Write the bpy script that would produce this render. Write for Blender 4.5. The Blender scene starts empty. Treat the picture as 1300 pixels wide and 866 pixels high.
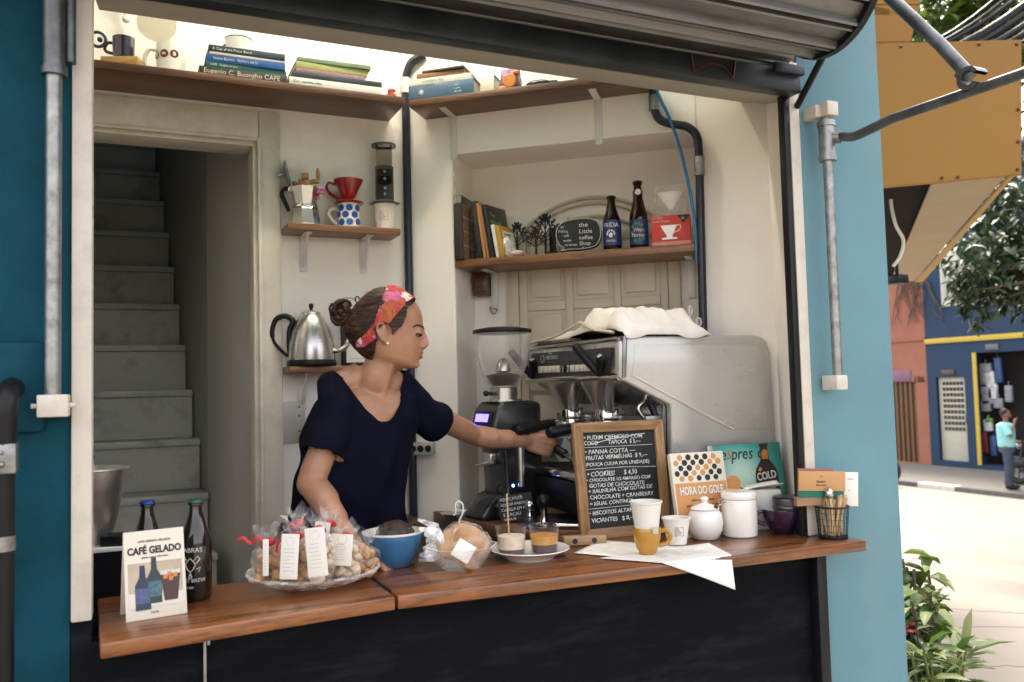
import bpy, bmesh, math, random
import numpy as np
from mathutils import Vector as V, Matrix as M
random.seed(7)
rnd = random.uniform
SC = bpy.context.scene
COL = SC.collection
PI = math.pi
rad = math.radians

# ------------------------------------------------------------------ camera model
F_PX = 1073.0
PITCH, ROLL, YAW = rad(3.13), rad(-1.48), rad(24.3)
CAM = V((0.0, -1.77, 1.48))

def cam_to_world(x, y, z):
    c, s = math.cos(ROLL), math.sin(ROLL)
    x, y = x*c + y*s, -x*s + y*c
    c, s = math.cos(PITCH), math.sin(PITCH)
    y, z = y*c - z*s, y*s + z*c
    return V((x*math.cos(YAW) + z*math.sin(YAW), -x*math.sin(YAW) + z*math.cos(YAW), -y))

def at(px, py, X=None, Y=None, Z=None, pl=None, D=None):
    """surveyed point: a photo position on a known plane of the place"""
    d = cam_to_world(px-650.0, py-433.0, F_PX)
    if X is not None: t = (X-CAM.x)/d.x
    elif Y is not None: t = (Y-CAM.y)/d.y
    elif Z is not None: t = (Z-CAM.z)/d.z
    elif D is not None: t = D/F_PX
    else: t = (V(pl[0])-CAM).dot(V(pl[1]))/d.dot(V(pl[1]))
    return CAM + d*t

cam_d = bpy.data.cameras.new('camera')
cam_o = bpy.data.objects.new('camera', cam_d)
COL.objects.link(cam_o)
r_, dn_, f_ = cam_to_world(1, 0, 0), cam_to_world(0, 1, 0), cam_to_world(0, 0, 1)
m = M.Identity(4)
for i in range(3):
    m[i][0], m[i][1], m[i][2], m[i][3] = r_[i], -dn_[i], -f_[i], CAM[i]
cam_o.matrix_world = m
cam_d.sensor_width = 36.0
cam_d.lens = 36.0*F_PX/1300.0
cam_d.clip_start = 0.05
cam_d.clip_end = 500.0
cam_d.dof.use_dof = True
cam_d.dof.focus_distance = 2.35
cam_d.dof.aperture_fstop = 4.5
SC.camera = cam_o

# ------------------------------------------------------------------ materials
def lin(c):
    if isinstance(c, str):
        c = c.lstrip('#')
        v = [int(c[i:i+2], 16)/255 for i in (0, 2, 4)]
        return tuple(x/12.92 if x <= .04045 else ((x+.055)/1.055)**2.4 for x in v)
    return tuple(c)

MATS = {}
def nodes(name):
    mt = bpy.data.materials.new(name)
    mt.use_nodes = True
    nt = mt.node_tree
    return mt, nt, nt.nodes['Principled BSDF']

def N(nt, typ, **kw):
    n = nt.nodes.new(typ)
    for k, v in kw.items():
        if k in n.inputs: n.inputs[k].default_value = v
        else: setattr(n, k, v)
    return n

def ramp(nt, fac, stops):
    r = nt.nodes.new('ShaderNodeValToRGB')
    e = r.color_ramp.elements
    while len(e) > 1: e.remove(e[0])
    e[0].position = stops[0][0]; e[0].color = (*lin(stops[0][1]), 1)
    for p, c in stops[1:]:
        q = e.new(p); q.color = (*lin(c), 1)
    nt.links.new(fac, r.inputs[0])
    return r.outputs[0]

def P(name, col, rough=.5, metal=0., var=.08, scale=9., bump=0., bscale=60., coat=0., trans=0., ior=1.45, spec=None,
      sss=0., stain=None, stain_scale=3., stain_amt=.5, rvar=.1, stretch=(1, 1, 1), alpha=1., emit=None, estr=0.):
    """painted / plain surface with mottling, roughness variation, fine bump and optional patchy stains"""
    if name in MATS: return MATS[name]
    mt, nt, b = nodes(name)
    L = nt.links.new
    col = lin(col)
    tc = N(nt, 'ShaderNodeTexCoord')
    mp = N(nt, 'ShaderNodeMapping'); mp.inputs['Scale'].default_value = stretch
    L(tc.outputs['Object'], mp.inputs[0])
    no = N(nt, 'ShaderNodeTexNoise', Scale=scale, Detail=5., Roughness=.6)
    L(mp.outputs[0], no.inputs['Vector'])
    lo = tuple(c*(1-var) for c in col); hi = tuple(min(1, c*(1+var)) for c in col)
    c = ramp(nt, no.outputs['Fac'], [(.3, lo), (.7, hi)])
    if stain is not None:
        ns = N(nt, 'ShaderNodeTexNoise', Scale=stain_scale, Detail=8., Roughness=.7)
        L(mp.outputs[0], ns.inputs['Vector'])
        f = ramp(nt, ns.outputs['Fac'], [(.5, (0, 0, 0)), (.72, (stain_amt,)*3)])
        mx = N(nt, 'ShaderNodeMix', data_type='RGBA')
        L(f, mx.inputs['Factor']); L(c, mx.inputs[6]); mx.inputs[7].default_value = (*lin(stain), 1)
        c = mx.outputs[2]
    L(c, b.inputs['Base Color'])
    mr = N(nt, 'ShaderNodeMapRange'); mr.inputs[3].default_value = max(.02, rough-rvar); mr.inputs[4].default_value = min(1, rough+rvar)
    L(no.outputs['Fac'], mr.inputs[0]); L(mr.outputs[0], b.inputs['Roughness'])
    b.inputs['Metallic'].default_value = metal
    if spec is not None: b.inputs['Specular IOR Level'].default_value = spec
    if coat: b.inputs['Coat Weight'].default_value = coat; b.inputs['Coat Roughness'].default_value = .12
    if trans: b.inputs['Transmission Weight'].default_value = trans; b.inputs['IOR'].default_value = ior
    if sss:
        b.inputs['Subsurface Weight'].default_value = sss
        b.inputs['Subsurface Radius'].default_value = (.012, .005, .003)
        b.inputs['Subsurface Scale'].default_value = .6
    if alpha < 1: b.inputs['Alpha'].default_value = alpha
    if emit is not None:
        b.inputs['Emission Color'].default_value = (*lin(emit), 1); b.inputs['Emission Strength'].default_value = estr
    if bump:
        nb = N(nt, 'ShaderNodeTexNoise', Scale=bscale, Detail=6., Roughness=.65)
        L(mp.outputs[0], nb.inputs['Vector'])
        bp = N(nt, 'ShaderNodeBump', Strength=bump, Distance=.004)
        L(nb.outputs['Fac'], bp.inputs['Height']); L(bp.outputs[0], b.inputs['Normal'])
    MATS[name] = mt
    return mt

def WOOD(name, dark, light, axis=0, rough=.35, scale=1., coat=.25, seed=0.):
    if name in MATS: return MATS[name]
    mt, nt, b = nodes(name)
    L = nt.links.new
    tc = N(nt, 'ShaderNodeTexCoord'); mp = N(nt, 'ShaderNodeMapping')
    s = [22*scale]*3; s[axis] = 1.3*scale
    mp.inputs['Scale'].default_value = s; mp.inputs['Location'].default_value = (seed, seed*.7, seed*1.3)
    L(tc.outputs['Object'], mp.inputs[0])
    n1 = N(nt, 'ShaderNodeTexNoise', Scale=1.2, Detail=7., Roughness=.62, Distortion=1.1)
    n2 = N(nt, 'ShaderNodeTexNoise', Scale=9., Detail=4., Roughness=.7)
    mp2 = N(nt, 'ShaderNodeMapping'); s2 = [2.2]*3; s2[axis] = .5
    mp2.inputs['Scale'].default_value = s2
    L(tc.outputs['Object'], mp2.inputs[0])
    n3 = N(nt, 'ShaderNodeTexNoise', Scale=2.5, Detail=3.)
    L(mp.outputs[0], n1.inputs['Vector']); L(mp.outputs[0], n2.inputs['Vector']); L(mp2.outputs[0], n3.inputs['Vector'])
    d, l = lin(dark), lin(light)
    mid = tuple(.45*a+.55*c for a, c in zip(d, l))
    c = ramp(nt, n1.outputs['Fac'], [(.28, d), (.45, mid), (.55, l), (.66, mid), (.8, d)])
    mx = N(nt, 'ShaderNodeMix', data_type='RGBA', blend_type='MULTIPLY'); mx.inputs[0].default_value = .55
    L(c, mx.inputs[6]); L(ramp(nt, n2.outputs['Fac'], [(.35, (.45, .45, .45)), (.6, (1, 1, 1))]), mx.inputs[7])
    m3 = N(nt, 'ShaderNodeMix', data_type='RGBA', blend_type='MULTIPLY'); m3.inputs[0].default_value = .6
    L(mx.outputs[2], m3.inputs[6]); L(ramp(nt, n3.outputs['Fac'], [(.35, (.5, .45, .4)), (.6, (1, 1, 1))]), m3.inputs[7])
    L(m3.outputs[2], b.inputs['Base Color'])
    mr = N(nt, 'ShaderNodeMapRange'); mr.inputs[3].default_value = rough-.1; mr.inputs[4].default_value = rough+.22
    L(n1.outputs['Fac'], mr.inputs[0]); L(mr.outputs[0], b.inputs['Roughness'])
    b.inputs['Coat Weight'].default_value = coat; b.inputs['Coat Roughness'].default_value = .25
    bp = N(nt, 'ShaderNodeBump', Strength=.25, Distance=.002)
    L(n2.outputs['Fac'], bp.inputs['Height']); L(bp.outputs[0], b.inputs['Normal'])
    MATS[name] = mt
    return mt

def GLASS(name, col=(1, 1, 1), rough=.03, ior=1.45):
    if name in MATS: return MATS[name]
    mt, nt, b = nodes(name)
    L = nt.links.new
    b.inputs['Base Color'].default_value = (*lin(col), 1)
    b.inputs['Transmission Weight'].default_value = 1.
    b.inputs['Roughness'].default_value = rough
    b.inputs['IOR'].default_value = ior
    MATS[name] = mt
    return mt

def FILM(name, col=(1, 1, 1), a=.25, rough=.12, bump=.6, scale=45., edge=.5):
    """thin crinkled cellophane: mostly see-through sheet with bright glints"""
    if name in MATS: return MATS[name]
    mt, nt, b = nodes(name)
    L = nt.links.new
    tr = N(nt, 'ShaderNodeBsdfTransparent'); mix = N(nt, 'ShaderNodeMixShader')
    b.inputs['Base Color'].default_value = (*lin(col), 1); b.inputs['Roughness'].default_value = rough
    b.inputs['Specular IOR Level'].default_value = .9
    tc = N(nt, 'ShaderNodeTexCoord')
    no = N(nt, 'ShaderNodeTexVoronoi', Scale=scale)
    L(tc.outputs['Object'], no.inputs['Vector'])
    bp = N(nt, 'ShaderNodeBump', Strength=bump, Distance=.01)
    L(no.outputs['Distance'], bp.inputs['Height']); L(bp.outputs[0], b.inputs['Normal'])
    n2 = N(nt, 'ShaderNodeTexNoise', Scale=scale*.6, Detail=3.)
    L(tc.outputs['Object'], n2.inputs['Vector'])
    mr = N(nt, 'ShaderNodeMapRange'); mr.inputs[1].default_value = .42; mr.inputs[2].default_value = .72
    mr.inputs[3].default_value = a*.25; mr.inputs[4].default_value = min(1, a*2)
    L(n2.outputs['Fac'], mr.inputs[0])
    lw = N(nt, 'ShaderNodeLayerWeight'); lw.inputs[0].default_value = .5
    pw = N(nt, 'ShaderNodeMath', operation='POWER'); pw.inputs[1].default_value = 3.2; L(lw.outputs['Facing'], pw.inputs[0])
    ml = N(nt, 'ShaderNodeMath', operation='MULTIPLY'); ml.inputs[1].default_value = edge; L(pw.outputs[0], ml.inputs[0])
    ad = N(nt, 'ShaderNodeMath', operation='ADD', use_clamp=True); L(mr.outputs[0], ad.inputs[0]); L(ml.outputs[0], ad.inputs[1])
    L(ad.outputs[0], mix.inputs[0])
    L(tr.outputs[0], mix.inputs[1]); L(b.outputs[0], mix.inputs[2])
    out = [n for n in nt.nodes if n.type == 'OUTPUT_MATERIAL'][0]
    L(mix.outputs[0], out.inputs['Surface'])
    MATS[name] = mt
    return mt

# ------------------------------------------------------------------ mesh builder
class MB:
    def __init__(s): s.bm = bmesh.new()
    def _add(s, other, mtx=None):
        if mtx is not None: bmesh.ops.transform(other, matrix=mtx, verts=other.verts)
        me = bpy.data.meshes.new('t'); other.to_mesh(me); other.free()
        s.bm.from_mesh(me); bpy.data.meshes.remove(me)
        return s
    def box(s, lo, hi, bev=.003, seg=2, mtx=None):
        b = bmesh.new(); bmesh.ops.create_cube(b, size=1)
        lo, hi = V(lo), V(hi); c = (lo+hi)/2; d = hi-lo
        for v in b.verts: v.co = V((v.co.x*d.x, v.co.y*d.y, v.co.z*d.z)) + c
        if bev: bmesh.ops.bevel(b, geom=b.edges[:]+b.verts[:], offset=min(bev, min(abs(x) for x in d)*.45), segments=seg, profile=.5, affect='EDGES')
        return s._add(b, mtx)
    def lathe(s, prof, seg=40, c=(0, 0, 0), cap=True, mtx=None, a0=0., a1=2*PI, sx=1., sy=1.):
        b = bmesh.new(); rings = []
        full = abs(a1-a0-2*PI) < 1e-6
        n = seg if full else seg+1
        for r, z in prof:
            if r < 1e-6: rings.append([b.verts.new((0, 0, z))])
            else: rings.append([b.verts.new((r*math.cos(a0+(a1-a0)*i/seg)*sx, r*math.sin(a0+(a1-a0)*i/seg)*sy, z)) for i in range(n)])
        for A, B in zip(rings, rings[1:]):
            k = seg
            for i in range(k):
                j = (i+1) % n
                if len(A) == 1 and len(B) == 1: continue
                if len(A) == 1: b.faces.new((A[0], B[j], B[i]))
                elif len(B) == 1: b.faces.new((A[i], A[j], B[0]))
                else: b.faces.new((A[i], A[j], B[j], B[i]))
        bmesh.ops.recalc_face_normals(b, faces=b.faces)
        T = M.Translation(c)
        return s._add(b, (mtx @ T) if mtx is not None else T)
    def tube(s, pts, r, seg=12, cap=True, closed=False, mtx=None, flat=1.):
        pts = [V(p) for p in pts]; n = len(pts)
        rs = r if isinstance(r, (list, tuple)) else [r]*n
        b = bmesh.new(); rings = []
        t = (pts[1]-pts[0]).normalized()
        u = t.orthogonal().normalized()
        for i, p in enumerate(pts):
            if closed: t2 = (pts[(i+1) % n]-pts[i-1]).normalized()
            elif i == 0: t2 = (pts[1]-pts[0]).normalized()
            elif i == n-1: t2 = (pts[-1]-pts[-2]).normalized()
            else: t2 = ((pts[i+1]-p).normalized()+(p-pts[i-1]).normalized()).normalized()
            q = t.rotation_difference(t2); u = (q @ u); u = (u - t2*u.dot(t2)).normalized(); t = t2
            w = t.cross(u)
            rings.append([b.verts.new(p + (u*math.cos(2*PI*k/seg)+w*math.sin(2*PI*k/seg)*flat)*rs[i]) for k in range(seg)])
        R = rings + ([rings[0]] if closed else [])
        for A, B in zip(R, R[1:]):
            for k in range(seg): b.faces.new((A[k], A[(k+1) % seg], B[(k+1) % seg], B[k]))
        if cap and not closed:
            b.faces.new(rings[0][::-1]); b.faces.new(rings[-1])
        bmesh.ops.recalc_face_normals(b, faces=b.faces)
        return s._add(b, mtx)
    def cyl(s, p0, p1, r0, r1=None, seg=24, mtx=None):
        return s.tube([p0, p1], [r0, r0 if r1 is None else r1], seg, mtx=mtx)
    def prism(s, poly, z0, z1, bev=0., mtx=None, seg=2):
        b = bmesh.new()
        lo = [b.verts.new((x, y, z0)) for x, y in poly]; hi = [b.verts.new((x, y, z1)) for x, y in poly]
        n = len(poly)
        b.faces.new(lo[::-1]); b.faces.new(hi)
        for i in range(n): b.faces.new((lo[i], lo[(i+1) % n], hi[(i+1) % n], hi[i]))
        bmesh.ops.recalc_face_normals(b, faces=b.faces)
        if bev: bmesh.ops.bevel(b, geom=b.edges[:], offset=bev, segments=seg, profile=.5, affect='EDGES', clamp_overlap=True)
        return s._add(b, mtx)
    def ball(s, c, r, sub=3, mtx=None, noise=0.):
        b = bmesh.new(); bmesh.ops.create_icosphere(b, subdivisions=sub, radius=1)
        r = (r, r, r) if not isinstance(r, (tuple, list)) else r
        for v in b.verts:
            k = 1+rnd(-noise, noise) if noise else 1
            v.co = V((v.co.x*r[0]*k, v.co.y*r[1]*k, v.co.z*r[2]*k)) + V(c)
        return s._add(b, mtx)
    def quad(s, a, b_, c, d, mtx=None):
        b = bmesh.new(); b.faces.new([b.verts.new(p) for p in (a, b_, c, d)])
        return s._add(b, mtx)
    def poly(s, pts, mtx=None):
        b = bmesh.new(); b.faces.new([b.verts.new(p) for p in pts]); return s._add(b, mtx)
    def slab(s, a, b_, c, d, t):
        """thin four-cornered board: corners a..d, thickness vector t"""
        b = bmesh.new(); t = V(t)
        lo = [b.verts.new(V(p)) for p in (a, b_, c, d)]; hi = [b.verts.new(V(p)+t) for p in (a, b_, c, d)]
        b.faces.new(lo[::-1]); b.faces.new(hi)
        for i in range(4): b.faces.new((lo[i], lo[(i+1) % 4], hi[(i+1) % 4], hi[i]))
        bmesh.ops.recalc_face_normals(b, faces=b.faces)
        bmesh.ops.bevel(b, geom=b.edges[:], offset=min(.003, t.length*.3), segments=2, affect='EDGES')
        return s._add(b)
    def grid(s, f, nu, nv, wrapu=False, wrapv=False):
        b = bmesh.new()
        vs = [[b.verts.new(f(i/(nu if wrapu else nu-1), j/(nv if wrapv else nv-1))) for j in range(nv)] for i in range(nu)]
        for i in range(nu if wrapu else nu-1):
            for j in range(nv if wrapv else nv-1):
                b.faces.new((vs[i][j], vs[(i+1) % nu][j], vs[(i+1) % nu][(j+1) % nv], vs[i][(j+1) % nv]))
        bmesh.ops.recalc_face_normals(b, faces=b.faces)
        return s._add(b)
    def build(s, name, mat, parent=None, smooth=True, angle=40, mtx=None, thick=0.):
        if mtx is not None: bmesh.ops.transform(s.bm, matrix=mtx, verts=s.bm.verts)
        me = bpy.data.meshes.new(name); s.bm.to_mesh(me); s.bm.free()
        o = bpy.data.objects.new(name, me); COL.objects.link(o)
        if mat is not None: me.materials.append(mat)
        if smooth:
            me.polygons.foreach_set('use_smooth', [True]*len(me.polygons))
            me.set_sharp_from_angle(angle=rad(angle))
        if parent is not None: o.parent = parent
        if thick:
            md = o.modifiers.new('thickness', 'SOLIDIFY'); md.thickness = thick; md.offset = 0
        return o

def thing(name, label, cat, loc=(0, 0, 0), rz=0., group=None):
    o = bpy.data.objects.new(name, None); COL.objects.link(o)
    o.empty_display_size = .05
    o.location = loc; o.rotation_euler = (0, 0, rz)
    o['label'] = label; o['category'] = cat
    if group: o['group'] = group
    return o

def tag(o, label, cat, group=None):
    o['label'] = label; o['category'] = cat
    if group: o['group'] = group
    return o

def kind(o, k='structure'):
    o['kind'] = k
    return o

def text_bm(txt, size=1., extrude=.0004, shear=0., align='LEFT', spacing=1., bold=0., jitter=0., line=1.):
    cu = bpy.data.curves.new('t', 'FONT')
    cu.body = txt; cu.size = size; cu.extrude = extrude; cu.shear = shear
    cu.align_x = align; cu.space_character = spacing; cu.offset = bold; cu.space_line = line
    cu.resolution_u = 3
    o = bpy.data.objects.new('t', cu); COL.objects.link(o)
    dg = bpy.context.evaluated_depsgraph_get()
    me = bpy.data.meshes.new_from_object(o.evaluated_get(dg))
    bpy.data.objects.remove(o); bpy.data.curves.remove(cu)
    b = bmesh.new(); b.from_mesh(me); bpy.data.meshes.remove(me)
    if jitter:
        for v in b.verts:
            k = math.sin(v.co.x*190/size*.02+v.co.y*3)*.5+math.sin(v.co.x*37/size*.1+1.3)*.5
            v.co.y += k*jitter*size
    return b

UP = M.Rotation(PI/2, 4, 'X')          # writing plane: lying -> standing, facing -y
def write(lines, mat, parent, name='lettering', base=M.Identity(4)):
    """lines: (text, x, z, size, kwargs) on the local plane y=0 facing -y"""
    mb = MB()
    for t, x, z, size, kw in lines:
        kw = dict(kw); rot = kw.pop('rot', 0.); fy = kw.pop('y', 0.); wx = kw.pop('wx', 1.)
        b = text_bm(t, size, **kw)
        mb._add(b, base @ M.Translation((x, fy, z)) @ M.Rotation(-rot, 4, 'Y') @ UP @ M.Diagonal((wx, 1, 1, 1)))
    return mb.build(name, mat, parent, smooth=False)

def arc(cx, cy, r, a0, a1, n=10, ry=None):
    return [(cx+r*math.cos(a0+(a1-a0)*i/n), cy+(ry or r)*math.sin(a0+(a1-a0)*i/n)) for i in range(n+1)]

def spline(pts, n=8):
    pts = [V(p) for p in pts]; out = []
    for i in range(len(pts)-1):
        p0 = pts[max(i-1, 0)]; p1 = pts[i]; p2 = pts[i+1]; p3 = pts[min(i+2, len(pts)-1)]
        for k in range(n):
            t = k/n
            out.append(.5*((2*p1)+(p2-p0)*t+(2*p0-5*p1+4*p2-p3)*t*t+(3*p1-p0-3*p2+p3)*t**3))
    return out+[pts[-1]]

# ------------------------------------------------------------------ setting materials
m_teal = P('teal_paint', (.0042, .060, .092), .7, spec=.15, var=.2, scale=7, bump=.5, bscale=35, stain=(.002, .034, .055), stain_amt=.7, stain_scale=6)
m_blue = P('light_blue_paint', (.142, .282, .335), .75, var=.08, spec=.25, scale=3, bump=.25, bscale=28, stain=(.2, .28, .29), stain_amt=.6, stain_scale=3.5)
m_white = P('cream_wall_paint', (.86, .82, .75), .6, var=.03, scale=3, bump=.3, bscale=25, stain=(.68, .62, .53), stain_amt=.25, stain_scale=2)
m_trim = P('aged_white_trim', (.66, .61, .52), .5, var=.06, scale=6, bump=.2, bscale=30, stain=(.32, .3, .26), stain_amt=.5, stain_scale=9)
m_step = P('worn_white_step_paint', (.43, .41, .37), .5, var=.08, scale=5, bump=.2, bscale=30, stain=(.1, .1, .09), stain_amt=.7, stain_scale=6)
m_navy = P('matt_navy_panel', (.0032, .004, .0065), .7, spec=.1, var=.25, scale=5, bump=.1, bscale=50, stain=(.018, .02, .026), stain_amt=.7, stain_scale=7, stretch=(.5, 1, 2.5))
m_black = P('black_steel', (.007, .007, .009), .4, var=.2, bump=.1, spec=.3)
m_galv = P('galvanised_steel', (.33, .33, .32), .42, metal=.85, var=.3, scale=30, bump=.25, bscale=90, stain=(.07, .055, .04), stain_amt=.8, stain_scale=16)
m_dsteel = P('dull_grey_steel', (.14, .15, .15), .4, metal=.7, var=.3, scale=20, bump=.2, bscale=80, stain=(.03, .03, .03), stain_amt=.7, stain_scale=14)
m_shut = P('rolled_shutter_steel', (.19, .195, .19), .34, metal=.55, var=.25, scale=14, bump=.25, bscale=120, stain=(.09, .095, .09), stain_amt=.6, stain_scale=7, stretch=(.6, 3, 3))
m_head = P('dark_header_steel', (.02, .027, .03), .45, metal=.3, var=.4, scale=9, bump=.2, bscale=60, stain=(.06, .07, .065), stain_amt=.5, stain_scale=6)
m_pink = P('graffiti_paint', (.16, .03, .03), .6)
m_yellow = P('mustard_painted_sheet', (.30, .134, .008), .5, var=.07, scale=2.5, bump=.1, bscale=12, stain=(.3, .14, .02), stain_amt=.5, stain_scale=2)
m_conc = P('pale_concrete', (.20, .175, .138), .85, var=.1, scale=2, bump=.4, bscale=30, stain=(.2, .175, .135), stain_amt=.6, stain_scale=.8)
m_road = P('worn_pale_asphalt', (.20, .18, .145), .85, var=.08, scale=3, bump=.4, bscale=40, stain=(.27, .25, .22), stain_amt=.5, stain_scale=.5)
m_floor = P('dark_floor_tile', (.10, .085, .07), .5, var=.1)

# ------------------------------------------------------------------ facade
Z_SILL = 1.03
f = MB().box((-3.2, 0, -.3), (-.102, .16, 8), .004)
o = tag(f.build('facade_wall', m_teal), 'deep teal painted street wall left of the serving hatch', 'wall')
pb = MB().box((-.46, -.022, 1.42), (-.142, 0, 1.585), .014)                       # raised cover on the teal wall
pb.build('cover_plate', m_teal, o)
f = MB().prism([(1.69, 0), (2.0, 0), (2.0, 2.6), (1.9, 2.6), (1.9, .011), (1.69, .011)], -.6, 8, .003)
tag(f.build('pillar_wall', m_blue), 'light blue painted wall end right of the serving hatch', 'wall')
f = MB().box((-.10, 0.0, 2.43), (1.689, .16, 8), .0)
tag(f.build('upper_wall', m_blue), 'wall band above the serving hatch behind the rolled shutter', 'wall')
hp = tag(MB().prism([(-.1015, -.02), (-.1015, 1.07), (-.0665, 1.07), (-.0665, Z_SILL), (1.655, Z_SILL), (1.655, -.02)], -.05, .0, .002, mtx=M(((1,0,0,0),(0,0,-1,0),(0,1,0,0),(0,0,0,1)))).build('front_panel', m_navy), 'dark navy panel closing the front under the wooden counter', 'panel')
MB().box((1.655, -.03, -.02), (1.689, .02, Z_SILL), .004).build('end_post', m_black, hp)

fr = thing('hatch_frame', 'worn steel frame lining the serving hatch opening', 'frame', (0, 0, 0))
MB().box((-.101, -.012, 1.072), (-.066, .05, 2.42), .004).build('white_post', m_trim, fr)
MB().box((1.634, -.003, 1.0615), (1.654, .022, 2.33), .003).build('guide_rail', m_black, fr)
MB().box((1.6545, -.004, 1.0615), (1.689, .01, 2.36), .003).build('right_post', m_trim, fr)
lt = MB()
lt.prism([(0.0125, 2.262), (.345, 2.372), (.345, 2.43), (0.0125, 2.43)], -.066, 1.85, 0, mtx=M(((0, 0, 1, 0), (1, 0, 0, 0), (0, 1, 0, 0), (0, 0, 0, 1))))
lt.build('plaster_soffit', P('soffit_plaster', (.44, .40, .335), .7, var=.05, bump=.3, bscale=30), fr, smooth=False)
hd = MB().box((-.066, -.045, 2.258), (1.66, -.0005, 2.318), .003)
hd.box((1.56, -.062, 2.30), (1.66, -.046, 2.326), .003)
h_ = hd.build('header_beam', m_head, fr)
g = MB()                                                                        # old graffiti strokes on the header
for st in ([(1.30, 2.313), (1.305, 2.268)], [(1.33, 2.285), (1.36, 2.30), (1.40, 2.296), (1.43, 2.268)], [(1.43, 2.268), (1.44, 2.315)], [(1.305, 2.275), (1.33, 2.286)]):
    g.tube([V((x, -.0455, z)) for x, z in st], .006, 6, flat=.25)
g.build('graffiti', m_pink, h_)

# rolled steel shutter: the hanging slats and the coil above the hatch
sh = thing('roller_shutter', 'grey ribbed roller shutter coiled up above the serving hatch', 'shutter', (0, 0, 0))
cc = (-.215, 2.462); R0 = .158
pts = []
NS = 14
for k in range(NS):
    a0 = 2*PI*k/NS
    for fr_, dr in ((0, -.004), (.07, .012), (.14, .015), (.21, -.006), (.25, -.006), (.31, .011), (.37, .012), (.43, -.007), (.47, 0), (.8, -.001)):
        a = a0 + fr_*2*PI/NS
        pts.append((cc[0]+(R0+dr)*math.cos(a), cc[1]+(R0+dr)*math.sin(a)))
YZ = M(((0, 0, 1, 0), (1, 0, 0, 0), (0, 1, 0, 0), (0, 0, 0, 1)))
MB().prism(pts, -.3, 1.585, 0, mtx=YZ).build('coil', m_shut, sh, angle=25)
mb = MB(); mb.lathe([(R0+.002, 0), (R0+.016, 0), (R0+.016, .018), (R0+.002, .018)][::1]+[(R0+.002, 0)], 64)
mb.build('end_rim', m_black, sh, mtx=M.Translation((1.585, cc[0], cc[1])) @ M.Rotation(PI/2, 4, 'Y'))
MB().lathe([(0, 0), (R0+.001, 0)], 48).build('end_disc', m_dsteel, sh, mtx=M.Translation((1.5875, cc[0], cc[1])) @ M.Rotation(PI/2, 4, 'Y'))
prof = []
z = 2.318
for k in range(4):
    z0 = z+k*.034
    prof += [(-.012, z0), (-.03, z0+.005), (-.034, z0+.011), (-.016, z0+.016), (-.028, z0+.02), (-.012, z0+.026)]
prof += [(-.012, 2.46), (-.006, 2.46), (-.006, 2.318)]
MB().prism(prof, -.066, 1.652, 0, mtx=YZ).build('hanging_slats', m_shut, sh, angle=25)
MB().cyl((1.62, -.185, 2.325), (1.68, -.005, 2.235), .009).build('stay', m_black, sh)

# awning bars: the right one swung out, the left one standing against the wall
def end_block(mb, c): mb.box((c[0]-.02, c[1]-.028, c[2]-.02), (c[0]+.02, c[1]+.028, c[2]+.02), .004)
ab = thing('awning_bracket', 'galvanised awning arm hinged on the light blue wall and swung out to the street', 'awning arm', (1.738, -.05, 1.48))
MB().cyl((0, 0, 0), (0.0, 0, .70), .013).build('upright', m_galv, ab)
b1 = MB(); end_block(b1, (0.0, .012, -.01)); b1.build('wall_block', m_trim, ab)
b1 = MB(); end_block(b1, (-.0, .0, .735)); b1.cyl((0, 0, .69), (0, 0, .73), .009); b1.box((-.035, .0, .715), (-.01, .05, .75), .003); b1.build('wall_block', m_trim, ab)
b1 = MB().cyl((0, 0, .60), (0, 0, .70), .021); b1.cyl((0, 0, .595), (0, 0, .61), .024); b1.cyl((0, 0, .69), (0, 0, .705), .024)
b1.cyl((0, 0, .66), (.024, -.03, .655), .016); b1.cyl((.03, -.02, .672), (.012, .0, .672), .007); b1.build('hinge_sleeve', m_galv, ab)
b1 = MB().tube(spline([(.018, -.02, .66), (.02, -.045, .652), (.021, -.072, .645), (.021, -.11, .646), (.022, -.2, .655)], 6)+[V((.022, -.6, .648)), V((.022, -1.1, .64))], .0125, 14)
b1.build('arm', m_dsteel, ab)
st = thing('awning_strut', 'slanting grey steel tube ending in a fork on the awning arm', 'awning arm', (1.76, -.47, 2.136))
b1 = MB().tube([(0, 0, .03), (0.0, .07, .13), (0, .45, .62)], .0155, 16); b1.build('tube', m_dsteel, st)
b1 = MB()
q_ = M.Translation((0, -.006, .022)) @ M.Rotation(rad(90), 4, 'Y')
b1.lathe([(.017, -.02), (.027, -.02), (.027, .02), (.017, .02), (.017, -.02)], 28, mtx=q_, a0=rad(-50), a1=rad(250)); b1.cyl((-.024, .016, .036), (.024, .016, .036), .006)
b1.build('fork', m_dsteel, st)
lb = thing('awning_bracket', 'weathered galvanised awning arm folded upright against the teal wall', 'awning arm', (-.128, -.05, 1.47))
MB().cyl((-.0, 0, 0), (0, 0, .80), .0135).build('upright', m_galv, lb)
b1 = MB(); b1.box((-.024, -.02, -.022), (.026, .045, .018), .003); b1.cyl((-.034, 0, -.002), (.036, 0, -.002), .0045); b1.build('wall_block', m_trim, lb)
b1 = MB().cyl((0, 0, .60), (0, 0, .615), .022); b1.cyl((0, 0, .615), (0, 0, .95), .0185); b1.cyl((.026, .01, .63), (.026, .01, .90), .01); b1.build('hinge_sleeve', m_dsteel, lb)

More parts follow.
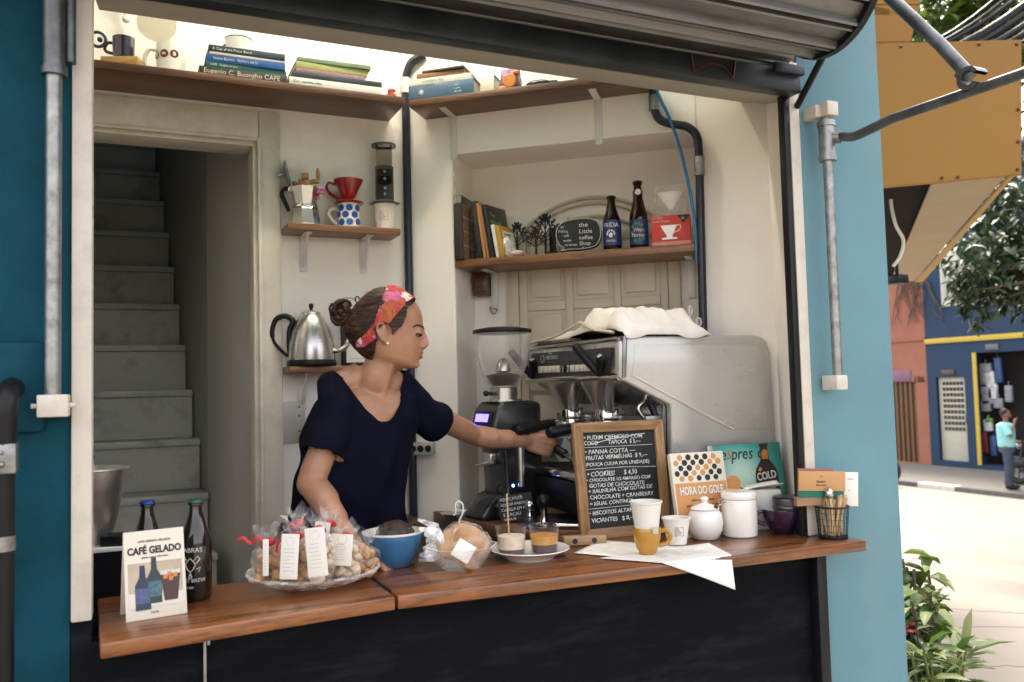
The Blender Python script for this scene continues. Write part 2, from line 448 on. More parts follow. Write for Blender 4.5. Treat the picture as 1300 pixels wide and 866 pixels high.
# black downpipe left of the hatch
bp = thing('drain_pipe', 'black downpipe bending out of the teal wall, tied with metal clips', 'pipe', (-.197, -.085, 0))
MB().tube(spline([(.004, .085, 1.5), (.004, .03, 1.5), (.003, -.004, 1.478), (.0, -.005, 1.43), (-.003, 0, 1.38)], 8)+[V((-.003, 0, -.1))], .0185, 18).build('pipe', m_black, bp)
b1 = MB().box((-.025, -.022, 1.355), (.019, .02, 1.407), .004); b1.ball((-.003, -.024, 1.372), .006, 2); b1.ball((-.003, -.024, 1.392), .004, 2); b1.build('clip', m_galv, bp)
MB().cyl((-.004, 0, 1.225), (-.004, 0, 1.25), .0215).build('clip', m_galv, bp)

# ------------------------------------------------------------------ ground and street
def gz(x): return -.06-.068*(x-2.2)
def sheet(name, x0, x1, y0, y1, dz, mat, nx=2):
    mb = MB(); mb.grid(lambda u, v: V((x0+(x1-x0)*u, y0+(y1-y0)*v, gz(x0+(x1-x0)*u)+dz)), nx, 2)
    return kind(mb.build(name, mat, smooth=False))
kind(MB().box((-14, -14, -.5), (2.02, 0, -.06), 0).build('pavement', m_conc, smooth=False))
kind(MB().box((-3, .05, -.4), (2.6, 9, .0), 0).build('floor', m_floor, smooth=False))
X_K, X_F, X_W = 7.35, 16.9, 20.6
sheet('pavement', 2.02, X_K, -60, 60, 0, m_conc)
sheet('road', X_K, X_F, -90, 90, -.06, m_road)
kz = gz(X_F)-.06
kind(MB().box((X_F, -90, kz-.3), (X_F+.25, 90, kz+.11), .02).build('kerb', P('dark_kerbstone', (.10, .095, .085), .8, var=.2, bump=.3, stain=(.05, .05, .045))))
pk = at(1165, 631, X=X_F); pk2 = at(1213, 633, X=X_F)
kind(MB().box((X_F-.004, pk2.y, kz-.2), (X_F+.254, pk.y, kz+.114), .02).build('kerb', P('white_kerb_paint', (.55, .52, .46), .8, var=.1, stain=(.2, .19, .17), stain_amt=.6, stain_scale=2)))
kind(MB().box((X_F+.25, -90, kz-.3), (X_W+6, 90, kz+.10), 0).build('pavement', P('grey_far_pavement', (.15, .14, .12), .85, var=.15, bump=.3, bscale=8, stain=(.08, .08, .07)), smooth=False))
mb = MB()                                                                        # the faint painted line along the road
mb.grid(lambda u, v: V((11.6+.11*u, -60+100*v, gz(11.6+.11*u)-.056)), 2, 2)
kind(mb.build('road_marking', P('worn_line_paint', (.5, .48, .42), .8), smooth=False))
mb = MB()
cr = [(2.6, 1.2), (4.2, 1.75), (5.1, 1.5), (6.0, 1.62)]
for c in (cr, [(3.3, 2.4), (4.6, 2.55), (6.2, 2.2), (7.3, 2.3)], [(5.7, 2.85), (6.6, 2.3), (7.2, 1.9)]):
    mb.tube([V((x, y, gz(x)+.001)) for x, y in spline([(x, y, 0) for x, y in c], 6) for x, y in [(x, y)]] if False else [V((p.x, p.y+.02*math.sin(p.x*19), gz(p.x)+.001)) for p in spline([(x, y, 0) for x, y in c], 8)], .004, 5, flat=.2)
kind(mb.build('pavement_cracks', P('dirt_in_cracks', (.15, .13, .10), .9)))
mb = MB()
for i in range(700):
    y = rnd(-6, 9); x = X_K+rnd(-.03, .25)*abs(rnd(0, 1)); mb.ball((x, y, gz(x)-.058), (rnd(.008, .03), rnd(.008, .03), .01), 1)
o = kind(mb.build('gravel', P('gutter_grit', (.16, .145, .12), .9, var=.3, scale=30)), 'stuff')
tag(o, 'dark loose grit gathered along the near edge of the road', 'grit')

# ------------------------------------------------------------------ far side of the street
zb = kz+.10
m_fblue = P('strong_blue_render', (.0042, .029, .076), .7, var=.08, scale=1.2, bump=.3, bscale=6, stain=(.005, .028, .062), stain_amt=.5, stain_scale=.7)
m_salm = P('salmon_render', (.29, .107, .066), .7, var=.06, scale=1.5, bump=.3, bscale=6, stain=(.4, .15, .1), stain_amt=.5, stain_scale=.8)
m_ybel = P('yellow_band_paint', (.5, .36, .04), .6)
m_dark = P('dark_interior', (.012, .010, .010), .8)
def fw(px, py): return at(px, py, X=X_W)
bl = thing('blue_building', 'blue painted shop house across the street with a yellow band', 'building', (X_W, 0, zb))
yb0 = fw(1178, 500).y
so = fw(1238, 447); so_b = fw(1238, 590)
dl, dr = fw(1188, 480), fw(1224, 480); dtop = fw(1205, 479).z
# wall as strips round the openings
w = MB()
T = .35
zt = zb+8.5
def wb(y0, y1, z0, z1): w.box((X_W, min(y0, y1), z0), (X_W+T, max(y0, y1), z1), 0)
s_l = fw(1238, 520).y; s_top = fw(1260, 447).z; d_l = dl.y; d_r = dr.y; dbt = fw(1205, 585).z
wl, wr = fw(1196, 370).y, fw(1294, 370).y; wz0, wz1 = fw(1240, 385).z, fw(1240, 372).z+1.3
wb(yb0, d_l, zb-.4, dtop); wb(d_r, s_l, zb-.4, dtop); wb(d_l, d_r, zb-.4, dbt)
wb(yb0, s_l, dtop, wz0); wb(s_l, -6, s_top, wz0); wb(s_l, -6, zb-.4, zb+.12)
wb(-6, -20, zb-.4, wz0)
mwl, mwr = wl+(wr-wl)*.33, wl+(wr-wl)*.68
wb(yb0, mwl, wz0, wz1); wb(mwr, -20, wz0, wz1); wb(yb0, -20, wz1, zt)
w.build('wall', m_fblue, bl, smooth=False, mtx=M.Translation((-X_W, 0, -zb)))
TB = M.Translation((-X_W, 0, -zb))
MB().box((X_W+.8, -20, zb), (X_W+.85, yb0, zt), 0).build('dark_back', m_dark, bl, mtx=TB)
zy = fw(1240, 429.5).z
MB().box((X_W-.05, -20, zy-.07), (X_W, yb0, zy+.07), .01).build('band', m_ybel, bl, mtx=TB)
MB().box((X_W-.03, s_l-.02, zb+.12), (X_W, s_l-.11, s_top), .01).build('door_jamb', m_ybel, bl, mtx=TB)
dmb = MB()
dmb.box((X_W+.10, d_r, dbt), (X_W+.14, d_l, dtop), .005)
dd = dmb.build('door', P('beige_door_paint', (.50, .48, .38), .6, var=.06), bl, mtx=TB)
dw = (d_l-d_r); dh = dtop-dbt
g = MB()
for r in range(9):
    for c_ in range(6):
        y0 = d_r+dw*(.12+.125*c_); z0 = dbt+dh*(.36+.068*r)
        g.box((X_W+.085, y0+.01, z0), (X_W+.099, y0+dw*.105, z0+dh*.042), 0)
g.build('glazing', P('dark_door_glass', (.03, .035, .035), .15), dd, mtx=TB, smooth=False)
g = MB().box((X_W+.06, d_r-.05, dbt), (X_W+.10, d_r, dtop+.05), 0)
g.box((X_W+.06, d_l, dbt), (X_W+.10, d_l+.05, dtop+.05), 0); g.box((X_W+.06, d_r, dtop), (X_W+.10, d_l, dtop+.05), 0)
g.build('door_frame', P('beige_door_paint', (.5, .48, .38)), dd, mtx=TB)
MB().box((X_W+.06, d_r+dw*.07, dbt+dh*.46), (X_W+.1, d_r+dw*.12, dbt+dh*.56), .005).build('handle', m_galv, dd, mtx=TB)
for y0, y1 in ((wl, mwl), (mwr, wr)):
    s_ = MB().box((X_W-.05, y1, wz0), (X_W-.01, y0, wz1), .005)
    so_ = s_.build('shutter', P('grey_white_shutter', (.52, .52, .46), .6), bl, mtx=TB)
    s2 = MB()
    for k in range(16): s2.box((X_W-.065, min(y0, y1)+.07, wz0+.08+k*.075), (X_W-.05, max(y0, y1)-.07, wz0+.12+k*.075), 0)
    s2.build('louvre', P('shutter_louvre', (.40, .40, .36), .6), so_, mtx=TB)
MB().box((X_W-.08, mwr-.1, wz0-.09), (X_W-.0, mwl+.1, wz0), .005).build('window_sill', P('weathered_sill', (.3, .29, .27), .7), bl, mtx=TB)
MB().box((X_W+.1, mwr, wz0), (X_W+.14, mwl, wz1), 0).build('window', P('dark_door_glass', (.03, .035, .035), .15), bl, mtx=TB)
w_ = fw(1260, 443); MB().box((X_W-.03, w_.y-.18, w_.z-.02), (X_W, w_.y+.18, w_.z+.13), .005).build('number_plate', P('plate_grey', (.12, .12, .12), .5), bl, mtx=TB)
w_ = fw(1204, 474); MB().box((X_W-.03, w_.y-.2, w_.z-.04), (X_W, w_.y+.2, w_.z+.1), .005).build('number_plate', P('plate_brown', (.09, .05, .04), .5), bl, mtx=TB)
# goods hanging in the shop door
gm = [P('goods_white', (.5, .5, .5), .5, var=.3, scale=12), P('goods_grey', (.2, .21, .23), .4, var=.4, scale=12), P('goods_red', (.16, .02, .03), .5), P('goods_blue', (.02, .06, .16), .5), P('goods_green', (.12, .3, .05), .5)]
gs = [(1252, 475, 16, 26, 1), (1258, 483, 12, 22, 0), (1254, 502, 15, 22, 1), (1261, 497, 11, 18, 0), (1252, 515, 13, 14, 1), (1268, 512, 12, 12, 1), (1255, 540, 11, 14, 0), (1268, 470, 9, 30, 3), (1250, 562, 9, 26, 2), (1262, 566, 8, 24, 3), (1272, 560, 8, 26, 2), (1281, 500, 9, 20, 1), (1256, 534, 9, 6, 4)]
gl = ['pale plastic bag of goods hung in the dark shop doorway', 'grey packet hung in the dark shop doorway', 'red parcel low in the dark shop doorway', 'blue parcel hung in the dark shop doorway', 'green plant top on the shop doorway goods rack']
seen = {}
for px, py, ww, hh, k in gs:
    p = at(px, py, X=X_W+.25); sc = .0222
    mb = MB(); mb.box((-.05, -ww*sc/2, -hh*sc/2), (.05, ww*sc/2, hh*sc/2), .03)
    mb.cyl((0, 0, hh*sc/2), (0, 0, hh*sc/2+.1), .01, seg=6)
    o = mb.build('hanging_goods', gm[k]); o.location = p; o.rotation_euler = (rnd(-.1, .1), 0, 0)
    tag(o, gl[k], 'goods', 'goods hanging in the far shop doorway')
# salmon house
sb = thing('salmon_building', 'salmon pink house across the street beside the blue one', 'building', (X_W, 0, zb))
gyl, gyr = fw(1135, 500).y, fw(1163, 500).y; gz0, gz1 = fw(1150, 586).z, fw(1150, 485).z
w = MB(); wb(yb0+.003, gyr, zb-.4, zt-1); wb(gyr, gyl+.6, gz1, zt-1); wb(gyr, gyl+.6, zb-.4, gz0); wb(gyl+.6, 60, zb-.4, zt-1)
w.build('wall', m_salm, sb, smooth=False, mtx=TB)
zy = fw(1150, 432).z
MB().box((X_W-.04, yb0+.003, zy-.05), (X_W, 50, zy+.05), .01).build('band', m_salm, sb, mtx=TB)
w = MB()
for k in range(9): w.box((X_W+.05, gyr+.02+k*.17, gz0), (X_W+.09, gyr+.10+k*.17, gz1), 0)
w.box((X_W+.1, gyr, gz0), (X_W+.13, gyl+.6, gz1), 0)
w.build('gate', P('brown_slat_gate', (.13, .065, .025), .6, var=.2), sb, mtx=TB, smooth=False)
p = fw(1144, 478); MB().box((X_W-.02, p.y-.35, p.z-.16), (X_W, p.y+.35, p.z+.18), .01).build('sign', P('mauve_sign', (.2, .1, .16), .6), sb, mtx=TB)
p = fw(1167, 482)
t_ = MB(); t_._add(text_bm('186', .26, .005, align='CENTER'), M.Translation((X_W-.012, p.y, p.z-.08)) @ M.Rotation(-PI/2, 4, 'Z') @ UP)
t_.build('house_number', m_dark, sb, mtx=TB, smooth=False)

# ------------------------------------------------------------------ foliage
def leafmat(name, cols, rough=.4, tl=.25):
    if name in MATS: return MATS[name]
    mt, nt, b = nodes(name); L = nt.links.new
    ge = N(nt, 'ShaderNodeNewGeometry')
    c = ramp(nt, ge.outputs['Random Per Island'], [(i/max(1, len(cols)-1), c) for i, c in enumerate(cols)])
    L(c, b.inputs['Base Color']); b.inputs['Roughness'].default_value = rough
    tr = N(nt, 'ShaderNodeBsdfTranslucent'); L(c, tr.inputs['Color'])
    mx = N(nt, 'ShaderNodeMixShader'); mx.inputs[0].default_value = tl
    out = [n for n in nt.nodes if n.type == 'OUTPUT_MATERIAL'][0]
    L(b.outputs[0], mx.inputs[1]); L(tr.outputs[0], mx.inputs[2]); L(mx.outputs[0], out.inputs['Surface'])
    MATS[name] = mt
    return mt

def leaves(name, spots, mat, parent, L=.1, W=.45, droop=.5, fold=.25, mtx=None):
    """spots: points (and optional direction) -> one leaf each, pointed oval, folded on its rib"""
    vs, fs = [], []
    for s in spots:
        p, d = s if isinstance(s, tuple) else (s, None)
        if d is None:
            a = rnd(0, 2*PI); d = V((math.cos(a), math.sin(a), rnd(-droop-.4, .35-droop*.5)))
        d = V(d).normalized()
        side = d.cross(V((rnd(-.4, .4), rnd(-.4, .4), 1))).normalized(); up = side.cross(d)
        l = L*rnd(.65, 1.25); w = l*W*rnd(.8, 1.15)
        i = len(vs)
        mid = [p, p+d*l*.3-up*l*.0, p+d*l*.68-up*l*.05, p+d*l-up*l*.16]
        vs += [mid[0], mid[1], mid[2], mid[3], mid[1]+side*w*.5+up*w*fold, mid[2]+side*w*.42+up*w*fold, mid[1]-side*w*.5+up*w*fold, mid[2]-side*w*.42+up*w*fold]
        fs += [(i, i+1, i+4), (i+1, i+2, i+5, i+4), (i+2, i+3, i+5), (i, i+6, i+1), (i+1, i+6, i+7, i+2), (i+2, i+7, i+3)]
    me = bpy.data.meshes.new(name); me.from_pydata([tuple(v) for v in vs], [], fs); me.update()
    me.polygons.foreach_set('use_smooth', [True]*len(me.polygons))
    if mtx is not None: me.transform(mtx)
    o = bpy.data.objects.new(name, me); COL.objects.link(o); me.materials.append(mat)
    if parent is not None: o.parent = parent
    return o

def blob(c, r, n):
    out = []
    for _ in range(n):
        while True:
            q = V((rnd(-1, 1), rnd(-1, 1), rnd(-1, 1)))
            if q.length < 1: break
        out.append(V((c[0]+q.x*r[0], c[1]+q.y*r[1], c[2]+q.z*r[2])))
    return out

m_bark = P('grey_bark', (.09, .07, .05), .9, var=.3, bump=.6, bscale=30)
m_leafd = leafmat('dark_glossy_leaves', [(.010, .027, .008), (.025, .056, .016), (.016, .038, .011), (.05, .082, .033), (.013, .03, .009)], .42, .2)
m_leafb = leafmat('lit_street_leaves', [(.05, .09, .01), (.12, .19, .02), (.03, .06, .012), (.17, .23, .05), (.08, .13, .02)], .45, .4)

tr = thing('street_tree', 'dark glossy-leaved tree hanging over the street beyond the mustard canopy', 'tree', (9.9, 1.2, gz(9.9)))
base = V(tr.location)
toloc = M.Translation(-base)
cl = []; tips = []
for px, py, D, r, n in ((1245, 330, 9.0, .42, 210), (1285, 300, 9.3, .5, 260), (1300, 360, 9.2, .42, 170), (1268, 262, 9.5, .4, 180), (1228, 352, 9.0, .24, 70), (1300, 240, 9.8, .45, 130), (1345, 300, 9.3, .7, 180), (1250, 385, 9.1, .18, 26), (1262, 368, 9.1, .22, 40), (1275, 340, 9.1, .35, 90), (1219, 372, 9.0, .14, 22), (1330, 400, 9.3, .3, 50), (1380, 200, 9.6, 1., 250)):
    c = at(px, py, D=D); tips.append(c)
    cl += [(p, None) for p in blob(c, (r, r, r), n)]
for k in range(14):                                                             # trailing sprig
    p = at(1220+k*1.9, 378+k*2.9, D=9.0); cl += [(p+V((rnd(-.04, .04), rnd(-.04, .04), 0)), None) for _ in range(2)]
tmb = MB().tube([base, base+V((.03, .05, 1.4)), base+V((-.02, .1, 2.6)), base+V((0, 0, 3.6))], [.16, .13, .11, .09], 10)
for t in tips:
    b0 = base+V((0, .05, 2.5+rnd(0, .8)))
    for lt_ in (.35, .55, .75): cl += [(p, None) for p in blob(b0.lerp(t, lt_)+V((0, 0, .35)), (.4, .4, .3), 45)]
    tmb.tube(spline([b0, b0.lerp(t, .5)+V((0, 0, .25)), t], 4), [.05, .045, .04, .036, .03, .024, .018, .012, .007], 6)
tmb.build('trunk', m_bark, tr, mtx=toloc)
leaves('crown', cl, m_leafd, tr, L=.16, W=.38, droop=.75, mtx=toloc)

t2 = thing('street_tree', 'sunlit yellow-green tree high behind the bundle of cables', 'tree', (13.5, 3.0, gz(13.5)))
base = V(t2.location); toloc = M.Translation(-base)
cl = []; tips = []
for px, py, r, n in ((1200, 10, .8, 420), (1240, 35, .7, 420), (1280, 20, .8, 420), (1320, 40, .9, 300), (1180, 40, .5, 220), (1270, 70, .8, 300), (1230, -30, .9, 300), (1215, 60, .6, 250)):
    c = at(px, py, D=14+rnd(-.6, .6)); tips.append(c); cl += [(p, None) for p in blob(c, (r, r, r*.8), n)]
tmb = MB().tube([base, base+V((.1, .1, 2.5)), base+V((0, 0, 5))], [.2, .16, .12], 10)
for t in tips:
    b0 = base+V((0, 0, 4+rnd(0, .9))); tmb.tube(spline([b0, b0.lerp(t, .5)+V((0, 0, .3)), t], 4), [.08, .07, .06, .05, .045, .04, .03, .02, .01], 6)
tmb.build('trunk', m_bark, t2, mtx=toloc)
leaves('crown', cl, m_leafb, t2, L=.22, W=.5, droop=.4, mtx=toloc)

# ivy-like bare creeper on the salmon wall
cr_ = MB()
for k in range(16):
    p = at(1150+rnd(-14, 26), 352+rnd(0, 8), X=X_W-.06); pts = [p]
    for j in range(7):
        p = p+V((rnd(-.01, .01), rnd(-.16, .16), -rnd(.08, .26))); pts.append(V(p))
    cr_.tube(pts, [.02-.002*j for j in range(8)], 5)
o = cr_.build('creeper', m_bark, mtx=M.Translation((0, 0, 0)))
tag(o, 'bare dark creeper stems hanging down the salmon wall', 'creeper')

# shrubs at the foot of the light blue wall
m_var = leafmat('variegated_leaves', [(.05, .1, .015), (.3, .36, .12), (.09, .17, .02), (.03, .07, .012), (.2, .28, .06), (.38, .42, .2)], .4, .3)
m_dgr = leafmat('needle_green_leaves', [(.02, .05, .015), (.05, .09, .03), (.12, .15, .06), (.03, .06, .02)], .45, .25)
m_lng = leafmat('long_green_leaves', [(.04, .09, .015), (.1, .16, .03), (.2, .24, .09), (.05, .1, .02), (.28, .3, .14)], .4, .3)
p0 = at(1178, 760, Y=.42)
sh1 = thing('leafy_shrub', 'variegated broad-leaved shrub against the edge of the light blue wall', 'shrub', (p0.x, .42, gz(p0.x)))
base = V(sh1.location); toloc = M.Translation(-base)
cl = []; sm = MB()
for k in range(15):
    top = at(1150+rnd(-12, 38), 705+rnd(0, 85), Y=.42+rnd(-.1, .25))
    pts = spline([base+V((rnd(-.08, .08), rnd(-.08, .08), 0)), base.lerp(top, .5)+V((rnd(-.06, .06), rnd(-.05, .05), 0)), top], 6)
    sm.tube(pts, .006, 5)
    for q in pts[5:]:
        for _ in range(2): cl.append((q+V((rnd(-.03, .03),)*3), None))
for _ in range(26): cl.append((at(1155+rnd(0, 48), 705+rnd(0, 100), Y=.42+rnd(-.1, .15)), None))
sm.build('stems', m_bark, sh1, mtx=toloc)
leaves('foliage', cl, m_var, sh1, L=.088, W=.6, droop=.5, mtx=toloc)
p0 = at(1172, 835, Y=.38)
sh2 = thing('flowering_plant', 'fine dark green plant with small red flowers below the variegated shrub', 'plant', (p0.x, .36, gz(p0.x)))
base = V(sh2.location); toloc = M.Translation(-base); cl = []; fl = []; sm = MB()
for k in range(20):
    top = at(1152+rnd(-8, 32), 785+rnd(0, 65), Y=.36+rnd(-.06, .1))
    pts = spline([base+V((rnd(-.07, .07), rnd(-.07, .07), 0)), base.lerp(top, .6), top], 8); sm.tube(pts, .004, 4)
    for q in pts[6:]:
        for _ in range(4): cl.append((V(q), None))
    if k < 9: fl.append(top)
sm.build('stems', m_bark, sh2, mtx=toloc)
leaves('foliage', cl, m_dgr, sh2, L=.06, W=.2, droop=.1, mtx=toloc)
fm = MB()
for f in fl:
    for j in range(5): fm.ball(f+V((.012*math.cos(j*1.26), .012*math.sin(j*1.26), rnd(0, .01))), (.012, .012, .006), 1)
fm.build('flower', P('red_petals', (.45, .04, .05), .5), sh2, mtx=toloc)
p0 = at(1195, 866, Y=.25)
sh3 = thing('strap_leaf_plant', 'low plant with long arching leaves beside the concrete pavement', 'plant', (p0.x, .25, gz(p0.x)))
base = V(sh3.location); toloc = M.Translation(-base); cl = []; sm = MB()
for k in range(22):
    top = at(1155+rnd(0, 78), 812+abs(rnd(-1, 1))*50, Y=.25+rnd(-.1, .15))
    pts = spline([base+V((rnd(-.1, .06), rnd(-.06, .06), 0)), base.lerp(top, .55)+V((0, 0, .05)), top], 7); sm.tube(pts, .004, 4)
    for q in pts[5:]:
        d = (top-base).normalized(); cl.append((V(q), V((d.x+rnd(-.8, .8), d.y+rnd(-.8, .8), d.z*.3+rnd(-.5, .2)))))
sm.build('stems', P('pale_green_stem', (.16, .2, .06), .6), sh3, mtx=toloc)
leaves('foliage', cl, m_lng, sh3, L=.13, W=.22, droop=.3, mtx=toloc)

# ------------------------------------------------------------------ mustard canopy of the neighbouring shop
ZS = 2.42
A, B = at(1123, 237.5, Z=ZS), at(1290, 222.5, Z=ZS)
A0 = A+(A-B)*1.2
nf = (B-A).cross(V((0, 0, 1))).normalized()
TL, TR = at(1119, 55, pl=(A, nf)), at(1297, 50, pl=(A, nf))
BR = at(1297, 222, pl=(A, nf))
TL0 = TL+(TL-TR)*1.2
mq = thing('shop_canopy', 'mustard yellow sheet metal canopy jutting out beyond the light blue wall', 'canopy', (A.x, A.y, ZS))
toloc = M.Translation(-V(mq.location))
MB().slab(A0, BR, TR, TL0, -nf*.03 if nf.dot(CAM-A) > 0 else nf*.03).build('fascia', m_yellow, mq, mtx=toloc)
C0, C1 = at(1130, 356, Z=ZS), at(1172, 357, Z=ZS)
s0, s1 = at(1183, 232, Z=ZS), at(1277, 224, Z=ZS)
c0, c1 = at(1131, 356, Z=ZS), at(1161, 357, Z=ZS)
dz = V((0, 0, .012))
e0 = s0+(c0-s0)*.02; 
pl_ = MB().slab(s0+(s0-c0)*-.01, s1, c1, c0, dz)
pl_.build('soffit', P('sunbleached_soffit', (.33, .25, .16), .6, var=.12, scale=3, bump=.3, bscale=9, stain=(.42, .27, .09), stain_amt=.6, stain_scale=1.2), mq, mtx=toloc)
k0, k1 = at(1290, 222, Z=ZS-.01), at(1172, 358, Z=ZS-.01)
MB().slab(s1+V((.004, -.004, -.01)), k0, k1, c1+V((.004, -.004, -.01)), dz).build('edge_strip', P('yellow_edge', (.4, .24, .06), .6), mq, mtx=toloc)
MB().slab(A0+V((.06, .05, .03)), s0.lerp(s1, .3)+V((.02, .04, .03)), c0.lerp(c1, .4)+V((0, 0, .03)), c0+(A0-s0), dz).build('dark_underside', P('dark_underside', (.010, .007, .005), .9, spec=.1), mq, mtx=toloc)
sc_ = MB()
for px, py in ((1144, 59), (1200, 56), (1243, 56), (1291, 56), (1293, 139), (1293, 180), (1292, 215), (1196, 226), (1216, 225), (1293, 95)):
    p = at(px, py, pl=(A, nf)); q = p+(CAM-p).normalized()*.004; sc_.ball(q, .008, 2)
sc_.build('screw', P('rusty_screw', (.12, .06, .02), .6, metal=.5), mq, mtx=toloc)
dpl = (A+(A-CAM).normalized()*.5, nf)
q = [at(px, py, pl=dpl) for px, py in ((1085, 0), (1160, 20), (1157, 53), (1100, 54))]
q2 = [at(px, py, pl=dpl) for px, py in ((1085, -60), (1172, -60), (1169, 4), (1162, 21))]
u_ = MB().slab(*q, (A-CAM).normalized()*.2); u_.build('upper_box', m_yellow, mq, mtx=toloc)
u_ = MB().slab(q2[0], q2[1], at(1167, 6, pl=dpl), at(1100, 6, pl=dpl), (A-CAM).normalized()*.2); u_.slab(at(1105, 6.5, pl=dpl), at(1167, 6.5, pl=dpl), at(1160, 20, pl=dpl), at(1105, 19.5, pl=dpl), (A-CAM).normalized()*.05); u_.build('upper_box', m_yellow, mq, mtx=toloc)
wr = MB().tube(spline([at(1134, 236, D=4.6), at(1131, 255, D=4.6), at(1137, 285, D=4.6), at(1147, 305, D=4.6), at(1143, 325, D=4.6), at(1134, 338, D=4.6)], 6), .009, 8)
tag(wr.build('loose_cable', P('white_cable', (.7, .68, .6), .5)), 'white cable dangling under the mustard canopy', 'cable')
p = at(1139, 355, D=5.5)
lampb = MB().box((p.x-.05, p.y-.05, p.z-.03), (p.x+.05, p.y+.05, p.z+.03), .008); lampb.cyl(p+V((0, 0, .03)), p+V((0, 0, .12)), .012)
tag(lampb.build('junction_box', m_black), 'small black box hanging under the far end of the canopy', 'box')
# bundled overhead cables
for i, (x0, y0, x1, y1, r) in enumerate(((1190, 55, 1310, -22, .022), (1198, 60, 1318, -12, .03), (1206, 62, 1325, -16, .018), (1212, 64, 1330, -8, .03), (1222, 64, 1330, 6, .022), (1228, 66, 1335, 2, .016), (1236, 66, 1335, 14, .024), (1195, 50, 1290, -20, .014), (1248, 68, 1335, 24, .014), (1180, 52, 1270, -14, .012))):
    a, b = at(x0-60, y0+34, D=8.0), at(x1+30, y1-16, D=8.4)
    c = MB().tube([a.lerp(b, t)-V((0, 0, .12*math.sin(PI*t)-.04)) for t in [k/8 for k in range(9)]], r, 8)
    tag(c.build('overhead_cable', m_black), 'black overhead cable in the bundle crossing the tree top', 'cable', 'black overhead cables')

# ------------------------------------------------------------------ man across the street, with a motorcycle
def man():
    p = at(1282, 621, Z=zb)
    t = thing('person', 'man in pale turquoise t-shirt and jeans standing with hand to his mouth across the street', 'person', (p.x, p.y, zb), rad(-62))
    t.scale = (1.0,)*3
    # local: +x = facing direction, z up; height 1.74
    body = MB()
    body.ball((.0, 0, 1.63), (.095, .078, .115), 3); body.ball((.075, 0, 1.575), (.035, .04, .04), 2); body.ball((.10, 0, 1.61), (.02, .014, .022), 2)
    body.ball((-.005, .078, 1.615), (.02, .012, .03), 2); body.ball((-.005, -.078, 1.615), (.02, .012, .03), 2)
    body.tube([(-.015, 0, 1.38), (.01, 0, 1.56)], [.065, .055], 12)
    body.tube([(-.01, 0, .85), (-.01, 0, 1.1), (-.01, 0, 1.35), (-.01, 0, 1.42)], [.14, .145, .15, .09], 16)
    for s in (1, -1):
        body.tube([(0, .1*s, .95), (.02, .1*s, .5), (0, .1*s, .08)], [.085, .06, .045], 12)
        body.ball((.07, .1*s, .045), (.12, .045, .045), 2)
    for s, el, ha in ((-1, (.12, -.27, 1.12), (.18, -.07, 1.5)), (1, (-.02, .27, 1.12), (.2, .2, 1.0))):
        body.tube([(-.01, .17*s, 1.38), el, ha], [.055, .042, .03], 10)
        h = V(ha); body.ball(h, (.04, .025, .045), 2)
        for k in range(4): body.tube([h+V((.02, (.012*k-.018), .01)), h+V((.05, (.012*k-.018), .05)), h+V((.035, (.012*k-.018), .075))], .0085, 6)
        body.tube([h, h+V((.0, -.03*s, .035))], .009, 6)
    o = body.build('body', P('man_skin', (.20, .09, .05), .5), t)
    rm = o.modifiers.new('r', 'REMESH'); rm.mode = 'VOXEL'; rm.voxel_size = .011; rm.use_smooth_shade = True
    sm_ = o.modifiers.new('s', 'SMOOTH'); sm_.iterations = 3; sm_.factor = .5
    sh_ = MB().tube([(-.01, 0, .92), (-.015, 0, 1.1), (-.015, 0, 1.28), (-.015, 0, 1.40), (-.015, 0, 1.455)], [.16, .165, .17, .165, .08], 24, flat=1.2)
    for s, el in ((-1, (.085, -.25, 1.18)), (1, (-.02, .25, 1.18))): sh_.tube([(-.01, .15*s, 1.39), el], [.08, .075], 14)
    s_ = sh_.build('shirt', P('turquoise_tshirt', (.24, .56, .56), .8, var=.08, bump=.5, bscale=12), t)
    rm = s_.modifiers.new('r', 'REMESH'); rm.mode = 'VOXEL'; rm.voxel_size = .014; rm.use_smooth_shade = True
    tr_ = MB().tube([(-.01, 0, .80), (-.01, 0, .95)], [.15, .155], 20, flat=1.15)
    for s in (1, -1): tr_.tube([(0, .09*s, .9), (.02, .1*s, .5), (-.01, .1*s, .08)], [.105, .085, .075], 14)
    j_ = tr_.build('jeans', P('dusty_jeans', (.045, .06, .09), .85, var=.25, bump=.4, bscale=20), t)
    rm = j_.modifiers.new('r', 'REMESH'); rm.mode = 'VOXEL'; rm.voxel_size = .014; rm.use_smooth_shade = True
    hr = MB().ball((-.02, 0, 1.655), (.095, .083, .108), 3); hr.build('hair', P('short_black_hair', (.012, .01, .009), .7), t)
    be = MB().ball((.062, 0, 1.555), (.042, .05, .04), 2); be.build('beard', P('short_black_hair', (.012, .01, .009), .7), t)
    shoe = MB()
    for s in (1, -1): shoe.ball((.06, .1*s, .05), (.14, .055, .05), 2)
    shoe.build('shoes', m_black, t)
    return t
man()
p = at(1297, 611, Z=zb)
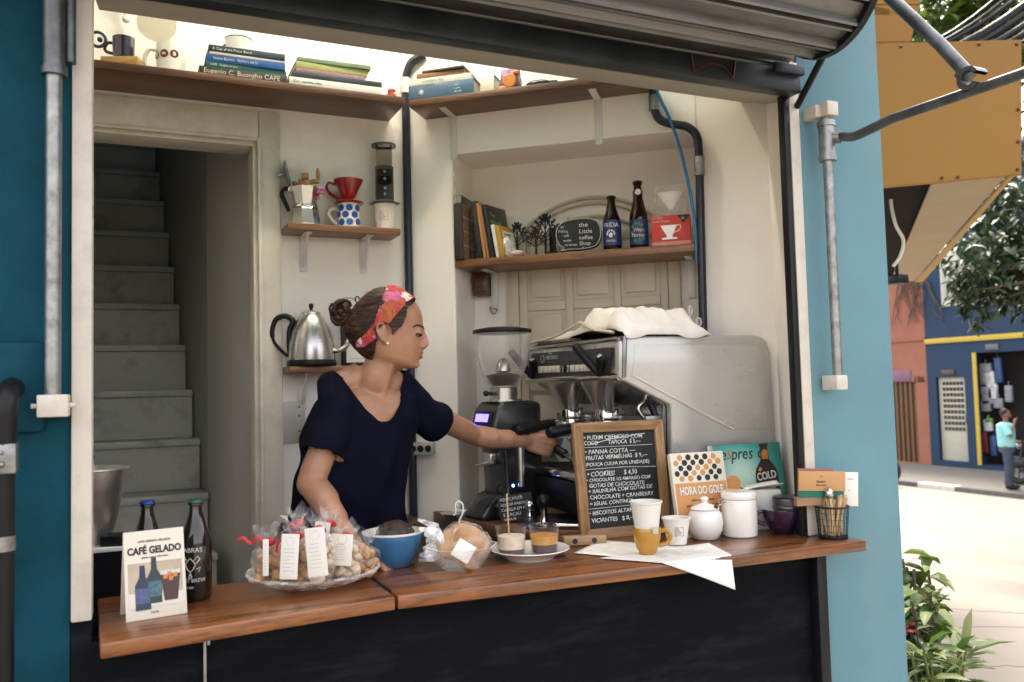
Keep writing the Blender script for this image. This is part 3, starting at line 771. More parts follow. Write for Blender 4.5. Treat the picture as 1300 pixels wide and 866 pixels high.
def motorcycle(px, py, label, ang):
    p = at(px, py, Z=zb)
    t = thing('motorcycle', label, 'motorcycle', (p.x, p.y, zb), ang)
    for x in (-.62, .62):
        w = MB().lathe([(.2, -.05), (.27, -.06), (.31, -.035), (.32, 0), (.31, .035), (.27, .06), (.2, .05)], 32)
        ty = w.build('wheel', P('black_rubber', (.012, .012, .012), .7), t, mtx=M.Translation((x, 0, .32)) @ M.Rotation(PI/2, 4, 'X'))
        r = MB().lathe([(0, -.06), (.05, -.06), (.05, .06), (0, .06)], 16)
        for k in range(6): r.box((-.012, .03, -.02), (.012, .215, .02), .004, mtx=M.Rotation(k*PI/3, 4, 'Z'))
        r.build('rim', m_dsteel, ty, mtx=M.Translation((x, 0, .32)) @ M.Rotation(PI/2, 4, 'X'))
    b = MB(); b.ball((.15, 0, .78), (.26, .14, .13), 3); b.box((-.3, -.12, .28), (.3, .12, .6), .06); b.tube([(.62, 0, .32), (.48, 0, .9)], .03, 10); b.tube([(-.62, 0, .32), (-.1, 0, .45)], .03, 10)
    b.ball((.6, 0, .5), (.3, .07, .14), 2); b.ball((-.6, 0, .62), (.25, .1, .08), 2)
    b.build('frame', P('dark_bike_body', (.02, .02, .025), .3, var=.2), t)
    s = MB().box((-.62, -.14, .74), (-.02, .14, .84), .04); s.build('seat', m_black, t)
    h = MB().tube(spline([(.42, -.36, 1.0), (.48, -.15, .98), (.5, 0, .96), (.48, .15, .98), (.42, .36, 1.0)], 5), .015, 8); h.build('handlebar', m_dsteel, t)
    MB().ball((.57, 0, .88), (.08, .09, .09), 2).build('headlight', m_galv, t)
    return t
motorcycle(1100, 612, 'dark motorcycle parked against the kerb in front of the salmon house', rad(95))
motorcycle(1330, 618, 'dark motorcycle with a round wheel beside the man in turquoise', rad(95))

# ------------------------------------------------------------------ inside of the shop
YR = 1.097
C0 = V((.896, 1.097, 0)); AR = -(YAW+rad(16.15))
ur, nr = V((math.cos(AR), math.sin(AR), 0)), V((-math.sin(AR), math.cos(AR), 0))
def LW(u, w, z): return C0+ur*u+nr*w+V((0, 0, z))
def on_r(px, py, w=0.): 
    p = at(px, py, pl=(C0+nr*w, nr)); return ((p-C0).dot(ur), p.z)
MR = M.Translation(C0) @ M.Rotation(AR, 4, 'Z')
m_cream = P('beige_door_paint_inside', (.56, .49, .385), .5, var=.04, scale=4, bump=.15, bscale=30)
m_navyp = P('navy_conduit', (.010, .013, .025), .35, var=.2)
m_brk = P('white_bracket', (.66, .65, .62), .4, var=.05)
m_shelf = WOOD('brown_shelf_wood', (.028, .009, .003), (.155, .054, .015), 0, .38, 1.)
m_shelf2 = WOOD('warm_shelf_wood', (.065, .025, .008), (.28, .12, .037), 0, .36, 1.2, seed=3.)
m_cnt = WOOD('counter_wood', (.038, .011, .003), (.30, .098, .020), 0, .24, .9, coat=.6, seed=7.)
m_dwood = WOOD('dark_counter_wood', (.03, .012, .006), (.13, .05, .02), 0, .35, 1., coat=.3, seed=11.)

w = MB()
w.box((.388, YR, 0), (.93, YR+.10, 3.40), 0); w.box((-.45, YR, 2.319), (.388, YR+.10, 3.40), 0)
rw = tag(w.build('back_wall', m_white, smooth=False), 'cream back wall with the open doorway to the white stairs', 'wall')
ft = MB().box((.387, YR-.014, 0), (.456, YR-.0003, 2.4205), .004); ft.box((-.45, YR-.014, 2.3185), (.3865, YR-.0003, 2.4205), .004)
ft.box((.368, YR-.004, 0), (.3865, YR+.12, 2.300), .003); ft.box((-.45, YR-.004, 2.3005), (.3865, YR+.12, 2.318), .003)
ft.box((.382, YR-.022, 0), (.394, YR-.0145, 2.325), .002); ft.box((-.45, YR-.022, 2.313), (.3815, YR-.0145, 2.325), .002)
ft.build('door_frame', m_trim, rw)
w = MB().box((-.40, .162, 0), (-.35, YR, 3.40), 0)
tag(w.build('left_wall', m_white, smooth=False), 'cream wall closing the left side of the shop', 'wall')
tag(MB().box((-.45, .0, 3.40), (2.2, 1.3, 3.46), 0).build('ceiling', m_white, smooth=False), 'cream ceiling above the shop', 'ceiling')

# wall running from the corner to the right jamb, with the recess and the panelled door in it
w = MB()
w.box((.002, 0, 0), (.177, .40, 3.40), .006); w.box((.177, 0, 2.301), (1.02, .40, 3.40), .004)
w.box((1.02, 0, 0), (1.262, .40, 3.40), 0); w.box((.177, .212, 0), (1.02, .26, 2.301), 0)
sw = tag(w.build('side_wall', m_white, smooth=False, mtx=MR), 'cream wall right of the corner with a recessed door', 'wall')
w = MB()
w.prism([(1.6895, .0115), (1.84, .297), (1.895, .297), (1.895, .0115)], 0, 3.40)
w.build('jamb', m_white, sw, smooth=False)
dm = MB()
def fr_(u0, u1, z0, z1, w0, w1, b=.003): dm.box((u0, w0, z0), (u1, w1, z1), b)
W0 = .2115
fr_(.31, .352, 0, 2.02, W0-.022, W0); fr_(.892, .934, 0, 2.02, W0-.022, W0)
fr_(.353, .891, 0, 2.02, W0-.008, W0, 0)
cols = [(.385, .523), (.556, .697), (.728, .862)]
st_ = [.354, .385, .523, .556, .697, .728, .862, .890]
rows = [(1.79, 2.0), (1.50, 1.752), (1.20, 1.46), (.6, 1.16)]
for a, b in ((.3535, .383), (.525, .554), (.699, .726), (.864, .8905)): fr_(a, b, .02, 2.018, W0-.018, W0-.0085)
for a, b in ((1.754, 1.788), (1.462, 1.498), (1.162, 1.198), (.1, .58)):
    for c in cols: fr_(c[0]-.0015, c[1]+.0015, a, b, W0-.0178, W0-.0085)
for a, b in rows:
    for c in cols: dm.box((c[0]+.014, W0-.016, a+.012), (c[1]-.014, W0-.0085, b-.012), .006, 2)
cu, cz = (.31+.934)/2, 1.80
R_ = .352
for rr, t_, pr in ((.352, .007, .022), (.331, .005, .018), (.285, .006, .018)):
    a0 = math.asin(min(1, (2.02-cz)/rr)) if rr*math.sin(PI/2) > .22 else .9
    pts = [V((cu+rr*math.cos(a), W0-pr*.4, cz+rr*math.sin(a))) for a in [a0*.92+(PI-2*a0*.92)*i/28 for i in range(29)]]
    dm.tube(pts, t_, 8)
fr_(.31, .934, 1.995, 2.03, W0-.012, W0-.0085, .002)
fr_(cu-.085, cu-.075, 2.0, 2.09, W0-.014, W0-.004, .002); fr_(cu+.075, cu+.085, 2.0, 2.09, W0-.014, W0-.004, .002)
dm.build('panel_door', m_cream, sw, mtx=MR)

# staircase seen through the doorway
RISE, RUN = .19, .175
sx = lambda y: .255-.085*(y-1.54)
k0 = -3
stt = thing('staircase', 'steep white painted stairs rising behind the doorway', 'stairs', (0, 1.4, 0))
T_ = M.Translation((0, -1.4, 0))
zt = 1.125; y0 = 1.54
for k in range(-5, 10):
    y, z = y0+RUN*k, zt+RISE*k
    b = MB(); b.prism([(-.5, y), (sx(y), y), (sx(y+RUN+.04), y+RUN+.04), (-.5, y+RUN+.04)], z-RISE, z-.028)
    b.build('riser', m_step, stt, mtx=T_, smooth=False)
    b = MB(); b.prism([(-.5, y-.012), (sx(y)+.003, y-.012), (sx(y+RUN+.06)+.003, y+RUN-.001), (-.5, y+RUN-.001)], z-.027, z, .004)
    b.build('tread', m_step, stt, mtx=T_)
b = MB()
P0 = [(y0-RUN*5, zt-RISE*5.2), (y0+RUN*9, zt+RISE*8.9), (y0+RUN*9, zt+RISE*10.3), (y0-RUN*5, zt-RISE*3.7)]

b = MB()
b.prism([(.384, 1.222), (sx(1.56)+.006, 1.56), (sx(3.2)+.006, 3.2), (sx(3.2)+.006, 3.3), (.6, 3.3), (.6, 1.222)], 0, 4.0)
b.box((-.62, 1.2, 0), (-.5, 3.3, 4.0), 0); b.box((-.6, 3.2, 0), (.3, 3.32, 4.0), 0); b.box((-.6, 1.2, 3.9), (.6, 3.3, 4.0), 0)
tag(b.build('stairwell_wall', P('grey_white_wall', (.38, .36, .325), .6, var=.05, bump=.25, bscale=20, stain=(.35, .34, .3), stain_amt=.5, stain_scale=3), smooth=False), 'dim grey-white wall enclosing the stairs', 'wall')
sp = MB().box((.0, -.005, -.03), (.006, .005, .03), .001)

# strip lamp that lights the shop from above, behind the top of the hatch
lm = thing('ceiling_lamp', 'white strip lamp under the shop ceiling above the hatch', 'lamp', (.72, .56, 3.18))
MB().box((-.60, -.03, .03), (.60, .03, .219), .006).build('housing', m_trim, lm)
MB().tube([(-.58, 0, .0), (.58, 0, .0)], .016, 16).build('tube', P('lit_tube', (1, .95, .85), .3, emit=(1, .89, .74), estr=23), lm)
b = MB()
for x in (-.588, .588): b.box((x-.008, -.02, -.02), (x+.008, .02, .0295), .003)
b.build('end_socket', m_trim, lm)

# ------------------------------------------------------------------ shelves and brackets
def bracket(mb, x, y, z, d, drop=.13, brace=False):
    """flat steel angle: along the wall (y plane) and under the shelf towards -y"""
    mb.box((x-.012, y-.004, z-drop), (x+.012, y-.0004, z-.001), .001)
    mb.box((x-.012, y-d, z-.0045), (x+.012, y-.004, z-.0008), .001)
    for k in (.25, .55, .85): mb.cyl((x, y-.006, z-drop*k), (x, y-.003, z-drop*k), .004, seg=10)
    if brace:
        mb.tube([(x, y-.004, z-drop*.85), (x, y-d*.85, z-.006)], .005, 8)
def shelf(label, loc, rz, x0, x1, y0, y1, th, mat, brs, brace=False, drop=.13, d=.1, bev=.003):
    t = thing('wall_shelf', label, 'shelf', loc, rz)
    MB().box((x0, y0, 0), (x1, y1, th), bev).build('board', mat, t)
    for bx in brs:
        mb = MB(); bracket(mb, bx, y1, 0, d, drop, brace); mb.build('bracket', m_brk, t)
    return t
ZT = 2.433
shelf('long dark wood top shelf over the stair doorway', (0, YR-.0005, ZT), 0, -.345, .836, -.20, -.001, .024, m_shelf, [], bev=.002)
shelf('dark wood top shelf on the wall right of the corner', (C0.x-nr.x*.0005, C0.y-nr.y*.0005, ZT+.004), AR, .078, .876, -.147, -.001, .024, m_shelf, [.185, .70], drop=.155, d=.11)
ZS1 = 2.006; ZS2 = 1.543
shelf('small wooden shelf holding the moka pot', (0, YR-.0005, ZS1), 0, .459, .836, -.12, -.001, .022, m_shelf2, [.53, .735], True, .12)
shelf('small wooden shelf holding the steel kettle', (0, YR-.0005, ZS2), 0, .459, .836, -.12, -.001, .022, m_shelf2, [.52, .74], True, .12)
ZN = 1.902
shelf('wooden recess shelf holding the bottles and small metal trees', (C0.x, C0.y, ZN), AR, .179, 1.003, -.004, .195, .026, m_shelf2, [.26, .97], drop=.13, d=.12)

# conduits and cables
def tubeobj(name, pts, r, mat, label, cat, extra=None):
    t = thing(name, label, cat, pts[0]); T = M.Translation(-V(pts[0]))
    MB().tube(pts, r, 16).build('pipe', mat, t, mtx=T)
    return t, T
cx_, cy_ = .893, 1.075
pts = [V((cx_, cy_, .1)), V((cx_, cy_, 2.5))]+spline([(cx_, cy_, 2.56), (cx_+.004, cy_-.002, 2.60), (cx_+.02, cy_-.014, 2.645), (cx_+.06, cy_-.04, 2.67)], 6)
t, T = tubeobj('conduit', pts, .0145, m_navyp, 'straight dark conduit running up the room corner', 'conduit')
MB().cyl((cx_, cy_, 2.535), (cx_, cy_, 2.59), .0175).build('coupling', m_brk, t, mtx=T)
q = [on_r(px, py, -.025) for px, py in ((829, 113), (830, 133), (836, 150), (850, 157), (872, 161), (884, 172), (887, 190), (888, 215), (893, 424))]
pts = spline([LW(u, -.025, z) for u, z in q[:8]], 6)+[LW(q[8][0], -.025, q[8][1]), LW(q[8][0]+.005, -.025, 1.1)]
t, T = tubeobj('conduit', pts, .0135, m_navyp, 'dark conduit with an S bend at the right end of the recess', 'conduit')
for k, ln in ((1, .05), (7, .06)):
    u, z = q[k]; 
    MB().cyl(LW(u+(.0 if k == 1 else 0), -.025, z-.02), LW(u+.0005, -.025, z+ln-.02), .0165).build('coupling', m_galv, t, mtx=T)
q = [on_r(px, py, -.045) for px, py in ((832, 108), (838, 125), (850, 150), (862, 185), (872, 225), (879, 262), (883, 292), (884, 330))]
cb = MB().tube(spline([LW(u, -.045+.004*i, z) for i, (u, z) in enumerate(q)], 6), .0052, 10)
tag(cb.build('blue_cable', P('blue_cable', (.01, .16, .36), .4)), 'bright blue cable hanging beside the S-bent conduit', 'cable')

# fittings on the walls
o = MB().lathe([(0, 0), (.06, 0), (.062, -.004), (.062, -.014), (.058, -.018), (0, -.018)], 48)
for a in (-.03, .04): o.cyl((a, .012, -.024), (a, .012, -.017), .005)
p = at(199, 30, Y=YR)
tag(o.build('wall_plate', P('ivory_plastic', (.68, .62, .47), .4, var=.03), mtx=M.Translation(p) @ M.Rotation(-PI/2, 4, 'X') @ M.Scale(-1, 4, (0, 0, 1))), 'round ivory cover plate on the wall above the mugs', 'cover plate')
p = at(371, 536, Y=YR)
o = thing('switch_cover', 'blank pale grey cover plate on the back wall under the kettle shelf', 'cover plate', (p.x, YR, p.z))
MB().prism([(-.041, -.068), (.03, -.068)]+arc(.022, -.05, .019, -PI/2, 0, 5)[1:]+arc(.022, .05, .019, 0, PI/2, 5)+[(-.041, .069)], 0, .008, .002, mtx=M.Rotation(PI/2, 4, 'X')).build('plate', P('grey_white_plastic', (.52, .51, .46), .4), o)
s_ = MB()
for z in (-.03, .02, .05): s_.cyl((.022, -.010, z), (.022, -.007, z), .004)
s_.build('screw', m_dsteel, o)
u, z = on_r(538, 569, 0)
o = thing('wall_socket', 'grey power socket box low on the corner wall behind the barista', 'socket', LW(u, 0, z), AR)
MB().box((-.045, -.03, -.022), (.045, -.001, .022), .004).build('box', P('grey_socket', (.4, .4, .38), .4), o)
s_ = MB()
for k in range(3): s_.lathe([(0, 0), (.012, 0), (.012, -.003), (0, -.003)], 16, mtx=M.Translation((-.028+.028*k, -.031, 0)) @ M.Rotation(PI/2, 4, 'X'))
s_.build('outlet', m_black, o)
u, z = on_r(613, 361, .19)
o = thing('wood_block', 'dark wooden block hanging under the left end of the recess shelf', 'block', LW(u, .18, z), AR)
MB().box((-.028, -.02, -.045), (.028, .028, .045), .003).build('block', m_dwood, o)
u, z = on_r(626, 392, .2)
hk = MB().tube(spline([(0, .004, .03), (-.01, -.01, .02), (.004, -.018, .0), (.018, -.012, .012), (.01, -.005, .02)], 5), .0025, 8)
o = tag(hk.build('wall_hook', m_galv), 'small wire hook on the recess wall above the grinder', 'hook'); o.location = LW(u, .205, z-.02); o.rotation_euler = (0, 0, AR)
p = at(160, 8, Y=YR)
hk = MB().tube(spline([(0, -.01, .05), (-.012, -.04, .02), (0, -.05, 0), (.012, -.04, .02), (0.0, -.01, .03)], 6), .006, 8); hk.cyl((0, -.03, 0), (0, -.03, -.05), .006); hk.ball((0, -.03, -.055), .012, 2); hk.ball((-.03, -.02, .03), .018, 2); hk.ball((.03, -.02, .035), .016, 2)
o = tag(hk.build('wall_hook', m_brk), 'white ornamental wall hook above the dark mug at the left', 'hook'); o.location = p
p = at(124, 50, Y=.98)
hk = MB(); ring = arc(0, 0, .022, -2.2, 2.2, 14)
hk.tube([V((x, 0, z)) for x, z in ring], .005, 8); hk.ball((.006, 0, 0), .008, 2)
o = tag(hk.build('black_ring', m_navyp), 'small open black ring on the wall beside the dark mug', 'ring'); o.location = p

# ------------------------------------------------------------------ counters
ct = thing('counter', 'varnished wooden serving counter made of two boards', 'counter', (0, 0, 1.032))
MB().prism([(-.049, -.132), (.4915, -.07), (.4915, .236), (-.066, .236)], 0, .028, .004).build('left_board', m_cnt, ct)
MB().prism([(.497, -.07), (1.738, -.121), (1.738, -.0055), (1.632, -.0055), (1.632, .238), (.497, .238)], 0, .028, .004).build('right_board', WOOD('counter_wood_right', (.038, .011, .003), (.31, .10, .021), 0, .24, .9, coat=.6, seed=19.), ct)
MB().box((.4905, -.02, .0275), (.4985, .20, .0292), .0005).build('hinge_strip', m_black, ct)
b = MB(); b.box((.126, -.10, -.010), (.132, -.004, -.0005), .002); b.box((.126, -.011, -.16), (.132, -.003, -.010), .002); b.build('support_bracket', m_galv, ct)
sc2 = thing('side_counter', 'dark wooden back counter carrying the espresso machine', 'counter', (0, 0, 1.022))
MB().prism([(.950, 1.035), (1.085, .242), (1.655, .242), (1.668, .43), (1.18, .835), (1.14, .99)], 0, .038, .004).build('top', WOOD('side_counter_wood', (.06, .022, .008), (.22, .085, .03), 1, .35, 1., coat=.3, seed=5.), sc2)
MB().prism([(.965, 1.02), (1.10, .262), (1.645, .262), (1.65, .42), (1.17, .80), (1.13, .985)], -.06, -.001, .002).build('apron', m_dwood, sc2)
b = MB()
for x, y in ((1.0, .96), (1.12, .30), (1.6, .30)): b.box((x-.03, y-.03, -1.02), (x+.03, y+.03, -.061), .003)
b.build('leg', m_dwood, sc2)
# low shelf behind the barista (only its left and right ends show)
lb_ = thing('back_bench', 'dark wooden bench against the back wall behind the barista', 'bench', (.66, .98, 0))
MB().box((-.22, -.10, 1.02), (.22, .115, 1.05), .003).build('top', m_dwood, lb_)
b = MB()
for x in (-.19, .19): b.box((x-.025, -.09, 0), (x+.025, .1, 1.019), .003)
b.build('leg', m_dwood, lb_)

# ------------------------------------------------------------------ things on the shelves
RC = -YAW
def pos(px, py, Y, Z):
    return V((at(px, py, Y=Y).x, Y, Z))
def posr(px, py, w, Z):
    u, z = on_r(px, py, w); p = LW(u, w, 0); p.z = Z
    return p
m_china = P('white_china', (.78, .76, .70), .18, var=.02, coat=.5)
m_paperw = P('white_paper', (.76, .74, .68), .75, var=.03, bump=.08, bscale=40)
m_cupw = P('white_paper_cup', (.76, .73, .66), .55, var=.02)
m_ink = P('dark_ink', (.02, .02, .025), .7)
m_chalk = P('chalk_white', (.62, .63, .60), .9, var=.3, scale=60)
m_slate = P('chalkboard_black', (.013, .016, .017), .75, var=.3, scale=6, stain=(.04, .045, .045), stain_amt=.6, stain_scale=4)
m_pages = P('book_pages', (.66, .60, .47), .8, var=.08, scale=60, stretch=(1, 1, 12))
m_red = P('red_glaze', (.30, .008, .012), .15, var=.1, coat=.6)
m_steel = P('brushed_steel', (.55, .54, .52), .28, metal=1., var=.12, scale=30, stretch=(1, 1, .05), rvar=.08)
m_chrome = P('polished_steel', (.62, .61, .59), .12, metal=1., var=.05)
m_ribbon = P('red_ribbon', (.5, .015, .025), .4)
m_cell = FILM('cellophane', (1, 1, 1), .10)
m_glass = GLASS('clear_glass', (.97, .98, .96))
m_plum = P('plum_glaze', (.022, .008, .028), .15, coat=.6)
def ring_handle(mb, r, zc, rx, rz, t, x0=None, flat=1., mtx=None):
    """mug handle on the +x side"""
    pts = spline([(r-.002, 0, zc+rz*.85), (r+rx*.6, 0, zc+rz), (r+rx, 0, zc+rz*.25), (r+rx*.8, 0, zc-rz*.5), (r-.002, 0, zc-rz*.9)], 6)
    mb.tube(pts, t, 10, flat=flat, mtx=mtx)
def cup_bm(r0, r1, h, th=.003, foot=0., seg=40, lip=.002, belly=0.):
    mb = MB(); pr = [(0, .0), (r0*.9, .0), (r0, .003)]
    n = 8
    for i in range(1, n+1):
        t = i/n; pr.append((r0+(r1-r0)*t+belly*math.sin(PI*t), .003+(h-.003)*t))
    pr += [(r1-th*.5, h+lip*.5), (r1-th, h)]
    for i in range(n-1, 0, -1):
        t = i/n; pr.append((r0+(r1-r0)*t+belly*math.sin(PI*t)-th, th+(h-th)*t))
    pr += [(r0-th-.003, th+.001), (0, th)]
    return mb.lathe(pr, seg)
def lying_book(label, loc, rz, L, D, T, mat, spine=None, group='books lying in stacks on the top shelves', tmat=None, tsize=.012, tx=0., align='LEFT', extra=()):
    t = thing('book', label, 'book', loc, rz, group)
    c = MB(); c.box((0, .0005, 0), (L, D, .0018), .0006); c.box((0, .0005, T-.0018), (L, D, T), .0006)
    c.box((0, 0, 0), (L, .003, T), .001)
    c.build('cover', mat, t)
    p = MB(); p.box((.003, .004, .002), (L-.004, D-.004, T-.002), .001); p.build('pages', m_pages, t)
    if spine:
        ls = [(spine, tx, T/2-tsize*.35, tsize, dict(align=align, y=-.0006))]+list(extra)
        write(ls, tmat or m_chalk, t)
    return t
SH = ZT+.024+.0003
# mugs at the left
p = pos(157, 70, .985, SH)
wbk = thing('wood_block', 'pale yellow wooden block under the dark mug', 'block', p, RC+.05)
MB().box((-.055, -.035, .012), (.055, .035, .04), .004).build('block', WOOD('yellow_wood', (.3, .15, .04), (.55, .33, .10), 0, .4), wbk)
b = MB()
for x in (-.035, .035): b.box((x-.015, -.03, 0), (x+.015, .03, .0117), .003)
b.build('foot', m_dwood, wbk)
t = thing('mug', 'dark plum glazed mug standing on the yellow block', 'mug', p+V((0, 0, .0405)), RC+PI)
c = cup_bm(.030, .032, .066); ring_handle(c, .031, .036, .026, .018, .005); 
c.build('body', m_plum, t)
p = pos(217, 80, .975, SH)
t = thing('mug', 'white mug with a row of small dark red discs on the top shelf', 'mug', p, RC+PI+.1)
c = cup_bm(.041, .042, .100); c.build('body', m_china, t)
h = MB(); ring_handle(h, .041, .052, .036, .036, .006); h.build('handle', m_china, t)
d = MB(); d2 = MB()
for a in (-.95, -.2, .52):
    q = M.Rotation(PI/2+a, 4, 'Z') @ M.Translation((.0418, 0, .06)) @ M.Rotation(PI/2, 4, 'Y')
    d.lathe([(.0, .0003), (.0125, .0003), (.0125, -.003), (0, -.003)], 24, mtx=q)
    q2 = M.Rotation(PI/2+a, 4, 'Z') @ M.Translation((.0424, 0, .06))
    if a < -.5: d2.box((-.001, -.005, -.006), (.0004, -.002, .006), .0005, mtx=q2); d2.box((-.001, .002, -.006), (.0004, .005, .006), .0005, mtx=q2)
    elif a < 0: d2.box((-.001, -.006, -.004), (.0004, .005, .003), .001, mtx=q2)
    else: d2.box((-.001, -.004, -.006), (.0004, .004, .006), .002, mtx=q2)
dd = d.build('disc', P('dark_red_print', (.12, .01, .015), .3), t); d2.build('symbol', P('cream_print', (.7, .6, .45), .4), dd)
# first stack of books, spines to the street
ma = lambda n, c: P('cover_'+n, c, .4, var=.06, coat=.2)
p0 = at(253, 98, Y=.905); x0 = p0.x; rz_ = 0.0
z = SH
def stack(x0, Y, z, rows, rz):
    for (dx, L, D, T, mat, txt, lab, tm, ts, tx, sk) in rows:
        lying_book(lab, (x0+dx, Y, z), rz+sk, L, D, T, mat, txt, tmat=tm, tsize=ts, tx=tx)
        z += T+.0004
    return z
mgold = P('cream_print', (.7, .6, .45), .4)
ztop = stack(x0, .905, z, [
    (0, .262, .165, .024, ma('umber', (.035, .022, .016)), 'Eugenio C. Buongho CAFE', 'dark brown book with large cream spine title, bottom of the left stack', mgold, .021, .012, 0),
    (.020, .240, .16, .016, ma('green', (.012, .09, .075)), 'CAFE    de grao em grao', 'sea green book lying second in the left stack', m_chalk, .008, .012, .015),
    (.020, .236, .155, .024, ma('blue', (.012, .07, .25)), 'Nome Escrito   Barbara de Sa', 'bright blue book in the middle of the left stack', m_chalk, .011, .02, -.01),
    (.030, .225, .15, .007, ma('ivory', (.6, .5, .36)), None, 'thin ivory booklet in the left stack', None, 0, 0, .01),
    (.028, .228, .15, .021, ma('night', (.012, .022, .035)), 'A Cup of the Finest Blend', 'dark navy book topmost in the left stack under the enamel cup', m_chalk, .011, .01, .0)], rz_)
t = thing('enamel_cup', 'white enamel cup with black rim on top of the left book stack', 'cup', pos(303, 60, .975, ztop), RC+PI-.25)
c = cup_bm(.036, .041, .052, .002); c.build('body', m_china, t)
c = MB(); c.tube([V((.0405*math.cos(a), .0405*math.sin(a), .0525)) for a in [2*PI*i/32 for i in range(32)]], .0018, 8, closed=True); c.build('rim', m_ink, t)
c = MB(); ring_handle(c, .038, .03, .02, .014, .003, flat=1.6); c.build('handle', m_ink, t)
p0 = at(368, 113, Y=.905); x0 = p0.x
stack(x0, .905, SH, [
    (-.002, .300, .19, .025, ma('paper_white', (.70, .68, .62)), 'SCA    specialty coffee', 'white book at the bottom of the right-hand book stack', m_ink, .010, .012, 0),
    (.010, .290, .17, .018, ma('charcoal', (.03, .035, .04)), '', 'charcoal and white book second in the right-hand stack', None, 0, 0, .0),
    (.020, .225, .15, .013, ma('mauve', (.30, .16, .19)), 'mauve', 'thin mauve book in the right-hand stack', m_chalk, .004, .19, .02),
    (.020, .232, .15, .021, ma('olive', (.38, .36, .12)), None, 'olive yellow book near the top of the right-hand stack', None, 0, 0, .015),
    (.026, .236, .16, .014, ma('sage', (.16, .22, .12)), None, 'sage green book topmost in the right-hand stack', None, 0, 0, -.02)], 0.0)
p = pos(497, 118, .925, SH)
t = thing('figurine', 'tiny red and white figurine at the corner end of the top shelf', 'figurine', p, RC)
MB().lathe([(0, 0), (.014, 0), (.016, .01), (.012, .02), (.014, .026), (.006, .036), (0, .038)], 20).build('body', P('toy_red', (.5, .06, .02), .3), t)
b = MB(); b.ball((.0, -.012, .028), (.008, .006, .006), 2); b.ball((-.013, -.004, .012), .006, 2); b.ball((.013, -.006, .012), .006, 2); b.build('trim', m_china, t)
# top shelf right of the corner
SR = ZT+.028+.0003
u, z = on_r(521, 121, -.12)
rows = [(.0, .235, .185, .052, ma('slate_blue', (.055, .115, .19)), None, 'thick slate blue book at the bottom of the corner stack', None, 0, 0, 0),
        (.0, .225, .235, .022, ma('off_white', (.68, .64, .54)), 'COFFEE & TEA', 'white coffee book on the thick slate blue one', ma('grey', (.3, .3, .3)), .012, .05, .03),
        (.03, .17, .14, .016, ma('tan', (.30, .15, .06)), None, 'tan brown paperback on the white coffee book', None, 0, 0, .04),
        (.05, .15, .12, .008, ma('umber2', (.05, .025, .02)), None, 'thin dark booklet topmost in the corner stack', None, 0, 0, -.03)]
z = SR
for dx, L, D, T, mat, txt, lab, tm, ts, tx, sk in rows:
    q = LW(u+dx, -.135, 0); q.z = z
    bk = lying_book(lab, q, AR+sk, L, min(D, .15), T, mat, txt, tmat=tm, tsize=ts, tx=tx)
    if T > .05:
        write([('Sobre', .165, .034, .009, dict(y=-.0006)), ('a arte', .165, .023, .009, dict(y=-.0006)), ('do cafe', .165, .012, .009, dict(y=-.0006))], m_chalk, bk)
        b = MB()
        for a in range(6): b.box((.044, -.0012, .018), (.046, .001, .036), .0004, mtx=M.Translation((.045, 0, .026)) @ M.Rotation(a*PI/6, 4, 'Y') @ M.Translation((-.045, 0, -.026)))
        b.build('emblem', m_chalk, bk)
    z += T+.0005
q = LW(u+.245, -.10, 0); q.z = SR
lying_book('stack of loose white sheets beside the slate blue book', q, AR-.05, .05, .12, .07, ma('off_white', (.68, .64, .54)), None)
def bag_bm(w, d, h, puff=.5, n=14, seedv=0):
    r_ = random.Random(seedv)
    ph = [r_.uniform(0, 6) for _ in range(8)]
    mb = MB()
    def f(u, v):
        a = 2*PI*u; zz = h*v
        k = math.sin(PI*min(1, v*1.02))**.35 if v < .98 else .1
        k = max(.12, k*(1-.35*v))
        cx = abs(math.cos(a))**.6*(1 if math.cos(a) > 0 else -1); sy = abs(math.sin(a))**.6*(1 if math.sin(a) > 0 else -1)
        wob = 1+.06*math.sin(5*a+ph[0]+7*v)+.05*math.sin(9*a+ph[1]-11*v)+.04*math.sin(17*v+ph[2])
        return V((w*.5*cx*max(k, .75 if v > .5 else k)*wob, d*.5*sy*k*wob, zz))
    mb.grid(f, 28, 22, wrapu=True)
    return mb
p = posr(648, 100, -.085, SR)
t = thing('coffee_bag', 'purple and orange printed coffee bag on the right top shelf', 'bag', p, AR)
bag_bm(.085, .055, .085, seedv=3).build('bag', P('purple_foil', (.17, .08, .24), .3, var=.3, scale=18, stain=(.5, .42, .45), stain_amt=.6, stain_scale=25), t)
b = MB().lathe([(0, .001), (.02, .0), (.023, -.004), (0, -.004)], 20, mtx=M.Translation((.004, -.031, .035)) @ M.Rotation(PI/2, 4, 'X') @ M.Scale(1.1, 4))
b.ball((.028, -.024, .062), (.012, .006, .01), 2); b.ball((-.02, -.028, .012), (.016, .005, .009), 2)
b.build('print', P('orange_print', (.55, .2, .03), .4, var=.3, scale=30), t)
p = posr(685, 98, -.08, SR)
t = thing('glasses_case', 'glossy black oval case lying on the right top shelf', 'case', p, AR+.1)
MB().ball((0, 0, .018), (.048, .03, .018), 3).build('case', P('gloss_black', (.01, .01, .011), .15), t)
MB().box((.03, -.012, .012), (.062, .012, .03), .006).build('clasp', m_black, t)

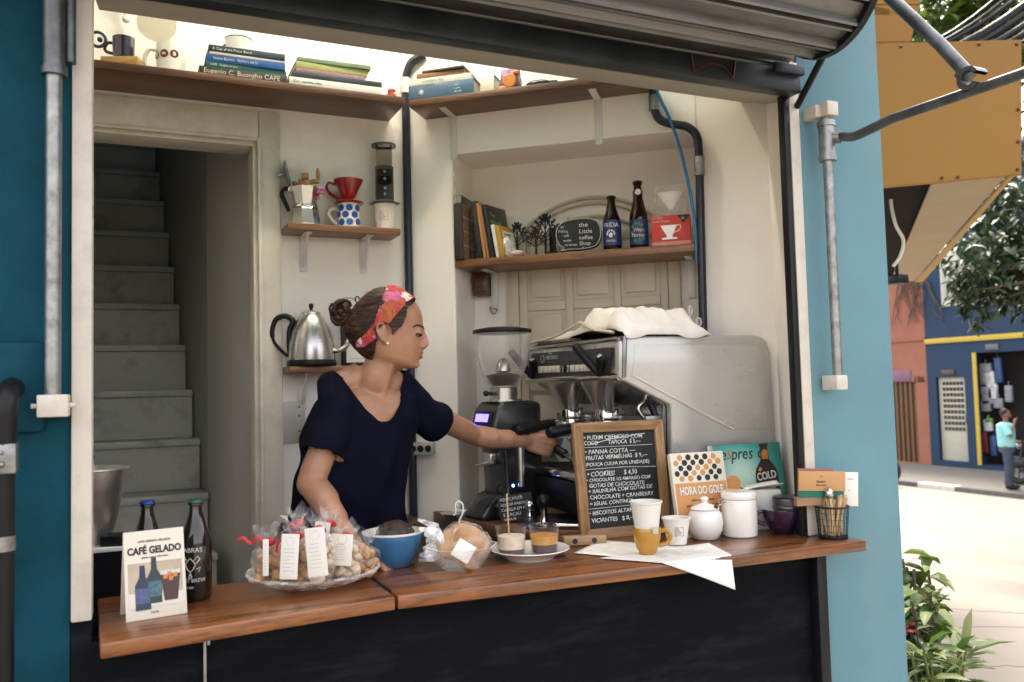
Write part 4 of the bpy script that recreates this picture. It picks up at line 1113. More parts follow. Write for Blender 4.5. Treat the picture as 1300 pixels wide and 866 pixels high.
# ---- moka pot, dripper and press on the small shelf
S1 = ZS1+.022+.0003
YS = YR-.065
def S(p): return F_PX/((p-CAM).dot(f_))
p = pos(388, 287, YS, S1)
t = thing('moka_pot', 'faceted aluminium moka pot with its lid open, a wooden figure in its top', 'moka pot', p, RC)
m_alu = P('cast_aluminium', (.60, .60, .58), .22, metal=1., var=.08)
b = MB().lathe([(0, 0), (.049, 0), (.050, .004), (.043, .055), (.040, .060), (0, .060)], 8); b.build('boiler', m_alu, t, angle=20)
b = MB().lathe([(0, .060), (.0405, .060), (.042, .066), (.040, .071), (0, .071)], 36); b.build('collar', m_chrome, t)
b = MB().lathe([(.034, .071), (.036, .072), (.049, .128), (.047, .129), (.033, .073)], 8); b.build('upper_pot', m_alu, t, angle=20)
b = MB(); b.prism([(.036, -.012), (.036, .012), (.066, 0)], .108, .130, .002); b.prism([(.03, -.006), (.03, .006), (.048, 0)], .09, .108, .001); b.build('spout', P('purple_reflecting_spout', (.35, .12, .2), .25, metal=.8), t)
b = MB().tube(spline([(-.044, 0, .122), (-.066, 0, .128), (-.078, 0, .112), (-.070, 0, .09), (-.058, 0, .062), (-.056, 0, .052)], 6), [.009]*24+[.008]*6+[.006], 10, flat=.7); b.build('handle', m_black, t)
b = MB().box((-.056, -.008, .116), (-.04, .008, .132), .003); b.build('hinge', m_alu, t)
ld_ = MB().lathe([(0, .014), (.012, .013), (.046, .003), (.049, 0), (.046, -.001), (0, .009)], 8)
ld_.lathe([(0, .014), (.005, .014), (.006, .022), (.009, .03), (.007, .036), (0, .037)], 16)
ld_.build('lid', P('dark_alu', (.35, .37, .38), .3, metal=1.), t, angle=20, mtx=M.Translation((-.057, 0, .178)) @ M.Rotation(rad(-100), 4, 'Y') @ M.Rotation(rad(8), 4, 'X'))
fg = thing('wooden_figure', 'small pale wooden block figure with one arm raised, standing in the moka pot', 'figure', p+V((0, 0, .129)), RC+.1)
m_fig = WOOD('figure_wood', (.25, .11, .03), (.48, .25, .08), 2, .5, 2.)
b = MB().box((-.021, -.012, -.03), (.021, .012, .026), .002); b.build('torso', m_fig, fg)
b = MB().box((-.010, -.009, .030), (.010, .009, .050), .002); b.cyl((0, 0, .024), (0, 0, .032), .004); b.build('head', m_fig, fg)
b = MB().box((.022, -.008, .016), (.046, .008, .029), .002); b.box((.036, -.008, .0295), (.047, .008, .058), .002); b.box((.038, -.005, .0585), (.044, .005, .066), .001); b.build('arm', m_fig, fg)
b = MB().box((-.036, -.008, .004), (-.0215, .008, .018), .002); b.ball((-.034, -.004, .014), .009, 2); b.build('arm', m_fig, fg)
p = pos(443, 289, YS, S1)
t = thing('mug', 'white mug with blue polka dots under the red dripper', 'mug', p, RC+PI)
cup_bm(.037, .037, .083).build('body', m_china, t)
h = MB(); h.tube(spline([(.036, 0, .07), (.058, 0, .068), (.068, 0, .052), (.058, 0, .03), (.036, 0, .012)], 6), .006, 10, flat=1.3); h.build('handle', m_china, t)
d = MB()
for a, z in ((.25, .066), (-.55, .066), (-.1, .043), (-.9, .045), (.27, .018), (-.5, .018), (.75, .043), (1.1, .066), (1.15, .02), (-1.3, .02)):
    d.lathe([(0, .0004), (.0115, .0004), (.0115, -.003), (0, -.003)], 20, mtx=M.Rotation(PI/2+a, 4, 'Z') @ M.Translation((.0372, 0, z)) @ M.Rotation(PI/2, 4, 'Y'))
d.build('dots', P('blue_dot_glaze', (.02, .09, .36), .2), t)
t = thing('coffee_dripper', 'glossy red cone dripper sitting on the polka dot mug', 'dripper', p+V((0, 0, .0845)), RC+PI)
b = MB().lathe([(.012, .002), (.047, .000), (.051, .003), (.048, .006), (.016, .008), (.016, .014), (.022, .022), (.049, .078), (.050, .081), (.047, .080), (.019, .022), (.012, .014)], 48); b.build('cone', m_red, t)
b = MB().tube(spline([(.044, 0, .068), (.066, 0, .074), (.074, 0, .058), (.058, 0, .034), (.024, 0, .014)], 6), .0045, 10, flat=1.5); b.build('handle', m_red, t)
p = pos(489, 290, YS, S1)
t = thing('paper_cup', 'white paper cup with a small printed logo under the plastic coffee press', 'cup', p, RC)
def paper_cup(t, r0, r1, h, logo=True):
    b = MB().lathe([(0, .003), (r0, .003), (r0, 0), (r0+.001, 0), (r1, h-.003), (r1+.003, h-.002), (r1+.003, h+.001), (r1, h+.001), (r0-.001, .004)], 40); b.build('cup', m_cupw, t)
    if logo:
        zc = h*.52; r = r0+(r1-r0)*.55+.0004; q = M.Translation((0, -r, zc)) @ M.Rotation(math.atan((r1-r0)/h), 4, 'X')
        g = MB(); s_ = h*.17
        for a, b_, c, d_ in ((-s_, -s_*.9, s_, s_), ):
            for lo, hi in (((-s_, 0, s_), (s_, .0006, s_+.0008)), ((-s_, 0, -s_), (-s_*.35, .0006, -s_+.0008)), ((s_*.0, 0, -s_), (s_, .0006, -s_+.0008)), ((-s_, 0, -s_), (-s_+.0008, .0006, s_)), ((s_-.0008, 0, -s_), (s_, .0006, s_))): g.box(lo, hi, 0, mtx=q)
        for i, tx in enumerate(('the', 'little', 'coffee', 'shop')): g._add(text_bm(tx, s_*.55, .0003), q @ M.Translation((-s_*.75, 0, s_*.55-i*s_*.45)) @ UP)
        g.build('logo', P('grey_print', (.22, .21, .2), .7), t, smooth=False)
paper_cup(t, .028, .038, .088)
t = thing('coffee_press', 'smoky clear plastic plunger coffee press standing on the paper cup', 'coffee press', p+V((0, 0, .0895)), RC)
m_smoke = GLASS('smoky_plastic', (.45, .42, .38), .08, 1.2)
b = MB().lathe([(.030, .012), (.032, .012), (.032, .132), (.029, .132), (.029, .013)], 36); b.build('chamber', m_smoke, t)
b = MB().lathe([(.0, .0), (.044, .0), (.046, .003), (.034, .005), (.033, .014), (0, .014)], 36); b.prism([(.054*math.cos(a), .054*math.sin(a)) for a in [2*PI*i/6 for i in range(6)]], .0032, .006, .001); b.build('filter_cap', P('grey_plastic', (.06, .065, .07), .3), t)
b = MB().lathe([(.0265, .098), (.0275, .098), (.0275, .204), (.040, .206), (.040, .209), (.026, .209), (.0255, .2)], 36); b.build('plunger', m_smoke, t)
b = MB().lathe([(.0, .076), (.0275, .076), (.0285, .085), (.0285, .096), (0, .098)], 30); b.build('seal', m_black, t)
b = MB().lathe([(.039, .2035), (.042, .2035), (.042, .21), (.039, .21)], 36); b.build('rim', P('grey_plastic', (.06, .065, .07), .3), t)
b = MB()
for z in (.032, .052, .085, .11): b.lathe([(0, 0), (.0045, 0), (.0045, -.002), (0, -.002)], 14, mtx=M.Rotation(-PI/2+.2, 4, 'Z') @ M.Translation((.0325, 0, z)) @ M.Rotation(PI/2, 4, 'Y'))
b.build('marks', P('blue_marks', (.05, .2, .5), .4), t)

# ---- kettle shelf
S2 = ZS2+.022+.0003
p = pos(396, 466, YS, S2)
t = thing('kettle', 'brushed steel gooseneck kettle with black base and handle', 'kettle', p, RC)
b = MB().lathe([(0, .016), (.076, .016), (.077, .02), (.072, .07), (.062, .115), (.048, .15), (.034, .168), (.03, .172), (0, .174)], 56); b.build('body', m_steel, t)
b = MB().lathe([(0, 0), (.078, 0), (.080, .003), (.079, .018), (.0765, .021), (0, .021)], 48); b.build('base', m_black, t)
b = MB().lathe([(.031, .171), (.03, .178), (.014, .184), (0, .186)], 36); b.build('lid', m_steel, t)
b = MB().lathe([(0, .184), (.004, .184), (.005, .19), (.008, .197), (.007, .206), (0, .209)], 20); b.build('knob', m_black, t)
b = MB().tube(spline([(.062, 0, .052), (.082, 0, .050), (.108, 0, .058), (.122, 0, .085), (.126, 0, .12), (.135, 0, .15), (.152, 0, .16)], 6), [.010-.0045*i/36 for i in range(37)], 12); b.build('spout', m_steel, t)
b = MB().tube(spline([(-.066, 0, .022), (-.072, 0, .07), (-.070, 0, .12), (-.060, 0, .150), (-.085, 0, .168), (-.116, 0, .158), (-.130, 0, .12), (-.124, 0, .085), (-.100, 0, .055), (-.078, 0, .036)], 6), [.011]*20+[.010]*20+[.0065]*15, 12, flat=.8); b.build('handle', m_black, t)
p = pos(455, 466, YR-.05, S2)
t = thing('picture_frame', 'small black framed card propped behind the barista on the kettle shelf', 'frame', p, 0.05)
b = MB().box((-.055, 0, 0), (-.04, .02, .165), .002); b.box((.09, 0, 0), (.105, .02, .165), .002); b.box((-.0399, 0, 0), (.0899, .02, .012), .002); b.box((-.0399, 0, .153), (.0899, .02, .165), .002); b.build('frame', m_black, t)
b = MB().box((-.0398, .008, .0122), (.0898, .016, .1528), 0); cd = b.build('card', m_paperw, t)
g = MB()
for i in range(3): g.tube([V((.03+.022*math.cos(a)*(1+.2*i), .0076, .075+.03*math.sin(a+i*.3))) for a in [2*PI*k/16 for k in range(17)]], .0007, 5)
g.box((-.025, .0072, .025), (.075, .0079, .026), 0); g.box((-.02, .0072, .118), (.06, .0079, .119), 0); g.build('drawing', P('grey_print', (.22, .21, .2), .7), cd)

# ---- recess shelf
SN = ZN+.026+.0003
def upright_book(label, u, w, T, D, H, mat, lean=0., yaw=0., group='books standing on the recess shelf', spine=None, tmat=None, ts=.012, cover=None, cmat=None):
    """spine to -y (room), thickness along +x, leaning to the left (against its neighbour) by lean"""
    q = LW(u, w, SN); t = thing('book', label, 'book', q, AR+yaw, group)
    R_ = M.Rotation(lean, 4, 'Y')
    c = MB(); c.box((0, 0, 0), (.002, D, H), .0006); c.box((T-.002, 0, 0), (T, D, H), .0006); c.box((0, 0, 0), (T, .0028, H), .001); c.build('cover', mat, t, mtx=R_)
    MB().box((.0022, .003, .002), (T-.0022, D-.003, H-.003), .0005).build('pages', m_pages, t, mtx=R_)
    if spine: write([(spine, T*.5-ts*.36, H*.86, ts, dict(rot=PI/2, y=-.0006))], tmat or m_chalk, t, base=R_)
    return t, R_
ub = .182
m_beans = P('coffee_bean_photo', (.30, .16, .07), .5, var=.75, scale=70)
bk, R_ = upright_book('thick dark brown book with a tall spine title and coffee bean cover', ub, -.012, .030, .15, .225, ma('spine_brown', (.022, .015, .014)), 0.0, spine='GOOD · CUP', ts=.020, tmat=mgold)
b = MB().box((.0303, .008, .004), (.0311, .148, .195), 0); cv = b.build('cover_photo', m_beans, bk)
g = MB()
for y in (.055, .10): g.box((.0312, y, .004), (.0316, y+.003, .195), 0)
for z in (.05, .10, .15): g.box((.0312, .008, z), (.0316, .148, z+.003), 0)
g.build('grid_lines', m_chalk, cv)
b = MB().box((.002, -.0008, .198), (.028, .001, .222), .001); b.build('spine_label', P('grey_label', (.25, .25, .25), .5), bk)
specs = [(.072, .018, .14, .205, 'night2', (.012, .018, .025), 'black book leaning beside the coffee bean book', 0.10, None),
         (.094, .010, .14, .198, 'amber', (.5, .24, .06), 'thin amber book leaning among the recess shelf books', .13, None),
         (.107, .008, .13, .19, 'terracotta', (.42, .17, .08), 'thin terracotta book leaning among the recess shelf books', .15, None),
         (.118, .016, .13, .192, 'black_green', (.015, .018, .018), 'black paperback with green lettering on its cover', .17, 'g'),
         (.140, .012, .11, .118, 'cream2', (.7, .66, .56), 'short white book leaning on the recess shelf', .16, None),
         (.155, .016, .10, .112, 'mustard', (.45, .28, .03), 'short mustard yellow book with a white label', .18, 'y')]
for du, T, D, H, n, c, lab, ln, kind_ in specs:
    bk, R_ = upright_book(lab, ub+du+.004, .012, T, D, H, ma(n, c), -ln, yaw=-.28 if kind_ else -.1)
    if kind_ == 'g':
        side = R_ @ M.Translation((T+.0006, 0, 0)) @ M.Rotation(PI/2, 4, 'Z')
        write([('The', .015, .15, .024, {}), ('World', .015, .122, .026, {}), ('Atlas', .015, .095, .026, {}), ('of', .015, .07, .022, {})], P('green_print', (.2, .34, .06), .5), bk, base=side)
    if kind_ == 'y':
        b = MB().box((T+.0003, .016, .018), (T+.001, .086, .095), 0); lb2 = b.build('label', m_paperw, bk, mtx=R_)
        side = R_ @ M.Translation((T+.0016, 0, 0)) @ M.Rotation(PI/2, 4, 'Z')
        write([('COFFEE', .022, .078, .013, {}), ('■', .055, .03, .02, {})], m_ink, lb2, base=side)
p = posr(652, 328, .03, SN)
t = thing('plastic_bag', 'crinkled clear plastic bag lying against the yellow book', 'bag', p, AR)
bag_bm(.05, .05, .075, seedv=5).build('bag', FILM('pearly_film', (.95, .9, .85), .55), t, mtx=M.Rotation(rad(-28), 4, 'Y'))
MB().ball((.012, 0, .012), (.026, .022, .012), 3, noise=.06).build('contents', P('pinkish_contents', (.62, .5, .42), .5), t)
# black sheet metal trees on a wooden foot
def metal_tree(label, px, py, H, wd, w, rz=0.):
    t = thing('tree_ornament', label, 'ornament', posr(px, py, w, SN+.0075), AR+rz, 'black metal tree ornaments')
    mb = MB(); th = .0018
    mb.box((-.004, -th, 0), (.004, th, H*.55), .001); mb.tube([(0, 0, H*.5), (0, 0, H*.93)], .0026, 8)
    def leaf(x, z, a, l, w_):
        pts = [(math.cos(2*PI*k/10)*l*.5, math.sin(2*PI*k/10)*w_*.5*(1-.3*math.cos(2*PI*k/10))) for k in range(10)]
        ca, sa = math.cos(a), math.sin(a)
        mb.prism([(x+p[0]*ca-p[1]*sa, z+p[0]*sa+p[1]*ca) for p in pts], -th, th, 0, mtx=M.Rotation(PI/2, 4, 'X'))
    leaf(0, H*.96, PI/2, H*.09, H*.055)
    for k, (z0, ln, an) in enumerate(((.40, .50, .38), (.48, .52, .62), (.56, .46, .86), (.68, .34, 1.1), (.80, .2, 1.25))):
        for s in (1, -1):
            a = an if s > 0 else PI-an
            x1, z1 = math.cos(a)*ln*wd, H*z0+math.sin(a)*ln*wd
            mb.tube(spline([(0, 0, H*(z0-.06)), (x1*.5, 0, H*z0+(z1-H*z0)*.38), (x1, 0, z1)], 4), .0016, 6)
            leaf(x1*1.08, z1+.004, a, H*.12, H*.06)
            for q in (.55, .8): 
                leaf(x1*q+.0, H*z0+(z1-H*z0)*q+H*.035, a+.7*s, H*.085, H*.042); leaf(x1*q+H*.02*s, H*z0+(z1-H*z0)*q-H*.03, a-.6*s, H*.085, H*.042)
    mb.build('tree', m_black, t, smooth=False)
p = posr(687, 325, .09, SN)
fb = thing('ornament_base', 'small reddish wooden foot under the metal trees', 'base', p, AR)
MB().box((-.10, -.035, 0), (.055, .04, .007), .002).build('foot', m_shelf, fb)
metal_tree('black sheet metal tree of middle height nearest the books', 657, 325, .128, .085, .10)
metal_tree('tallest black sheet metal tree on the recess shelf', 693, 322, .152, .10, .105)
metal_tree('smallest black sheet metal tree standing in front', 681, 326, .090, .07, .062)
p = posr(702, 322, .15, SN)
t = thing('card_stand', 'flat black card standing behind the tall metal tree', 'card', p, AR)
MB().box((-.012, -.003, .03), (.012, .003, .115), .003).build('card', m_black, t); MB().box((-.02, -.015, 0), (.02, .015, .0295), .003).build('stand', m_black, t)
# speech bubble chalkboard
p = posr(735, 324, .035, SN)
t = thing('chalkboard', 'speech bubble shaped chalkboard with white lettering on the recess shelf', 'chalkboard', p, AR+.12)
out = [V((x, z, 0)) for x, z in ((-.062, .008), (-.052, .018), (-.070, .035), (-.078, .065), (-.070, .095), (-.045, .112), (0, .118), (.045, .116), (.070, .100), (.078, .065), (.070, .035), (.050, .018), (.0, .012), (-.034, .013))]
sp_ = spline(out+[out[0]], 5)[:-1]
b = MB(); b.prism([(v.x, v.y) for v in sp_], -.03, 0, .002, mtx=M.Rotation(PI/2, 4, 'X')); 
b.build('board', m_slate, t, mtx=M.Translation((0, 0, 0)))
T2 = M.Rotation(0, 4, 'X')
g = MB(); g.tube([V((v.x*.97, -.0008, v.y*.97+.002)) for v in sp_], .0011, 6, closed=True); g.build('border', m_chalk, t)
write([('the', .002, .089, .021, dict(y=-.001, wx=1.15)), ('Little', .002, .067, .020, dict(y=-.001, wx=1.1)), ('coffee', .002, .046, .019, dict(y=-.001)), ('Shop', .003, .026, .019, dict(y=-.001)),
       ('se', -.060, .088, .013, dict(y=-.001)), ('INSTA', -.068, .074, .012, dict(y=-.001, rot=-.15)), ('wifi', -.05, .057, .013, dict(y=-.001)), ('senha', -.052, .041, .012, dict(y=-.001)), ('no balcao', -.047, .026, .011, dict(y=-.001)), ('c', .016, .016, .012, dict(y=-.001, rot=1.5))], m_chalk, t)
# beer bottles
m_amber = GLASS('brown_bottle_glass', (.16, .06, .012), .03, 1.5)
def bottle(name, label, loc, rz, H, R, glass, capm, neck=.014, sh=.55, sh2=.70, band=None, lab=None, labz=(.1, .5), group=None):
    t = thing(name, label, 'bottle', loc, rz, group)
    pr = [(0, .002), (R*.85, 0), (R, .006), (R, H*sh*.9), (R*.97, H*sh), (R*.72, H*(sh+(sh2-sh)*.55)), (neck*1.25, H*sh2), (neck, H*.86), (neck*.93, H*.93), (neck*1.12, H*.935), (neck*1.12, H*.955), (neck*.9, H*.96), (neck*.9, H*.985)]
    sp = []
    inner = [(max(r-.003, .004), z) for r, z in pr[::-1][:-2]]
    MB().lathe(pr+[(neck*.7, H*.985)]+inner[1:-1]+[(R-.004, .008), (0, .009)], 40).build('glass', glass, t)
    MB().lathe([(0, H*.992), (neck*.95, H*.992), (neck*1.15, H*.98), (neck*1.22, H*.962), (neck*1.0, H*.962)][::-1], 30).build('cap', capm, t)
    if lab is not None:
        L_ = MB().lathe([(R+.0006, H*labz[0]), (R+.0006, H*labz[1])], 40); lo_ = L_.build('label', lab, t)
        return t, lo_
    return t, None
m_blab = P('blue_label_paper', (.012, .03, .13), .45, var=.25, scale=20)
def curved(lines, R, mat, parent, name='lettering', a0=0.):
    """lettering wrapped round a cylinder of radius R, centred on -y"""
    mb = MB()
    for tx, zc, size, kw in lines:
        kw = dict(kw); sh_ = kw.pop('tilt', 0.); off = kw.pop('ang', 0.)
        b = text_bm(tx, size, .0002, align='CENTER', **kw)
        for v in b.verts:
            a = -PI/2+a0+off+v.co.x/R; z = zc+v.co.y+sh_*v.co.x; rr = R+.0002+v.co.z
            v.co = V((rr*math.cos(a), rr*math.sin(a), z))
        mb._add(b)
    return mb.build(name, mat, parent, smooth=False)
p = posr(778, 321, .06, SN)
t, lo_ = bottle('beer_bottle', 'shorter brown beer bottle with blue and white label on the recess shelf', p, AR, .192, .0305, m_amber, m_black, lab=m_blab, labz=(.10, .54), sh=.58, sh2=.76)
curved([('FRIDA', .080, .021, {}), ('CERVEJA', .03, .010, {})], .0315, m_chalk, lo_)
g = MB()
for k in range(6): g.ball((.011*math.cos(k*PI/5)*1.1, -.0312+abs(math.cos(k*PI/5))*.002, .056+.012*math.sin(k*PI/5)), (.0035, .001, .0045), 1)
g.ball((0, -.031, .052), (.007, .0015, .009), 2); g.build('emblem', m_chalk, lo_)
p = posr(812, 317, .06, SN)
t, lo_ = bottle('beer_bottle', 'taller brown beer bottle with leafy blue label and round neck tag', p, AR, .235, .031, m_amber, m_black, lab=m_blab, labz=(.06, .42), sh=.5, sh2=.72)
curved([('Hey', .058, .018, dict(shear=.3)), ('Porter', .040, .018, dict(shear=.3))], .032, mgold, lo_)
g = MB()
for a, z in ((-.5, .075), (-.2, .085), (.1, .082), (.4, .078), (.6, .06), (-.65, .055), (.2, .03), (-.3, .028), (.55, .035)):
    g.ball((.0318*math.sin(a), -.0318*math.cos(a), z), (.005, .0012, .007), 2)
g.build('leaf_print', P('leaf_print_green', (.05, .2, .05), .5), lo_)
b = MB().lathe([(.0165, .185), (.0165, .200)], 30); b.build('neck_band', m_blab, t)
b = MB().lathe([(0, .001), (.010, .001), (.010, -.001), (0, -.001)], 20, mtx=M.Translation((.003, -.0175, .193)) @ M.Rotation(PI/2, 4, 'X')); b.build('neck_tag', m_chalk, t)
# red filter box in a plastic bag
p = posr(853, 313, .06, SN)
t = thing('filter_box', 'red carton of paper coffee filters printed with a white dripper', 'carton', p, AR+.03)
MB().box((-.064, -.022, 0), (.064, .022, .105), .002).build('carton', P('red_carton', (.52, .045, .03), .5, var=.05), t)
g = MB(); Y_ = -.0226
def pl2(pts): g.prism([(x, z) for x, z in pts], .0221, .0226, 0, mtx=M.Rotation(PI/2, 4, 'X'))
pl2([(-.034, .072), (.020, .072), (.004, .036), (.004, .032), (.020, .030), (.020, .025), (-.030, .025), (-.030, .030), (-.014, .032), (-.014, .036)])
g.tube([V((x, Y_, z)) for x, z in ((.016, .070), (.030, .072), (.033, .062), (.024, .052), (.009, .046))], .0016, 6)
g.build('dripper_print', m_china, t)
write([('FILTRO', -.058, .094, .010, dict(y=-.0228)), ('Cone Dripper', -.058, .083, .010, dict(y=-.0228)), ('100 folhas', -.055, .008, .008, dict(y=-.0228))], m_chalk, t)
b = MB(); b.prism([(.022, .103), (.062, .103), (.042, .076)], .0222, .0228, 0, mtx=M.Rotation(PI/2, 4, 'X')); bd = b.build('corner_badge', m_ink, t, smooth=False)
write([('02', .034, .089, .011, dict(y=-.0233))], m_chalk, bd)
MB().box((-.0645, -.0225, -.0), (.0645, -.0221, .018), 0).build('pale_stripe', P('pale_pink_print', (.62, .25, .2), .5), t)
t = thing('plastic_bag', 'crumpled clear plastic bag of filter papers on top of the red carton', 'bag', p+V((0, 0, .1055)), AR)
bag_bm(.135, .055, .105, seedv=9).build('bag', m_cell, t)
b = MB().lathe([(.006, 0), (.04, .055), (.042, .06), (.0, .06)], 20, mtx=M.Translation((0, 0, .02)) @ M.Diagonal((1, .4, 1, 1))); b.build('filter_papers', m_paperw, t)

# ------------------------------------------------------------------ things on the serving counter
ZC = 1.0603
def posz(px, py, dY=0., Z=ZC):
    p = at(px, py, Z=Z); p.z = Z
    return p
# cold coffee card: a folded tent card
a, b_ = posz(160, 791), posz(238, 778.5)
ang = math.atan2(b_.y-a.y, b_.x-a.x)
t = thing('tent_card', 'white folded tent card printed with cold coffee bottles and a glass', 'card', a, ang)
Wc, Hc, TL_ = (b_-a).length, .165, rad(12)
FR = M.Rotation(-TL_, 4, 'X')
MB().box((0, 0, .0005), (Wc, .0012, Hc), .0003).build('front', P('cream_card', (.74, .69, .56), .6, var=.02), t, mtx=FR)
MB().box((0, -.0012, .0005), (Wc, 0, Hc), .0003).build('back', P('cream_card', (.74, .69, .56), .6), t, mtx=M.Translation((0, 2*Hc*math.sin(TL_)+.0016, 0)) @ M.Rotation(TL_, 4, 'X'))
q = FR @ M.Translation((0, -.0006, 0))
g = MB(); g.box((.006, 0, .022), (Wc-.006, .0005, .105), 0); pic = g.build('picture', P('sandy_photo', (.50, .42, .30), .5, var=.2, scale=14), t, mtx=q, smooth=False)
def flat(pts, y0, y1, mat, name, parent, mtx):
    m_ = MB(); m_.prism(pts, -y1, -y0, 0, mtx=M.Rotation(PI/2, 4, 'X')); return m_.build(name, mat, parent, mtx=mtx, smooth=False)
def bshape(cx, z0, h, w): return [(cx-w/2, z0), (cx+w/2, z0), (cx+w/2, z0+h*.55), (cx+w*.2, z0+h*.74), (cx+w*.16, z0+h), (cx-w*.16, z0+h), (cx-w*.2, z0+h*.74), (cx-w/2, z0+h*.55)]
flat([(.006, .022), (Wc-.006, .022), (Wc-.006, .045), (.006, .05)], -.0004, 0, P('pale_table_print', (.7, .66, .56), .6), 'table_print', pic, q)
for cx, z0, h, w_, c, n in ((.052, .028, .085, .026, (.012, .03, .035), 'green'), (.031, .018, .082, .027, (.015, .025, .06), 'blue')):
    flat(bshape(cx, z0, h, w_), -.0012 if n == 'blue' else -.0008, -.0003, P('bottle_print_'+n, c, .4), 'bottle_print', pic, q)
    flat([(cx-w_*.46, z0+.012), (cx+w_*.46, z0+.012), (cx+w_*.46, z0+h*.48), (cx-w_*.46, z0+h*.48)], -.0016 if n == 'blue' else -.0014, -.0012, P('bottle_label_print_'+n, (.05, .13, .16) if n == 'green' else (.06, .09, .2), .4, var=.5, scale=120), 'label_print', pic, q)
flat([(.069, .030), (.093, .030), (.099, .078), (.064, .078)], -.0008, -.0003, P('iced_coffee_print', (.05, .018, .012), .4), 'glass_print', pic, q)
flat([(.0645, .0785), (.0985, .0785), (.1, .086), (.063, .086)], -.0008, -.0003, P('glass_rim_print', (.6, .6, .55), .4), 'glass_print', pic, q)
m_ = MB()
for x, z in ((.072, .074), (.082, .07), (.09, .076), (.08, .079)): m_.box((x-.004, -.0012, z-.004), (x+.004, -.0008, z+.004), .0003, mtx=M.Rotation(0, 4, 'X'))
m_.build('ice_print', P('amber_ice_print', (.6, .22, .05), .4), pic, mtx=q)
write([('CAFÉ GELADO', Wc/2, .1215, .0185, dict(align='CENTER', wx=.80, bold=.0007)), ('UMA BEBIDA GELADA', Wc/2, .143, .006, dict(align='CENTER')), ('gelado, forte e refrescante', Wc/2, .113, .005, dict(align='CENTER', wx=.9)), ('OCN', Wc/2-.004, .010, .006, dict(align='CENTER'))], m_ink, t, base=q)
# dark beer bottles at the left
m_dkg = P('very_dark_bottle_glass', (.012, .007, .005), .06, coat=.6, var=.1)
p = posz(249, 760)
t, _ = bottle('beer_bottle', 'dark bottle with green cap and white printed emblem beside the tent card', p, RC, .206, .0315, m_dkg, P('green_cap', (.02, .09, .06), .3, metal=.4), sh=.60, sh2=.80, neck=.0135)
def emblem(t, R):
    g = MB()
    cu = curved([('CABRAS', .100, .013, {}), ('COLD BREW', .040, .0105, {}), ('CAFE', .027, .006, {})], R, m_chalk, t)
    pts = []
    for s in (1, -1):
        for st in ([(0, .088), (.006, .082), (.014, .092), (.019, .086), (.012, .078)], [(0, .06), (.006, .066), (.010, .076), (.005, .083)], [(0, .058), (.003, .05), (0, .047)], [(.012, .066), (.02, .07), (.016, .06)]):
            g.tube([V((R+.0004)*1 if False else (R+.0003)*math.sin(s*x/R)) if False else V(((R+.0003)*math.sin(s*x/R), -(R+.0003)*math.cos(x/R), z)) for x, z in st], .0011, 6)
    g.build('emblem', m_chalk, t)
emblem(t, .0315)
p2 = pos(187, 758, .16, ZC)
t, _ = bottle('beer_bottle', 'dark bottle with blue cap half hidden behind the tent card', p2, RC, .206, .0315, m_dkg, P('blue_cap', (.012, .035, .25), .3, metal=.4), sh=.60, sh2=.80, neck=.0135)
emblem(t, .0315)
# black cabinet with the steel bucket
cb_ = thing('side_cabinet', 'matt black cabinet with a pale top at the left end of the counter', 'cabinet', (-.16, .50, 0))
MB().box((-.17, -.11, 0), (.155, .11, 1.128), .004).build('body', m_navy, cb_); MB().box((-.172, -.112, 1.1285), (.157, .112, 1.138), .002).build('top', m_paperw, cb_)
p = V((-.088, .485, 1.1383))
t = thing('bucket', 'tapered galvanised steel bucket standing on the black cabinet', 'bucket', p, RC)
MB().lathe([(0, .002), (.046, .0), (.048, .003), (.080, .17), (.083, .172), (.083, .176), (.079, .176), (.045, .006), (0, .005)], 48).build('pail', P('bucket_steel', (.62, .61, .58), .38, metal=.95, var=.2, scale=12), t)
b = MB(); b.tube(spline([(-.05, -.06, .176), (-.02, -.055, .2), (.01, -.05, .205), (.02, -.045, .19), (-.03, -.05, .186)], 6), .006, 8); b.tube(spline([(-.055, -.05, .19), (-.02, -.045, .215), (.012, -.04, .216), (.022, -.035, .2)], 6), .006, 8); b.build('handle', m_black, t)
p = V((-.028, .43, 1.1383))
t = thing('napkin_holder', 'black and striped packet lying beside the steel bucket', 'packet', p, RC+.1)
MB().box((-.03, -.03, 0), (.02, .03, .024), .004).build('case', m_black, t)
b = MB()
for k in range(4): b.box((.0205, -.025, .001+.005*k), (.062-.004*k, .028, .0045+.005*k), .0008, mtx=M.Rotation(.06*(k-1.5), 4, 'Z'))
b.build('sheets', P('printed_sheets', (.6, .5, .45), .6, var=.5, scale=60), t)

# glass plate with bags of biscuits
p = posz(400, 738); p = V((p.x-.008, p.y-.028, ZC))
t = thing('glass_plate', 'scalloped pressed glass cake plate holding the biscuit bags', 'plate', p, RC)
def scal(u, v):
    a = 2*PI*u; r = .035+.108*min(1, v*1.02); z = .004+.040*max(0, v-.2)**1.5
    if v > .85: r *= 1+.012*math.cos(28*a)
    return V((r*math.cos(a)*1.0, r*math.sin(a)*1.0, z+(.002*math.cos(14*a) if v > .3 else 0)))
b = MB(); b.grid(scal, 112, 12, wrapu=True)
b.build('plate', FILM('pressed_glass', (.80, .78, .72), .20, rough=.05, bump=.5, scale=60., edge=.75), t, thick=.004)
b = MB().tube([V((.1405*math.cos(a), .1405*math.sin(a), .0335)) for a in [2*PI*i/64 for i in range(64)]], .003, 8, closed=True); b.build('rim', FILM('pressed_glass', (.80, .78, .72), .20, rough=.05, bump=.5, scale=60., edge=.75), t)
m_bisc = P('golden_biscuit', (.46, .25, .10), .75, var=.3, scale=50, bump=.6, bscale=60)
m_bisc2 = P('pale_meringue', (.66, .54, .38), .75, var=.15, scale=50, bump=.5, bscale=50)
